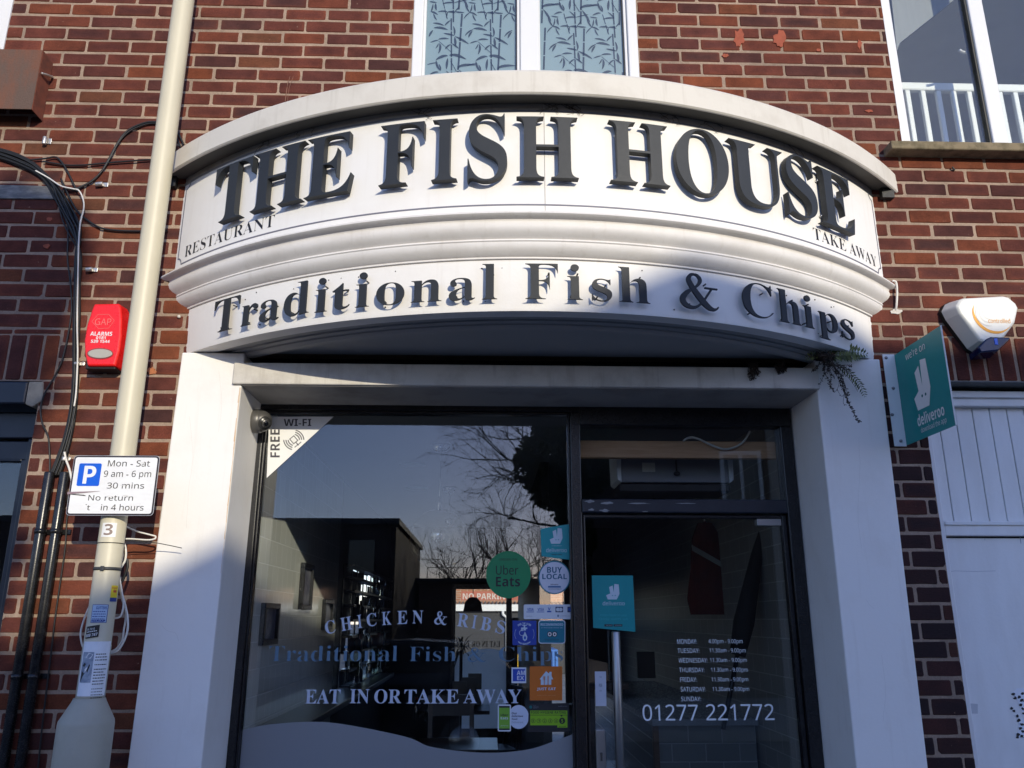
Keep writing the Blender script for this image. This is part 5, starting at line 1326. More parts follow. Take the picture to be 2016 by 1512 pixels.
# ================================================================== stickers on the glass
YQ = YG-.0016
class Deco:
    """a sticker on the pane, drawn in the unit square of its own pixel box"""
    def __init__(s, label, quad, mat, cat='sticker', Y=YQ, r=0.0, circle=False, alpha=None):
        xs = [q[0] for q in quad]; ys = [q[1] for q in quad]
        s.x0, s.x1, s.y0, s.y1 = min(xs), max(xs), min(ys), max(ys); s.Y = Y; s.n = 0
        b = MB()
        if circle: pts = [((s.x0+s.x1)/2+(s.x1-s.x0)/2*cos(2*pi*k/48), (s.y0+s.y1)/2+(s.y1-s.y0)/2*sin(2*pi*k/48)) for k in range(48)]
        elif r: pts = rrect(s.x0, s.x1, s.y0, s.y1, r)
        else: pts = quad
        f = [at(x, y, Y) for x, y in pts]
        b.loft([[Vector((p.x, YG-.0006, p.z)) for p in f], f])
        s.o = solo('sticker', b, mat, label, cat)
    def P(s, u, v): return at(s.x0+(s.x1-s.x0)*u, s.y1-(s.y1-s.y0)*v, s.Y)
    def fn(s, k): return lambda u, v, w: tuple(s.P(u, v)+Vector((0, -.0005*k-w, 0)))
    def text(s, items, mat, k=1, name='lettering'):
        b = MB()
        for t, u0, u1, v0, v1, st in items: put_text(b, t, u0, u1, v0, v1, s.fn(k), st)
        return obj(name, b, mat, s.o)
    def polys(s, ps, mat, k=1, name='print'):
        b = MB()
        for p in ps: b.poly([s.fn(k)(u, v, 0) for u, v in p])
        return obj(name, b, mat, s.o)
def rc(u0, u1, v0, v1): return [(u0,v0),(u1,v0),(u1,v1),(u0,v1)]
def ci(cu, cv, ru, rv, n=24): return [(cu+ru*cos(2*pi*k/n), cv+rv*sin(2*pi*k/n)) for k in range(n)]
def ring(cu, cv, r0, r1, k=1.0, n=24, a0=0, a1=360):
    out = []
    for i in range(n):
        t0, t1 = radians(a0+(a1-a0)*i/n), radians(a0+(a1-a0)*(i+1)/n)
        out.append([(cu+r0*cos(t0), cv+r0*k*sin(t0)), (cu+r1*cos(t0), cv+r1*k*sin(t0)), (cu+r1*cos(t1), cv+r1*k*sin(t1)), (cu+r0*cos(t1), cv+r0*k*sin(t1))])
    return out
WH = plain('white_print', (.75,.75,.75), .5); TEALS = plain('teal_sticker', (.0,.30,.33), .4); STW = plain('sticker_white', (.66,.69,.74), .45); BLK = INK
PALE = plain('pale_grey_blue', (.52,.62,.70), .5)
# corner notice
d = Deco('white triangular FREE WI-FI notice in the top left corner of the window', [(530,820),(657,820),(525,941)], plain('notice_white', (.80,.80,.80), .45))
d.text([('WI-FI', .255, .665, .845, .99-.03, 'bold')], plain('notice_dark', (.05,.045,.06), .5))
b = MB()
put_text(b, 'FREE', .0, 1.0, .0, 1.0, lambda u, v, w: d.fn(1)(.055+.14*(1-v), .335+.455*u, 0), 'bold'); obj('lettering', b, plain('notice_dark', (.05,.045,.06), .5), d.o)
ic = []
def rot45(u, v): a = radians(40); return (.405+(u*cos(a)-v*sin(a))*.92, .62+(u*sin(a)+v*cos(a))*.98)
for sgn in (-1, 1):
    for r in (.09, .125, .16):
        n = 8
        for i in range(n):
            t0, t1 = radians(-38+76*i/n), radians(-38+76*(i+1)/n)
            ic.append([rot45(sgn*q*cos(t), q*sin(t)*1.05) for q, t in ((r-.008, t0), (r+.008, t0), (r+.008, t1), (r-.008, t1))])
for u0, u1, v0, v1 in ((-.05,.05,.045,.058),(-.05,.05,-.055,-.042),(-.05,-.037,-.042,.045),(.037,.05,-.042,.045),(-.007,.007,-.09,-.055),(-.07,-.02,-.11,-.098),(.02,.07,-.11,-.098),(-.014,.014,-.118,-.09)):
    ic.append([rot45(*q) for q in rc(u0, u1, v0, v1)])
d.polys(ic, plain('notice_dark', (.05,.045,.06), .5), 1, 'emblem')
# teal square at the right edge
d = Deco('small teal sticker with white animal head at the upper right of the shop window', [(1064,1041),(1126,1031),(1127,1103),(1066,1095)], TEALS)
b = MB(); emblem(b, d.fn(1), .29, .70, .45, .88); obj('emblem', b, PALE, d.o); b = MB(); eyes(b, d.fn(2), .29, .70, .45, .88, 0); obj('eye', b, TEALS, d.o)
d.text([('deliveroo', .18, .82, .22, .335, 'sans'), ('is available on', .36, .66, .385, .41, 'sans')], PALE); d.text([('order now', .35, .68, .14, .18, 'bold')], BLK, 1)
d = Deco('round green sticker on the shop window beside the round white one', [(957,1085),(1045,1178)], plain('green_sticker', (.0,.22,.075), .4), circle=True)
d.text([('Uber', .22, .72, .50, .70, 'sans'), ('Eats', .22, .76, .25, .455, 'bold'), ('ORDER ON', .30, .69, .80, .845, 'sans')], BLK)
d = Deco('round white BUY LOCAL sticker on the shop window', [(1060,1104),(1123,1170)], plain('teal_ring', (.0,.17,.24), .4), circle=True)
d.polys([ci(.5,.5,.465,.465,48)], plain('buy_white', (.62,.64,.72), .5)); d.text([('BUY', .27, .735, .64, .815, 'bold'), ('LOCAL', .12, .89, .45, .61, 'bold')], plain('deep_teal', (.0,.10,.19), .5), 2)
d.text([('Delivered to', .38, .62, .275, .315, 'bold'), ('yourlocalshops.co', .32, .72, .14, .175, 'bold')], BLK, 2); d.polys([rc(.30,.70,.20,.245)], plain('blue_bar', (.03,.12,.30), .5), 2)
# payment cards
d = Deco('long white strip of payment card emblems on the shop window', [(1031,1190),(1138,1219)], STW, r=3)
cb = plain('card_blue', (.02,.09,.38), .4); 
d.polys([rc(.05,.19,.47,.51), rc(.24,.38,.47,.51), rc(.43,.51,.47,.57)], cb); d.text([('VISA', .065, .185, .56, .76, 'bold'), ('VISA', .255, .375, .56, .76, 'bold'), ('v', .445, .495, .60, .80, 'bold')], cb)
d.polys([rc(.585,.725,.47,.84), rc(.805,.945,.47,.84)], plain('card_navy', (.01,.025,.10), .4)); d.polys([ci(.63,.655,.035,.13), ci(.68,.655,.035,.13)], STW, 2); d.polys([ci(.90,.655,.035,.13)], STW, 2); d.polys([ci(.85,.655,.035,.13)], cb, 2)
d.text([('Cashless', .05, .16, .17, .25, 'sans'), ('Contactless payments', .66, .93, .17, .27, 'sans')], plain('grey_print', (.25,.28,.33), .5)); d.polys([rc(.62,.645,.16,.30)], plain('deep_teal2', (.0,.10,.19), .5))
# tap water
d = Deco('square blue free tap water sticker on the shop window', [(1009,1222),(1056,1222),(1056,1270),(1009,1270)], plain('tap_blue', (.01,.045,.33), .4))
d.polys([rc(.36,.62,.66,.72), rc(.47,.53,.72,.80), rc(.40,.60,.80,.83), rc(.36,.43,.58,.66), rc(.46,.56,.60,.66), [(.52,.56),(.42,.34),(.44,.22),(.52,.16),(.60,.22),(.62,.34)]]+ring(.40,.50,.10,.12,1,16,60,330)+ring(.5,.45,.40,.41,1,8,150,210)+ring(.5,.45,.40,.41,1,8,-30,30), PALE)
d.polys([ci(.52,.30,.05,.07)], plain('tap_blue2', (.02,.10,.45), .4), 2)
b = MB(); 
def arcfit(mb, s, R, up, k, h, sty='bold'):
    n = len(s); sp_a = (38 if up else -38)
    for i, ch in enumerate(s):
        if ch == ' ': continue
        a = radians(sp_a*(1-2*(i+.5)/n)); w = .05
        def f(u, v, q, a=a):
            if up: cx, cv = .5-R*sin(a), .45+R*cos(a); return d.fn(k)(cx+u*cos(a)-v*sin(a), cv+u*sin(a)+v*cos(a), 0)
            cx, cv = .5-R*sin(-a)*-1, .45-R*cos(a); a2 = -a*-1
            return d.fn(k)(cx+u*cos(a2)-v*sin(a2), cv+u*sin(a2)+v*cos(a2), 0)
        put_text(mb, ch, -w*.42, w*.42, -h/2, h/2, f, sty)
arcfit(b, 'FREE TAP WATER', .44, True, 1, .08); arcfit(b, 'AVAILABLE HERE', .40, False, 1, .07); obj('lettering', b, PALE, d.o)
d = Deco('blue RECOMMENDED sticker with two round owl eyes on the shop window', [(1060,1221),(1113,1267)], STW, r=5)
d.polys([[((p[0]-d.x0)/(d.x1-d.x0), (p[1]-d.y0)/(d.y1-d.y0)) for p in rrect(1061.5, 1111.5, 1222.5, 1265.5, 4.5)]], plain('rec_blue', (.0,.17,.25), .4))
d.text([('RECOMMENDED', .08, .92, .76, .87, 'bold'), ('on the travel review site', .10, .90, .66, .70, 'sans')], PALE, 2); d.polys([ci(.42,.40,.085,.115), ci(.60,.40,.085,.115)], WH, 2); d.polys(ring(.42,.40,.07,.095,1.3)+ring(.60,.40,.07,.095,1.3)+[ci(.42,.40,.035,.045), ci(.60,.40,.035,.045)], BLK, 3)
d.text([('tripadvisor', .23, .77, .10, .22, 'sans')], plain('deep_ink', (.01,.05,.10), .5), 2)
d = Deco('small square white edged blue card sticker beside the orange one', [(1007,1314),(1036,1314),(1036,1345),(1007,1345)], STW)
d.polys([rc(.09,.93,.12,.90)], plain('amex_blue', (.01,.06,.42), .4)); d.text([('AM', .36, .92, .52, .80, 'bold'), ('EX', .38, .86, .20, .46, 'bold')], STW, 2)
d = Deco('square orange sticker with white house emblem on the shop window', [(1043,1312),(1107,1312),(1107,1379),(1043,1379)], plain('orange_sticker', (.55,.135,.008), .45))
d.polys([[(.30,.62),(.50,.86),(.60,.78),(.60,.84),(.67,.84),(.67,.72),(.72,.62)], [(.34,.46),(.66,.46),(.66,.62),(.34,.62)]], PALE); d.polys([rc(.435,.455,.46,.70), rc(.415,.425,.60,.72), rc(.44,.45,.62,.72), rc(.465,.475,.60,.72), rc(.55,.575,.46,.72)], plain('orange_sticker2', (.55,.135,.008), .45), 2)
d.text([('JUST EAT', .22, .80, .28, .38, 'bold')], PALE); d.text([('Order on the app today', .22, .80, .13, .165, 'sans')], plain('pale_orange', (.60,.28,.12), .5))
d = Deco('small green phone shaped sticker low on the shop window', [(980,1387),(1006,1440)], STW, r=3)
d.polys([rc(.09,.91,.05,.95)], BLK); d.polys([rc(.09,.91,.11,.88)], plain('lime', (.17,.38,.035), .4), 2); d.text([('Uber', .22, .78, .57, .66, 'bold')], BLK, 3); d.text([('Eats', .22, .78, .45, .54, 'bold'), ('order food here', .2, .8, .20, .23, 'sans')], STW, 3)
d = Deco('round pale sticker beside the green phone sticker on the shop window', [(1001,1388),(1041,1435)], plain('pale_blue_sticker', (.55,.60,.72), .45), circle=True, Y=YQ+.0003)
d.text([('Our', .16, .42, .61, .70, 'bold'), ('delicious', .16, .72, .50, .58, 'bold'), ('food.', .16, .46, .38, .45, 'bold')], BLK); d.text([('Delivered.', .16, .74, .24, .32, 'sans')], plain('grey_print', (.25,.28,.33), .5))
d = Deco('black and green food hygiene rating notice low on the shop window', [(1041,1386),(1120,1384),(1122,1441),(1039,1441)], BLK)
HG = plain('hygiene_green', (.23,.46,.012), .4); d.polys([rc(.06,.94,.23,.74), rc(.70,.94,.15,.23)], HG)
d.text([('FOOD HYGIENE RATING', .08, .90, .63, .72, 'bold')], BLK, 2); d.polys([rc(.06,.94,.575,.59), [(.80,.52),(.77,.575),(.83,.575)]], BLK, 2)
d.polys(sum([ring(.13+.135*k,.385,.044,.052,1.45) for k in range(5)], [])+[ci(.815,.385,.072,.11)], BLK, 2); d.text([(str(k), .113+.135*k, .147+.135*k, .345, .425, 'bold') for k in range(5)], BLK, 2); d.text([('5', .795, .838, .325, .445, 'bold')], HG, 3)
d.text([('VERY GOOD', .74, .90, .175, .205, 'bold')], BLK, 2); d.polys([ci(.07,.86,.035,.055)], plain('dark_teal3', (.0,.15,.15), .4)); d.text([('Food', .13, .19, .89, .92, 'sans'), ('Standards', .13, .26, .85, .88, 'sans'), ('Agency', .13, .22, .81, .84, 'sans'), ('Authority', .72, .93, .87, .90, 'sans')], plain('grey_print', (.25,.28,.33), .5))
d = Deco('large teal sticker with white animal head on the glass door', [(1165,1133),(1246,1133),(1251,1244),(1168,1236)], plain('teal_door', (.0,.26,.28), .4))
b = MB(); emblem(b, d.fn(1), .33, .64, .575, .85); obj('emblem', b, PALE, d.o); b = MB(); eyes(b, d.fn(2), .33, .64, .575, .85, 0); obj('eye', b, TEALS, d.o)
d.text([('deliveroo', .25, .755, .47, .545, 'sans')], PALE); d.text([('From here to you', .20, .80, .265, .32, 'sans'), ('Only with us', .16, .83, .20, .25, 'sans')], plain('mid_teal', (.03,.38,.42), .5)); d.polys([rc(.29,.48,.095,.135), rc(.50,.70,.095,.135)], BLK); d.text([('App Store', .33, .46, .107, .125, 'sans'), ('Google Play', .53, .68, .107, .125, 'sans')], PALE, 2)
d = Deco('narrow white paper notice on the glass door left of the steel handle', [(1171,1322),(1193,1322),(1194,1390),(1173,1390)], plain('paper_white', (.66,.68,.76), .6), 'notice')
d.text([('to', .40, .60, .82, .87, 'sans'), ('PUSH', .35, .62, .55, .65, 'bold'), ('door', .4, .6, .42, .48, 'sans')], plain('grey_print', (.25,.28,.33), .5))

# ================================================================== inside the shop
TILE = tile_mat('white_metro_tile', (.80,.80,.76), (.94,.94,.92), .12, .135, 'x'); TILEY = tile_mat('counter_tile', (.26,.26,.25), (.40,.40,.39), .2, .1, 'y'); 
CEIL = plain('shop_ceiling', (.20,.21,.22), .9); FLOORM = wood_mat('grey_floorboards', (.09,.08,.07), (.20,.18,.16), (14, 1.2, 1), .35)
IX0, IX1, IY0, IY1, IZ = -1.20, 1.62, .36, 6.9, 2.72
b = MB(); b.box(IX0-.05, IX0, IY0, 3.3, 0, IZ); struct('left_interior_wall', b, TILE)
b = MB(); b.box(IX0-.05, IX0, 3.3, 3.62, 0, IZ); b.box(IX0-.05, IX0, 6.5, IY1, 0, IZ); b.box(IX0-.05, IX0, 3.5, 6.5, 0, 1.05); b.box(IX0-.05, IX0, 3.5, 6.5, 2.05, IZ); struct('dark_interior_wall', b, plain('charcoal_wall', (.035,.036,.04), .6))  # opening between these pieces is added to show bright daylight
b = MB(); b.box(IX1, IX1+.05, IY0, IY1, 0, IZ); struct('right_interior_wall', b, tile_mat('grey_metro_tile', (.30,.30,.28), (.46,.46,.44), .2, .1, 'x', .5))
b = MB(); b.box(IX0-.05, IX1+.05, .40, IY1, IZ, IZ+.05); struct('ceiling', b, CEIL)
b = MB(); b.box(IX0-.05, IX1+.05, .40, IY1, -.06, 0.0); struct('floor', b, FLOORM)
b = MB(); b.box(IX0-.05, IX1+.05, .391, .45, 2.602, IZ); b.box(IX0-.05, FX0-.005, .34, .45, 0, 2.602); b.box(FX1+.005, IX1+.05, .34, .45, 0, 2.602); struct('front_interior_wall', b, CEIL)
# back wall with its own glazed front on to the yard
DARKW = plain('charcoal_wall', (.035,.036,.04), .6)
bx0, bx1 = at(888, 1250, IY1).x, at(1120, 1250, IY1).x; bz1 = at(950, 1150, IY1).z
b = MB(); b.box(IX0-.05, bx0, IY1, IY1+.1, 0, IZ); b.box(bx1, IX1+.05, IY1, IY1+.1, 0, IZ); b.box(bx0, bx1, IY1, IY1+.1, bz1, IZ); struct('back_wall', b, DARKW)
rw = thing('rear_window', 'bright rear glazing with a door seen through the dark shop', 'window', ((bx0+bx1)/2, IY1, 0))
xm = at(1003, 1250, IY1).x
b = MB(); b.box(bx0, bx0+.05, IY1+.02, IY1+.08, .0, bz1); b.box(bx1-.05, bx1, IY1+.02, IY1+.08, 0, bz1); b.box(xm-.04, xm+.03, IY1+.02, IY1+.08, 0, bz1); b.box(bx0+.05, xm-.04, IY1+.02, IY1+.08, 0, .35); b.box(bx0+.05, bx1-.05, IY1+.02, IY1+.08, bz1-.06, bz1); 
b.box(xm+.03, bx1-.05, IY1+.02, IY1+.08, 1.46, 1.62); b.box(xm+.03, xm+.10, IY1+.02, IY1+.08, 0, 1.46)
obj('frame', b, BLACKP, rw, .004)
b = MB(); b.box(bx0+.05, bx1-.05, IY1+.045, IY1+.05, .35, bz1-.06); obj('pane', b, GLASS, rw)
wv = spline([at(x, y, IY1+.04) for x, y in ((880,1297),(905,1290),(930,1281),(960,1277),(985,1280),(1003,1284))], 5)
b = MB()
for p, q in zip(wv, wv[1:]): b.poly([(p.x, IY1+.04, .35), (q.x, IY1+.04, .35), (q.x, IY1+.04, q.z), (p.x, IY1+.04, p.z)])
obj('frosted_wave', b, FROST, rw)
b = MB(); a0, a1 = at(985, 1262, IY1+.038), at(896, 1274, IY1+.038); put_text(b, 'EAT IN OR TAKE', a1.x, a0.x, a1.z, a0.z, lambda u, v, w: (a1.x+a0.x-u, IY1+.038, v), 'serif'); obj('lettering', b, INK, rw)
# yard behind
YARDW = 24.0
def plain_brick(name, c1, c2, mo):
    m, n, l, p, o = nodes(name); g = n.new('ShaderNodeTexCoord'); sp_ = n.new('ShaderNodeSeparateXYZ'); l.new(g.outputs['Object'], sp_.inputs[0]); cb_ = n.new('ShaderNodeCombineXYZ')
    ad = n.new('ShaderNodeMath'); l.new(sp_.outputs[0], ad.inputs[0]); l.new(sp_.outputs[1], ad.inputs[1]); l.new(ad.outputs[0], cb_.inputs[0]); l.new(sp_.outputs[2], cb_.inputs[1])
    t = n.new('ShaderNodeTexBrick'); l.new(cb_.outputs[0], t.inputs['Vector']); t.inputs['Scale'].default_value = 1; t.inputs['Brick Width'].default_value = .225; t.inputs['Row Height'].default_value = .075; t.inputs['Mortar Size'].default_value = .006
    t.inputs['Color1'].default_value = (*c1, 1); t.inputs['Color2'].default_value = (*c2, 1); t.inputs['Mortar'].default_value = (*mo, 1); l.new(t.outputs['Color'], p.inputs['Base Color']); p.inputs['Roughness'].default_value = .9; return m
OUTB = plain_brick('orange_brick', (.42,.20,.11), (.34,.15,.08), (.45,.38,.30))
yz0, yz1 = at(900, 1186, YARDW).z, at(900, 1163, YARDW).z
yx0, yx1 = at(840, 1170, YARDW).x, at(1200, 1170, YARDW).x
yw = thing('yard_wall', 'brick yard wall with painted NO PARKING band seen through the shop', 'wall', ((yx0+yx1)/2, YARDW, 0))
b = MB(); b.box(yx0-1, yx1+1, YARDW, YARDW+.2, 0, yz1+.10); obj('brickwork', b, OUTB, yw)
p0 = at(908, 1166, YARDW); p1 = at(1060, 1180, YARDW)
b = MB(); b.box(p0.x, p1.x, YARDW-.006, YARDW-.001, p1.z-.03, p0.z+.03); pb = obj('painted_band', b, paint('red_band', (.45,.14,.09), .8, (.40,.17,.12), .4, 10), yw)
b = MB(); put_text(b, 'NO PARKING', at(911,1172,YARDW).x, at(1005,1172,YARDW).x, at(911,1180,YARDW).z, at(911,1168,YARDW).z, flat(YARDW-.008), 'bold'); obj('lettering', b, plain('old_white_paint', (.62,.55,.48), .8), pb)
ROOFC = paint('corrugated_roof', (.20,.17,.15), .8, (.10,.09,.08), .5, 6); 
sh = thing('yard_shed', 'low shed with corrugated roof and white gutter in the yard', 'shed', ((yx0+yx1)/2, YARDW-1.0, 0))
zg1 = at(950, 1190, YARDW-1.2).z; zg0 = at(950, 1203, YARDW-1.2).z
b = MB(); n_ = 60
for k in range(n_):
    xa = yx0-.6+(yx1-yx0+1.2)*k/n_; xb_ = yx0-.6+(yx1-yx0+1.2)*(k+.5)/n_
    b.tube([(xa, YARDW-1.2, zg1), (xa, YARDW-.02, yz0)], .035, 6)
obj('roof', b, ROOFC, sh); b = MB(); b.box(yx0-.6, yx1+.6, YARDW-1.28, YARDW-1.2, zg0, zg1); obj('gutter', b, plain('gutter_white', (.80,.78,.75), .4), sh)
b = MB(); dpx = at(990, 1230, YARDW-1.2).x; b.tube([(dpx, YARDW-1.24, zg0), (dpx, YARDW-1.24, zg0-.1), (dpx+.12, YARDW-1.2, zg0-.2), (dpx+.12, YARDW-1.15, .2)], .045, 10); obj('downpipe', b, plain('gutter_white', (.80,.78,.75), .4), sh)
b = MB(); b.box(yx0-.5, yx1+.5, YARDW-1.1, YARDW-1.0, 0, zg0); obj('wall', b, plain('shed_black', (.04,.04,.045), .7), sh)
CONT = plain('container_blue', (.02,.16,.52), .45)
q0, q1 = at(1022, 1285, 20.5), at(1078, 1330, 20.5)
ct = thing('container', 'bright blue ribbed container standing in the yard', 'container', ((q0.x+q1.x)/2, 20.5, 0))
b = MB(); b.box(q0.x, q1.x+.3, 20.5, 22.5, .12, q0.z+.08); obj('body', b, CONT, ct)
b = MB(); x = q0.x+.03
while x < q1.x+.28: b.box(x, x+.035, 20.44, 20.5, .16, q0.z+.05); x += .09
obj('rib', b, CONT, ct)
YB_ = plain('bin_yellow', (.80,.50,.02), .4)
for (xl, xr, yt, yb2, lab) in ((1012,1037,1290,1318,'large yellow grit bin with a lid beside the blue container'),(1003,1011,1285,1322,'yellow bin partly hidden behind the door frame of the rear glazing')):
    p0, p1 = at(xl, yt, 19.2), at(xr, yb2, 19.2); g = thing('grit_bin', lab, 'bin', ((p0.x+p1.x)/2, 19.2, 0))
    b = MB(); b.loft([[(p0.x+.02, 19.2, 0), (p1.x-.02, 19.2, 0), (p1.x-.02, 19.7, 0), (p0.x+.02, 19.7, 0)], [(p0.x, 19.18, p0.z-.08), (p1.x, 19.18, p0.z-.08), (p1.x, 19.72, p0.z-.08), (p0.x, 19.72, p0.z-.08)]]); obj('bin_body', b, YB_, g, .01)
    b = MB(); b.loft([[(p0.x-.01, 19.16, p0.z-.08), (p1.x+.01, 19.16, p0.z-.08), (p1.x+.01, 19.74, p0.z-.08), (p0.x-.01, 19.74, p0.z-.08)], [(p0.x+.03, 19.22, p0.z+.02), (p1.x-.03, 19.22, p0.z+.02), (p1.x-.03, 19.7, p0.z+.02), (p0.x+.03, 19.7, p0.z+.02)]]); obj('lid', b, YB_, g, .008)
# ------------------------------------------------------------------ furniture
DWOOD = wood_mat('dark_table_wood', (.020,.013,.010), (.05,.032,.024), (1, 10, 10), .3); LEATH = plain('black_leather', (.012,.012,.013), .4)
def lobj(name, mb, mat, parent, bev=0):          # geometry in the parent's own frame
    me = mb.mesh(name); o = link(name, me, mat, None, bev); o.parent = parent; return o
def dup(root, loc, rz, label):
    r = root.copy(); COL.objects.link(r); r.location = loc; r.rotation_euler = (0, 0, rz); r['label'] = label
    for ch in list(root.children):
        c = ch.copy(); COL.objects.link(c); c.parent = r
    return r
def make_table(label, loc):
    t = thing('table', label, 'table', loc, 'dark tables in the shop')
    b = MB(); b.box(-.35, .35, -.30, .30, .715, .75); lobj('table_top', b, DWOOD, t, .006)
    b = MB(); b.box(-.05, .05, -.05, .05, .03, .715); lobj('table_leg', b, LEATH, t, .004)
    b = MB(); b.box(-.26, .26, -.03, .03, 0, .03); b.box(-.03, .03, -.22, -.03, 0, .03); b.box(-.03, .03, .03, .22, 0, .03); lobj('table_foot', b, LEATH, t, .004); return t
def make_chair(label, loc, rz):
    c = thing('chair', label, 'chair', loc, 'dark chairs in the shop'); c.rotation_euler = (0, 0, rz)
    b = MB(); b.box(-.20, .20, -.20, .20, .43, .48); lobj('seat', b, LEATH, c, .012)
    for x in (-.17, .17):
        for y in (-.17, .17):
            b = MB(); b.loft([[(x-.018, y-.018, 0), (x+.018, y-.018, 0), (x+.018, y+.018, 0), (x-.018, y+.018, 0)], [(x-.020, y-.020, .43), (x+.020, y-.020, .43), (x+.020, y+.020, .43), (x-.020, y+.020, .43)]]); lobj('leg', b, DWOOD, c)
    b = MB()
    for x in (-.17, .17): b.loft([[(x-.018, .17, .48), (x+.018, .17, .48), (x+.018, .205, .48), (x-.018, .205, .48)], [(x-.018, .25, 1.0), (x+.018, .25, 1.0), (x+.018, .28, 1.0), (x-.018, .28, 1.0)]])
    lobj('back_post', b, DWOOD, c)
    b = MB(); b.loft([[(-.152, .225, .84), (.152, .225, .84), (.152, .25, .84), (-.152, .25, .84)], [(-.152, .252, 1.0), (.152, .252, 1.0), (.152, .275, 1.0), (-.152, .275, 1.0)]]); b.loft([[(-.152, .195, .62), (.152, .195, .62), (.152, .22, .62), (-.152, .22, .62)], [(-.152, .205, .68), (.152, .205, .68), (.152, .23, .68), (-.152, .23, .68)]]); lobj('back_rail', b, LEATH, c); return c
tb = make_table('dark wooden table just inside the shop window', (.05, 1.15, 0))
dup(tb, (-.25, 2.75, 0), 0, 'dark wooden table in the middle of the shop'); dup(tb, (-.30, 5.2, 0), 0, 'dark wooden table near the rear glazing holding menus')
chp = at(975, 1318, 4.4)
ch = make_chair('dark chair with slatted back standing before the rear glazing', (at(968, 1390, 4.5).x, 4.5, 0), -1.25)
for loc, rz, lab in (((.05, .78, 0), pi, 'dark chair tucked under the table nearest the window, its back to the street'), ((-.72, 1.35, 0), 1.4, 'dark chair at the left end of the table nearest the window'), ((-.25, 3.4, 0), .1, 'dark chair at the far side of the middle table'), ((.38, 2.7, 0), -1.5, 'dark chair at the right end of the middle table')): dup(ch, loc, rz, lab)
# menus on the back table, bottles on the front table
for k, (x, y) in enumerate(((905,1338),(922,1332),(935,1324))):
    p = at(x, y, 5.15+.12*k); b = MB(); b.loft([[(p.x-.07, 5.15+.12*k, .75), (p.x+.07, 5.15+.12*k, .75), (p.x+.07, 5.17+.12*k, .75), (p.x-.07, 5.17+.12*k, .75)], [(p.x-.07, 5.18+.12*k, 1.0+.03*k), (p.x+.07, 5.18+.12*k, 1.0+.03*k), (p.x+.07, 5.195+.12*k, 1.0+.03*k), (p.x-.07, 5.195+.12*k, 1.0+.03*k)]])
    solo('menu_holder', b, LEATH, ('left', 'middle', 'right')[k]+'most of the black menu stands on the far table', 'menu', 'menu stands')
GLS = glass('bottle_glass', (.80,.85,.82), .08)
for k, (px, py) in enumerate(((819,1415),(842,1418))):
    p = atz(px, py, .75); h = .17-.01*k
    g = thing('sauce_bottle', ('left', 'right')[k]+' one of two glass bottles on the table just inside the window', 'bottle', tuple(p)); 
    b = MB(); b.lathe([(.001,0),(.028,0),(.030,.01),(.030,h*.5),(.012,h*.72),(.011,h*.95),(.001,h*.95)], p, 16); obj('bottle', b, GLS, g)
    b = MB(); b.lathe([(.001,h*.95),(.014,h*.95),(.014,h*1.05),(.001,h*1.06)], p, 16); obj('bottle_cap', b, plain('cap_red', (.45,.05,.04), .4), g)
# ledge along the left wall with tall glasses, pictures above it
b = MB(); b.box(IX0, IX0+.24, .62, 5.6, 1.02, 1.06); solo('wall_shelf', b, DWOOD, 'dark ledge running along the tiled left wall inside the shop', 'shelf', bevel=.004)
LIQ = plain('amber_sauce', (.32,.26,.13), .3); PNK = plain('pink_shade', (.34,.20,.19), .5)
for k, (px, hpx0, hpx1, lab) in enumerate(((540, 1347, 1247, 'tall glass jar with pink top on the ledge nearest the window'), (600, 1328, 1245, 'left one of two tall glass jars standing close together on the ledge'), (622, 1325, 1247, 'right one of two tall glass jars standing close together on the ledge'), (661, 1325, 1262, 'slim glass jar farthest along the ledge'))):
    p = atz(px, hpx0, 1.06); p.x = max(p.x, IX0+.06); t = at(px, hpx1, p.y); h = max(t.z-1.06, .15); r = .055 if k != 3 else .03
    g = thing('glass_jar', lab, 'jar', (p.x, p.y, 1.06), 'glass jars on the ledge')
    b = MB(); b.lathe([(.001,0),(r*1.1,0),(r*1.1,.012),(r*.8,.05),(r,h),(r*.95,h),(r*.74,.06),(.001,.05)], (p.x, p.y, 1.061), 24); obj('jar', b, GLS, g)
    b = MB(); b.lathe([(.001,.065),(r*.68,.065),(r*.80,h*.45),(.001,h*.45)], (p.x, p.y, 1.061), 20); obj('filling', b, LIQ, g)
    b = MB(); b.lathe([(r*.98,h*.62),(r*1.06,h*.62),(r*1.08,h*.99),(r*1.0,h*.99)], (p.x, p.y, 1.061), 24); obj('band', b, PNK, g)
PICT = paint('dark_print', (.10,.10,.16), .4, (.5,.5,.55), .6, 14)
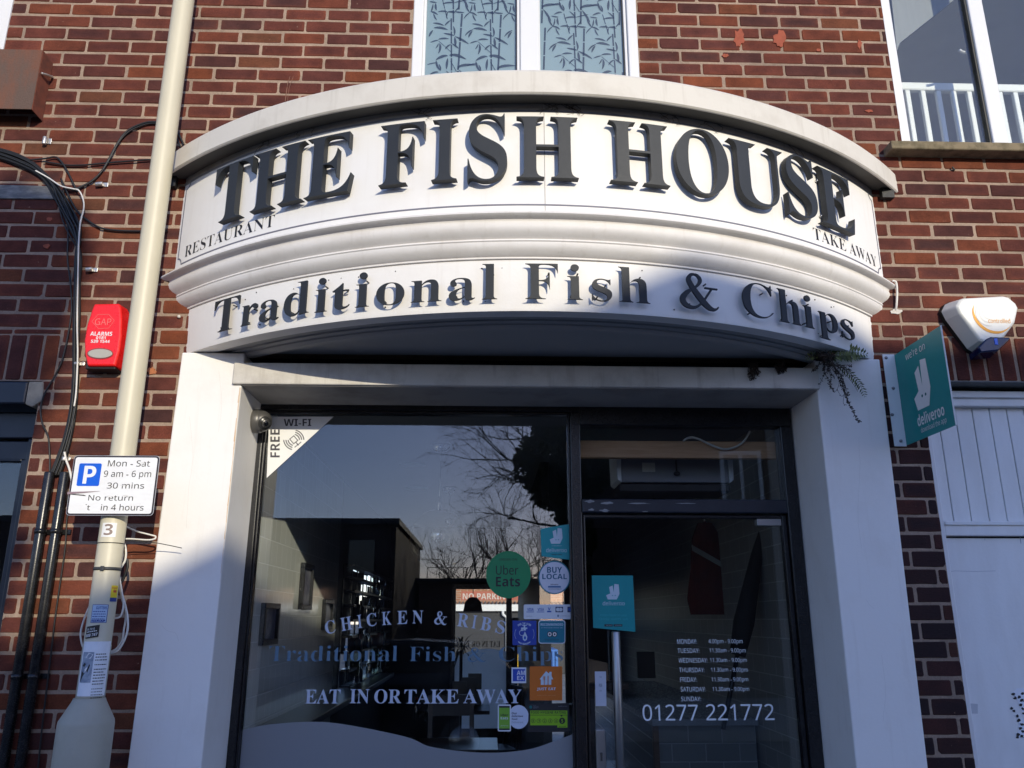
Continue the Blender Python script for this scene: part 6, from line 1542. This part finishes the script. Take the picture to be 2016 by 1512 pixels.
for k, (xl, xr, yt, yb2, lab) in enumerate(((590,610,1108,1200,'narrow framed picture on the tiled wall in the sunlit patch'),(512,542,1187,1270,'framed picture on the tiled wall nearest the window'),(634,650,1180,1240,'small framed picture farther along the tiled wall'))):
    p, q = atx(xl, (yt+yb2)/2, IX0+.005), atx(xr, (yt+yb2)/2, IX0+.005); t, bo = atx((xl+xr)/2, yt, IX0+.02), atx((xl+xr)/2, yb2, IX0+.02)
    y0, y1 = sorted((p.y, q.y)); y1 = min(y1, y0+.5)
    g = thing('picture', lab, 'picture', (IX0, (y0+y1)/2, bo.z), 'framed pictures on the tiled wall')
    b = MB(); w_ = .03; b.box(IX0+.002, IX0+.03, y0, y1, bo.z, bo.z+w_); b.box(IX0+.002, IX0+.03, y0, y1, t.z-w_, t.z); b.box(IX0+.002, IX0+.03, y0, y0+w_, bo.z+w_, t.z-w_); b.box(IX0+.002, IX0+.03, y1-w_, y1, bo.z+w_, t.z-w_); obj('picture_frame', b, BLACKP, g, .003)
    b = MB(); b.box(IX0+.002, IX0+.012, y0+w_, y1-w_, bo.z+w_, t.z-w_); obj('print', b, PICT, g)
# slatted rack of bottles standing before an added bright opening
rk = thing('bottle_rack', 'dark slatted rack of bottles against an added bright side opening deep in the shop', 'rack', (IX0+.1, 5.0, 1.05)); r10 = random.Random(17)
for z in (1.05, 1.18, 1.32, 1.45, 1.58, 1.70, 1.82, 1.93, 2.03): b = MB(); b.box(IX0+.005, IX0+.09, 3.62, 6.5, z, z+.022); obj('rack_shelf', b, BLACKP, rk)
y = 3.52
while y < 6.48: b = MB(); w_ = r10.uniform(.03, .07); b.box(IX0+.002, IX0+.008, y, y+w_, 1.05, 2.05); obj('slat', b, BLACKP, rk); y += w_+r10.uniform(.16, .42)
zs_ = [1.05, 1.18, 1.32, 1.45, 1.58, 1.70, 1.82, 1.93, 2.03, 2.05]
for k in range(9):
    y = 3.62
    while y < 6.4:
        w_ = r10.uniform(.15, .5)
        if r10.random() < .62: b = MB(); b.box(IX0-.03, IX0-.02, y, min(y+w_, 6.5), zs_[k], zs_[k+1]); obj('added_gap_cover', b, DARKW, rk)  # added boards cover gaps to cut the brightness behind the rack
        y += w_
for k in range(24):
    y = r10.uniform(3.6, 6.4); z = r10.choice((1.072, 1.342, 1.602, 1.842)); h = r10.uniform(.13, .19); b = MB(); b.lathe([(.001,0),(.033,0),(.034,h*.6),(.013,h*.75),(.013,h),(.001,h)], (IX0+.085, y, z), 10); obj('rack_bottle', b, r10.choice((LEATH, BLACKP, GLS)), rk)
b = MB(); b.box(-6.6, -6.4, 1.5, 14, 0, 3.0); solo('added_side_wall', b, render_mat('added_wall_render', (.26,.20,.16), (.14,.10,.08), .4), 'wall added outside as a lit backing for the side opening', 'wall')  # added wall, a sunlit backing seen through the rack's gaps
# lamps
CHR = plain('chrome', (.75,.75,.76), .08, 1.0)
lp = atz(868, 893, IZ-.06)
g = thing('pendant_lamp', 'large clear glass globe lamp hanging on a thin cord near the window', 'lamp', tuple(lp))
b = MB(); b.lathe([(.001,-.055),(.03,-.05),(.055,-.025),(.065,.0),(.001,.0)], (lp.x, lp.y, IZ), 24); obj('ceiling_rose', b, CHR, g)
gz = at(860, 1060, lp.y).z
b = MB(); b.tube([(lp.x, lp.y, IZ-.05), (lp.x, lp.y, gz+.19)], .003, 6); obj('cord', b, CHR, g); b = MB(); b.tube([(lp.x, lp.y, gz+.27), (lp.x, lp.y, gz+.18)], .012, 10); obj('cap', b, CHR, g)
b = MB(); b.ball((lp.x, lp.y, gz), .19, 32, 20); obj('globe', b, glass('globe_glass', (.90,.92,.93), .05), g)
b = MB(); b.ball((lp.x, lp.y, gz+.02), .05, 20, 12); obj('bulb', b, CHR, g)
lp2 = atz(885, 966, IZ-.03)
g = thing('pendant_lamp', 'black dome pendant lamp hanging farther inside before the rear glazing', 'lamp', tuple(lp2))
b = MB(); b.lathe([(.001,-.055),(.03,-.05),(.055,-.025),(.065,.0),(.001,.0)], (lp2.x, lp2.y, IZ), 24); obj('ceiling_rose', b, CHR, g)
d_ = at(931, 1200, lp2.y+1.2); 
g2 = thing('dome_lamp', 'black dome lamp shade hanging in front of the rear glazing', 'lamp', tuple(d_)); b = MB(); b.lathe([(.001,.12),(.04,.115),(.08,.07),(.095,-.015),(.090,-.015),(.072,.06),(.001,.09)], d_, 24); obj('lamp_shade', b, LEATH, g2); b = MB(); b.tube([(d_.x, d_.y, d_.z+.15), (d_.x, d_.y, IZ)], .004, 6); obj('cord', b, LEATH, g2)
tag(g, 'small chrome ceiling rose with a short drop, deeper in the shop', 'lamp'); b = MB(); b.tube([(lp2.x, lp2.y, IZ-.05), (lp2.x, lp2.y, IZ-.28)], .004, 6); b.ball((lp2.x, lp2.y, IZ-.30), .035, 14, 8); obj('bulb', b, CHR, g)
for k, (px, py, lab) in enumerate(((812, 915, 'round recessed ceiling light nearer the window'), (820, 962, 'round recessed ceiling light farther inside'))):
    q = atz(px, py, IZ-.002); b = MB(); b.lathe([(.001,-.004),(.09,-.004),(.10,.0),(.10,.004),(.001,.004)], (q.x, q.y, IZ-.004), 28); solo('downlight', b, plain('light_rim', (.20,.24,.26), .4), lab, 'ceiling light', 'recessed ceiling lights')
# spiky plant before the rear glazing
q = at(908, 1280, 6.2)
pl_ = thing('house_plant', 'spiky leaved house plant standing before the rear glazing', 'plant', (q.x, 6.2, 0)); b = MB(); r9 = random.Random(3)
for k in range(44):
    a = r9.uniform(0, 2*pi); e = r9.uniform(-.5, 1.3); L = r9.uniform(.2, .34); d = Vector((cos(a)*cos(e), sin(a)*cos(e), sin(e))); o_ = Vector((q.x, 6.2, q.z)); s_ = d.cross(Vector((0,0,1))).normalized()*.010
    m1 = o_+d*L*.5; tip = o_+d*L+Vector((0,0,-.10)); b.poly([o_, m1+s_, tip, m1-s_])
obj('leaves', b, leaf_mat('plant_dark', (.010,.014,.008), (.03,.04,.02)), pl_); b = MB(); b.tube([(q.x, 6.2, .3), (q.x, 6.2, q.z)], .018, 8); obj('stem', b, TWIG, pl_); b = MB(); b.lathe([(.001,0),(.11,0),(.14,.30),(.12,.30),(.001,.27)], (q.x, 6.2, 0), 20); obj('pot', b, LEATH, pl_)
# counter on the right with a tiled front
ctr = thing('counter', 'tiled serving counter with wooden corner post inside the door', 'counter', (1.28, 2.4, 0))
b = MB(); b.box(1.02, 1.60, 1.6, 4.6, 0, 1.0); obj('counter_front', b, TILEY, ctr); b = MB(); b.box(.98, 1.61, 1.55, 4.62, 1.0, 1.04); obj('counter_top', b, plain('counter_grey', (.30,.31,.32), .25), ctr, .004)
b = MB(); b.box(.985, 1.018, 1.56, 1.60, 0, 1.0); obj('corner_post', b, wood_mat('brown_post', (.10,.055,.03), (.16,.09,.05)), ctr)
b = MB(); b.box(.40, .46, 2.4, 6.8, 0, IZ); struct('partition_wall', b, DARKW)
b = MB(); q0, q1 = at(1254, 1283, 2.9), at(1291, 1335, 2.9); b.box(q0.x, q1.x, 2.9, 2.93, q1.z, q0.z); tag(obj('notice_board', b, plain('frame_board', (.03,.03,.032), .4)), 'dark framed board hanging inside beyond the door handle', 'notice board')
# leaning closed parasol, orange coat, paper bag
q0, q1 = at(1500, 1042, 1.3), at(1452, 1290, 1.3)
par = thing('parasol', 'closed dark parasol leaning behind the glass door', 'parasol', (q1.x-.05, 1.3, 0)); v = (Vector(q0)-Vector(q1)); 
b = MB(); b.tube([q1, q1+v*.25, q1+v*.8, q0], [.045, .060, .034, .014], 14); obj('canvas', b, plain('dark_canvas', (.010,.011,.013), .8), par); b = MB(); b.tube([q1-v*.55, q1], .014, 8); obj('pole', b, BLACKP, par)
COAT = paint('dark_red_cloth', (.11,.015,.010), .85, (.05,.01,.01), .5, 12); q0, q1 = at(1388, 1030, 2.2), at(1402, 1210, 2.2)
coat = thing('coat', 'dark red coat with a pale stripe hanging inside the door', 'coat', tuple(q1)); b = MB()
rings = []
for k in range(7):
    t = k/6; cx_ = q0.x+(q1.x-q0.x)*t; z_ = q0.z+(q1.z-q0.z)*t; wx = .05+.09*sin(min(t*1.6, 1)*pi/2)+.015*sin(t*9); rings.append([(cx_+wx*cos(2*pi*i/14)*(1+.08*sin(i*2.4+t*5)), 2.2+.06*sin(2*pi*i/14), z_) for i in range(14)])
b.loft(rings); obj('cloth', b, COAT, coat)
b = MB(); zc = (q0.z*.75+q1.z*.25); b.loft([[(q0.x-.12, 2.135, zc), (q0.x+.09, 2.135, zc-.12), (q0.x+.09, 2.135, zc-.16), (q0.x-.12, 2.135, zc-.04)]], False, True); obj('stripe', b, plain('stripe_grey', (.35,.35,.33), .6), coat); b = MB(); b.tube([(q0.x, 2.2, q0.z+.06), (q0.x, 2.2, q0.z-.01)], .01, 6); obj('hook', b, CHR, coat)
p0, p1 = at(1158, 1298, .9), at(1199, 1345, .9)
bag = thing('paper_bag', 'brown paper bag standing inside just left of the door handle', 'paper bag', ((p0.x+p1.x)/2, .9, p1.z)); KR = paint('kraft_paper', (.30,.19,.11), .8, (.22,.13,.08), .4, 12); b = MB(); b.loft([[(p0.x, .9, p1.z), (p1.x, .9, p1.z+.01), (p1.x, 1.05, p1.z+.01), (p0.x, 1.05, p1.z)], [(p0.x+.01, .92, p0.z), (p1.x+.0, .92, p0.z-.02), (p1.x, 1.02, p0.z-.02), (p0.x+.01, 1.02, p0.z)]]); obj('bag', b, KR, bag, .004)
sb = MB(); sb.box(p0.x-.03, min(p1.x+.1, .9), .88, 1.12, p1.z-.03, p1.z-.001); sb.box(p0.x, p0.x+.03, .9, .93, 0, p1.z-.03); sb.box(p1.x+.03, p1.x+.06, .9, .93, 0, p1.z-.03); solo('side_table', sb, DWOOD, 'narrow dark side table carrying the brown paper bag', 'table', bevel=.003)

# ================================================================== the street behind the photographer (seen in the glass, and it shades the front)
PAVE = mortar_mat('paving', (.30,.29,.27)); ASPH = mortar_mat('asphalt', (.055,.055,.058)); KERB = mortar_mat('kerbstone', (.36,.35,.33))
b = MB(); b.box(-300, 300, -300, 300, -.6, -.16); struct('ground', b, ASPH)
b = MB(); b.box(-40, 40, -2.9, -.0, -.16, -.004); struct('pavement', b, PAVE)
b = MB(); b.box(-40, 40, -3.05, -2.9, -.16, .0); struct('kerb', b, KERB, .01)
b = MB(); b.box(-40, 40, -14, -9.0, -.16, -.004); struct('far_pavement', b, PAVE)
b = MB(); b.box(-40, 40, -9.0, -8.85, -.16, .0); struct('far_kerb', b, KERB, .01)
b = MB(); b.box(-6, 6, 7.02, 25, -.16, -.01); struct('yard', b, PAVE)
HB = plain_brick('house_brick', (.17,.08,.055), (.13,.06,.045), (.25,.22,.19)); TILE_R = mortar_mat('roof_tile', (.06,.035,.03)); PNW = plain('house_white', (.75,.75,.73), .5); DGL = plain('house_window_dark', (.03,.035,.04), .1)
HB2 = plain_brick('darker_brick', (.05,.028,.024), (.04,.022,.02), (.07,.06,.055))  # house brick in a darker tone
hs = thing('house', 'large brick house with sloping roof across the street on the right', 'house', (9, -15, 0))
prof = [(2.4,0),(15,0),(15,7.30),(6.06,7.30),(2.4,5.32)]
b = MB(); b.prism(prof[::1], -22, -15); obj('wall', b, HB2, hs)
b = MB(); b.prism([(2.25,5.22),(6.05,7.305),(15.2,7.305),(15.2,7.38),(6.02,7.38),(2.2,5.32)], -22.1, -14.85); obj('roof', b, TILE_R, hs)
for (x, z, w_, h_) in ((5.6,4.0,1.0,1.5),(8.2,3.6,1.3,1.6),(11.5,3.6,1.3,1.6),(11.4,.9,1.4,1.5)):
    b = MB(); t = .09; y = -14.99; b.box(x, x+w_, y, y+.06, z, z+t); b.box(x, x+w_, y, y+.06, z+h_-t, z+h_); b.box(x, x+t, y, y+.06, z+t, z+h_-t); b.box(x+w_-t, x+w_, y, y+.06, z+t, z+h_-t); b.box(x+w_/2-.04, x+w_/2+.04, y, y+.06, z+t, z+h_-t); f = obj('window', b, PNW, hs)
    b = MB(); b.box(x+t, x+w_-t, y+.01, y+.02, z+t, z+h_-t); obj('pane', b, DGL, f)
lb = thing('brick_block', 'flat roofed dark brick building across the street on the left', 'building', (-8, -22, 0))
b = MB(); b.box(-16, -2.85, -32, -22, 0, 4.5); obj('wall', b, HB2, lb); b = MB(); b.box(-16.1, -2.75, -32.1, -21.9, 4.5, 4.68); obj('roof', b, plain('roof_edge_dark', (.05,.05,.055), .7), lb)
for x in (-4.3, -6.4, -8.5, -10.6):
    b = MB(); b.box(x, x+.8, -21.99, -21.95, 3.0, 4.0); f = obj('window', b, DGL, lb); b = MB(); b.box(x+.07, x+.73, -21.945, -21.94, 3.07, 3.93); obj('pane', b, DGL, f)
fb = thing('low_building', 'long low flat roofed building far across the street', 'building', (1, -34, 0)); b = MB(); b.box(-2.7, 2.2, -38, -30, 0, 3.05); obj('wall', b, HB, fb); b = MB(); b.box(-2.9, 2.3, -38.2, -29.8, 3.05, 3.2); obj('roof', b, plain('roof_edge_dark', (.05,.05,.055), .7), fb)
# rails on the low roof
b = MB()
for k in range(8): b.tube([(-2.4+k*.5, -30.2, 3.2), (-2.4+k*.5, -30.2, 3.65)], .015, 5)
b.tube([(-2.4, -30.2, 3.65), (1.1, -30.2, 3.65)], .015, 5); obj('roof_rail', b, DARKW, fb)
BARK = mortar_mat('bark', (.06,.05,.04)); IVY = leaf_mat('ivy_leaf', (.012,.018,.008), (.04,.055,.02))
def branchy(mb, p, d, L, r, depth, rng, up=.12, split=(2, 3)):
    pts = [p]; dd = d.copy(); n = 4
    for i in range(n):
        dd = (dd+Vector((rng.uniform(-.22,.22), rng.uniform(-.22,.22), rng.uniform(-.12,.18)+up*.3))).normalized(); pts.append(pts[-1]+dd*L/n)
    mb.tube(pts, [r*(1-.45*i/n) for i in range(n+1)], 5 if depth > 1 else 3, False)
    if depth == 0: return
    for k in range(rng.randint(*split)):
        j = rng.randint(2, n); a = rng.uniform(.35, .95); ax = dd.orthogonal().normalized(); ax.rotate(Matrix.Rotation(rng.uniform(0, 2*pi), 3, dd)); nd = dd.copy(); nd.rotate(Matrix.Rotation(a, 3, ax))
        branchy(mb, pts[j], nd, L*rng.uniform(.62,.8), r*.55, depth-1, rng, up, split)
def bare_tree(x, y, h, seed, label):
    t = thing('bare_tree', label, 'tree', (x, y, 0), 'bare trees across the street'); rng = random.Random(seed)
    b = MB(); b.tube([(x, y, 0), (x+.03, y, h*.15), (x-.02, y, h*.3)], [.14, .11, .09], 8); obj('trunk', b, BARK, t)
    b = MB()
    for k in range(5): branchy(b, Vector((x-.02, y, h*(.22+.02*k))), Vector((rng.uniform(-.5,.5), rng.uniform(-.5,.5), 1)).normalized(), h*.30, .05, 4, rng)
    obj('crown', b, BARK, t)
for x, y, h, sd_, lab in ((-.6,-32,6.6,1,'bare tree left of the other bare trees across the street'),(.7,-32.5,7.4,2,'tallest bare tree in the middle across the street'),(1.9,-32,7.0,3,'bare tree nearest the ivy clad tree across the street'),(-1.6,-34,5.4,4,'smallest bare tree behind the low roof')): bare_tree(x, y, h, sd_, lab)
TX, TY = 1.55, -11.0
it = thing('ivy_tree', 'ivy clad tree with bare outer branches across the street', 'tree', (TX, TY, 0)); rng = random.Random(12)
b = MB(); b.tube([(TX+.1, TY, 0), (TX+.06, TY, 1.5), (TX, TY, 3.2), (TX-.05, TY, 4.6)], [.22, .18, .15, .10], 10); obj('trunk', b, BARK, it)
b = MB()
for k in range(11):
    z = 3.2+.2*k; a = rng.uniform(0, 2*pi); branchy(b, Vector((TX, TY, z)), Vector((-abs(cos(a))-.25, sin(a)*.6, .35)).normalized(), 1.2, .026, 4, rng, -.05, (2, 4))
obj('crown', b, BARK, it)
b = MB()
lumps = [(TX-.42,TY,4.45,.60),(TX-.12,TY,5.15,.56),(TX-.30,TY,4.0,.45),(TX+.25,TY,4.3,.5),(TX+.1,TY,3.6,.42),(TX-.05,TY,5.5,.32),(TX+.2,TY,3.0,.30),(TX+.1,TY,2.4,.28),(TX+.02,TY,6.0,.48),(TX+.12,TY,6.5,.42)]
for cx_, cy_, cz_, R_ in lumps:
    for k in range(int(2600*R_)):
        v = Vector((rng.gauss(0,1), rng.gauss(0,1), rng.gauss(0,1))).normalized()*R_*rng.uniform(.45, 1.08); p = Vector((cx_, cy_, cz_))+v; s_ = rng.uniform(.04, .075)
        u = Vector((rng.gauss(0,1), rng.gauss(0,1), rng.gauss(0,1))).normalized(); w_ = u.orthogonal().normalized()*s_; u *= s_
        b.poly([p-u, p+w_*.9, p+u*1.1, p-w_*.9])
obj('ivy', b, IVY, it)
et = thing('added_screen_tree', 'dense dark tree added behind the large house to block reflected sky', 'tree', (4.3, -25, 0)); b = MB(); b.tube([(4.3, -25, 0), (4.3, -25, 6)], [.25, .15], 10); obj('trunk', b, BARK, et); b = MB()  # tree added to keep reflected sky out of the transom light
for cx_, cz_, R_ in ((3.7,5.6,1.2),(4.6,6.2,1.4),(4.2,7.6,1.3),(4.9,8.4,1.2),(3.6,8.0,.9),(4.3,9.4,1.0),(4.4,4.4,1.3)):
    for k in range(int(1100*R_)):
        v = Vector((rng.gauss(0,1), rng.gauss(0,1), rng.gauss(0,1))).normalized()*R_*rng.uniform(.5, 1.08); p = Vector((cx_, -25, cz_))+v; s_ = rng.uniform(.09, .17)
        u = Vector((rng.gauss(0,1), rng.gauss(0,1), rng.gauss(0,1))).normalized(); w_ = u.orthogonal().normalized()*s_; u *= s_
        b.poly([p-u, p+w_*.9, p+u*1.1, p-w_*.9])
obj('crown', b, IVY, et)
# a parked car at the far kerb
CARB = paint('dark_car_paint', (.015,.016,.02), .15, (.02,.02,.025), .2, 5, bmp=0); car = thing('parked_car', 'dark parked hatchback at the far kerb, reflected in the glass', 'car', (-1.6, -7.6, -.16))
def cs(x, y0, y1, zz): return [(x, y0, z) for z in zz]
secs = []
for x, zt, w_ in ((-3.75,.62,.70),(-3.65,.78,.80),(-2.9,.88,.86),(-2.55,.92,.87),(-.6,.95,.88),(.35,.95,.87),(.48,.80,.82),(.52,.5,.78)):
    secs.append([(x, -7.6-w_, .12), (x, -7.6-w_, zt-.14), (x, -7.6-w_+.06, zt), (x, -7.6+w_-.06, zt), (x, -7.6+w_, zt-.14), (x, -7.6+w_, .12)])
b = MB(); b.loft(secs); obj('body', b, CARB, car, .03, 3)
secs = []
for x, zt, w_ in ((-2.75,.90,.80),(-2.0,1.27,.66),(-1.0,1.32,.66),(-.1,1.27,.64),(.40,.94,.76)): secs.append([(x, -7.6-w_-.04*(zt<1), .86), (x, -7.6-w_, zt), (x, -7.6+w_, zt), (x, -7.6+w_+.04*(zt<1), .86)])
b = MB(); b.loft(secs); obj('cabin', b, DGL, car, .05, 3)
b = MB(); b.loft([[(x, -7.6-.62, z), (x, -7.6+.62, z), (x, -7.6+.62, z+.03), (x, -7.6-.62, z+.03)] for x, z in ((-1.95,1.26),(-1.0,1.31),(-.15,1.26))]); obj('roof', b, CARB, car, .01)
for x in (-3.0, -.25):
    for y in (-8.42, -6.78):
        b = MB(); b.lathe([(.001,-.09),(.22,-.09),(.30,-.07),(.31,0),(.30,.07),(.22,.09),(.001,.09)], (x, y, .15), 24, 'y'); wh = obj('wheel', b, LEATH, car); b = MB(); b.lathe([(.001,-.095),(.19,-.095),(.19,.095),(.001,.095)], (x, y, .15), 20, 'y'); obj('rim', b, STEEL, wh)
bpy.context.view_layer.update()
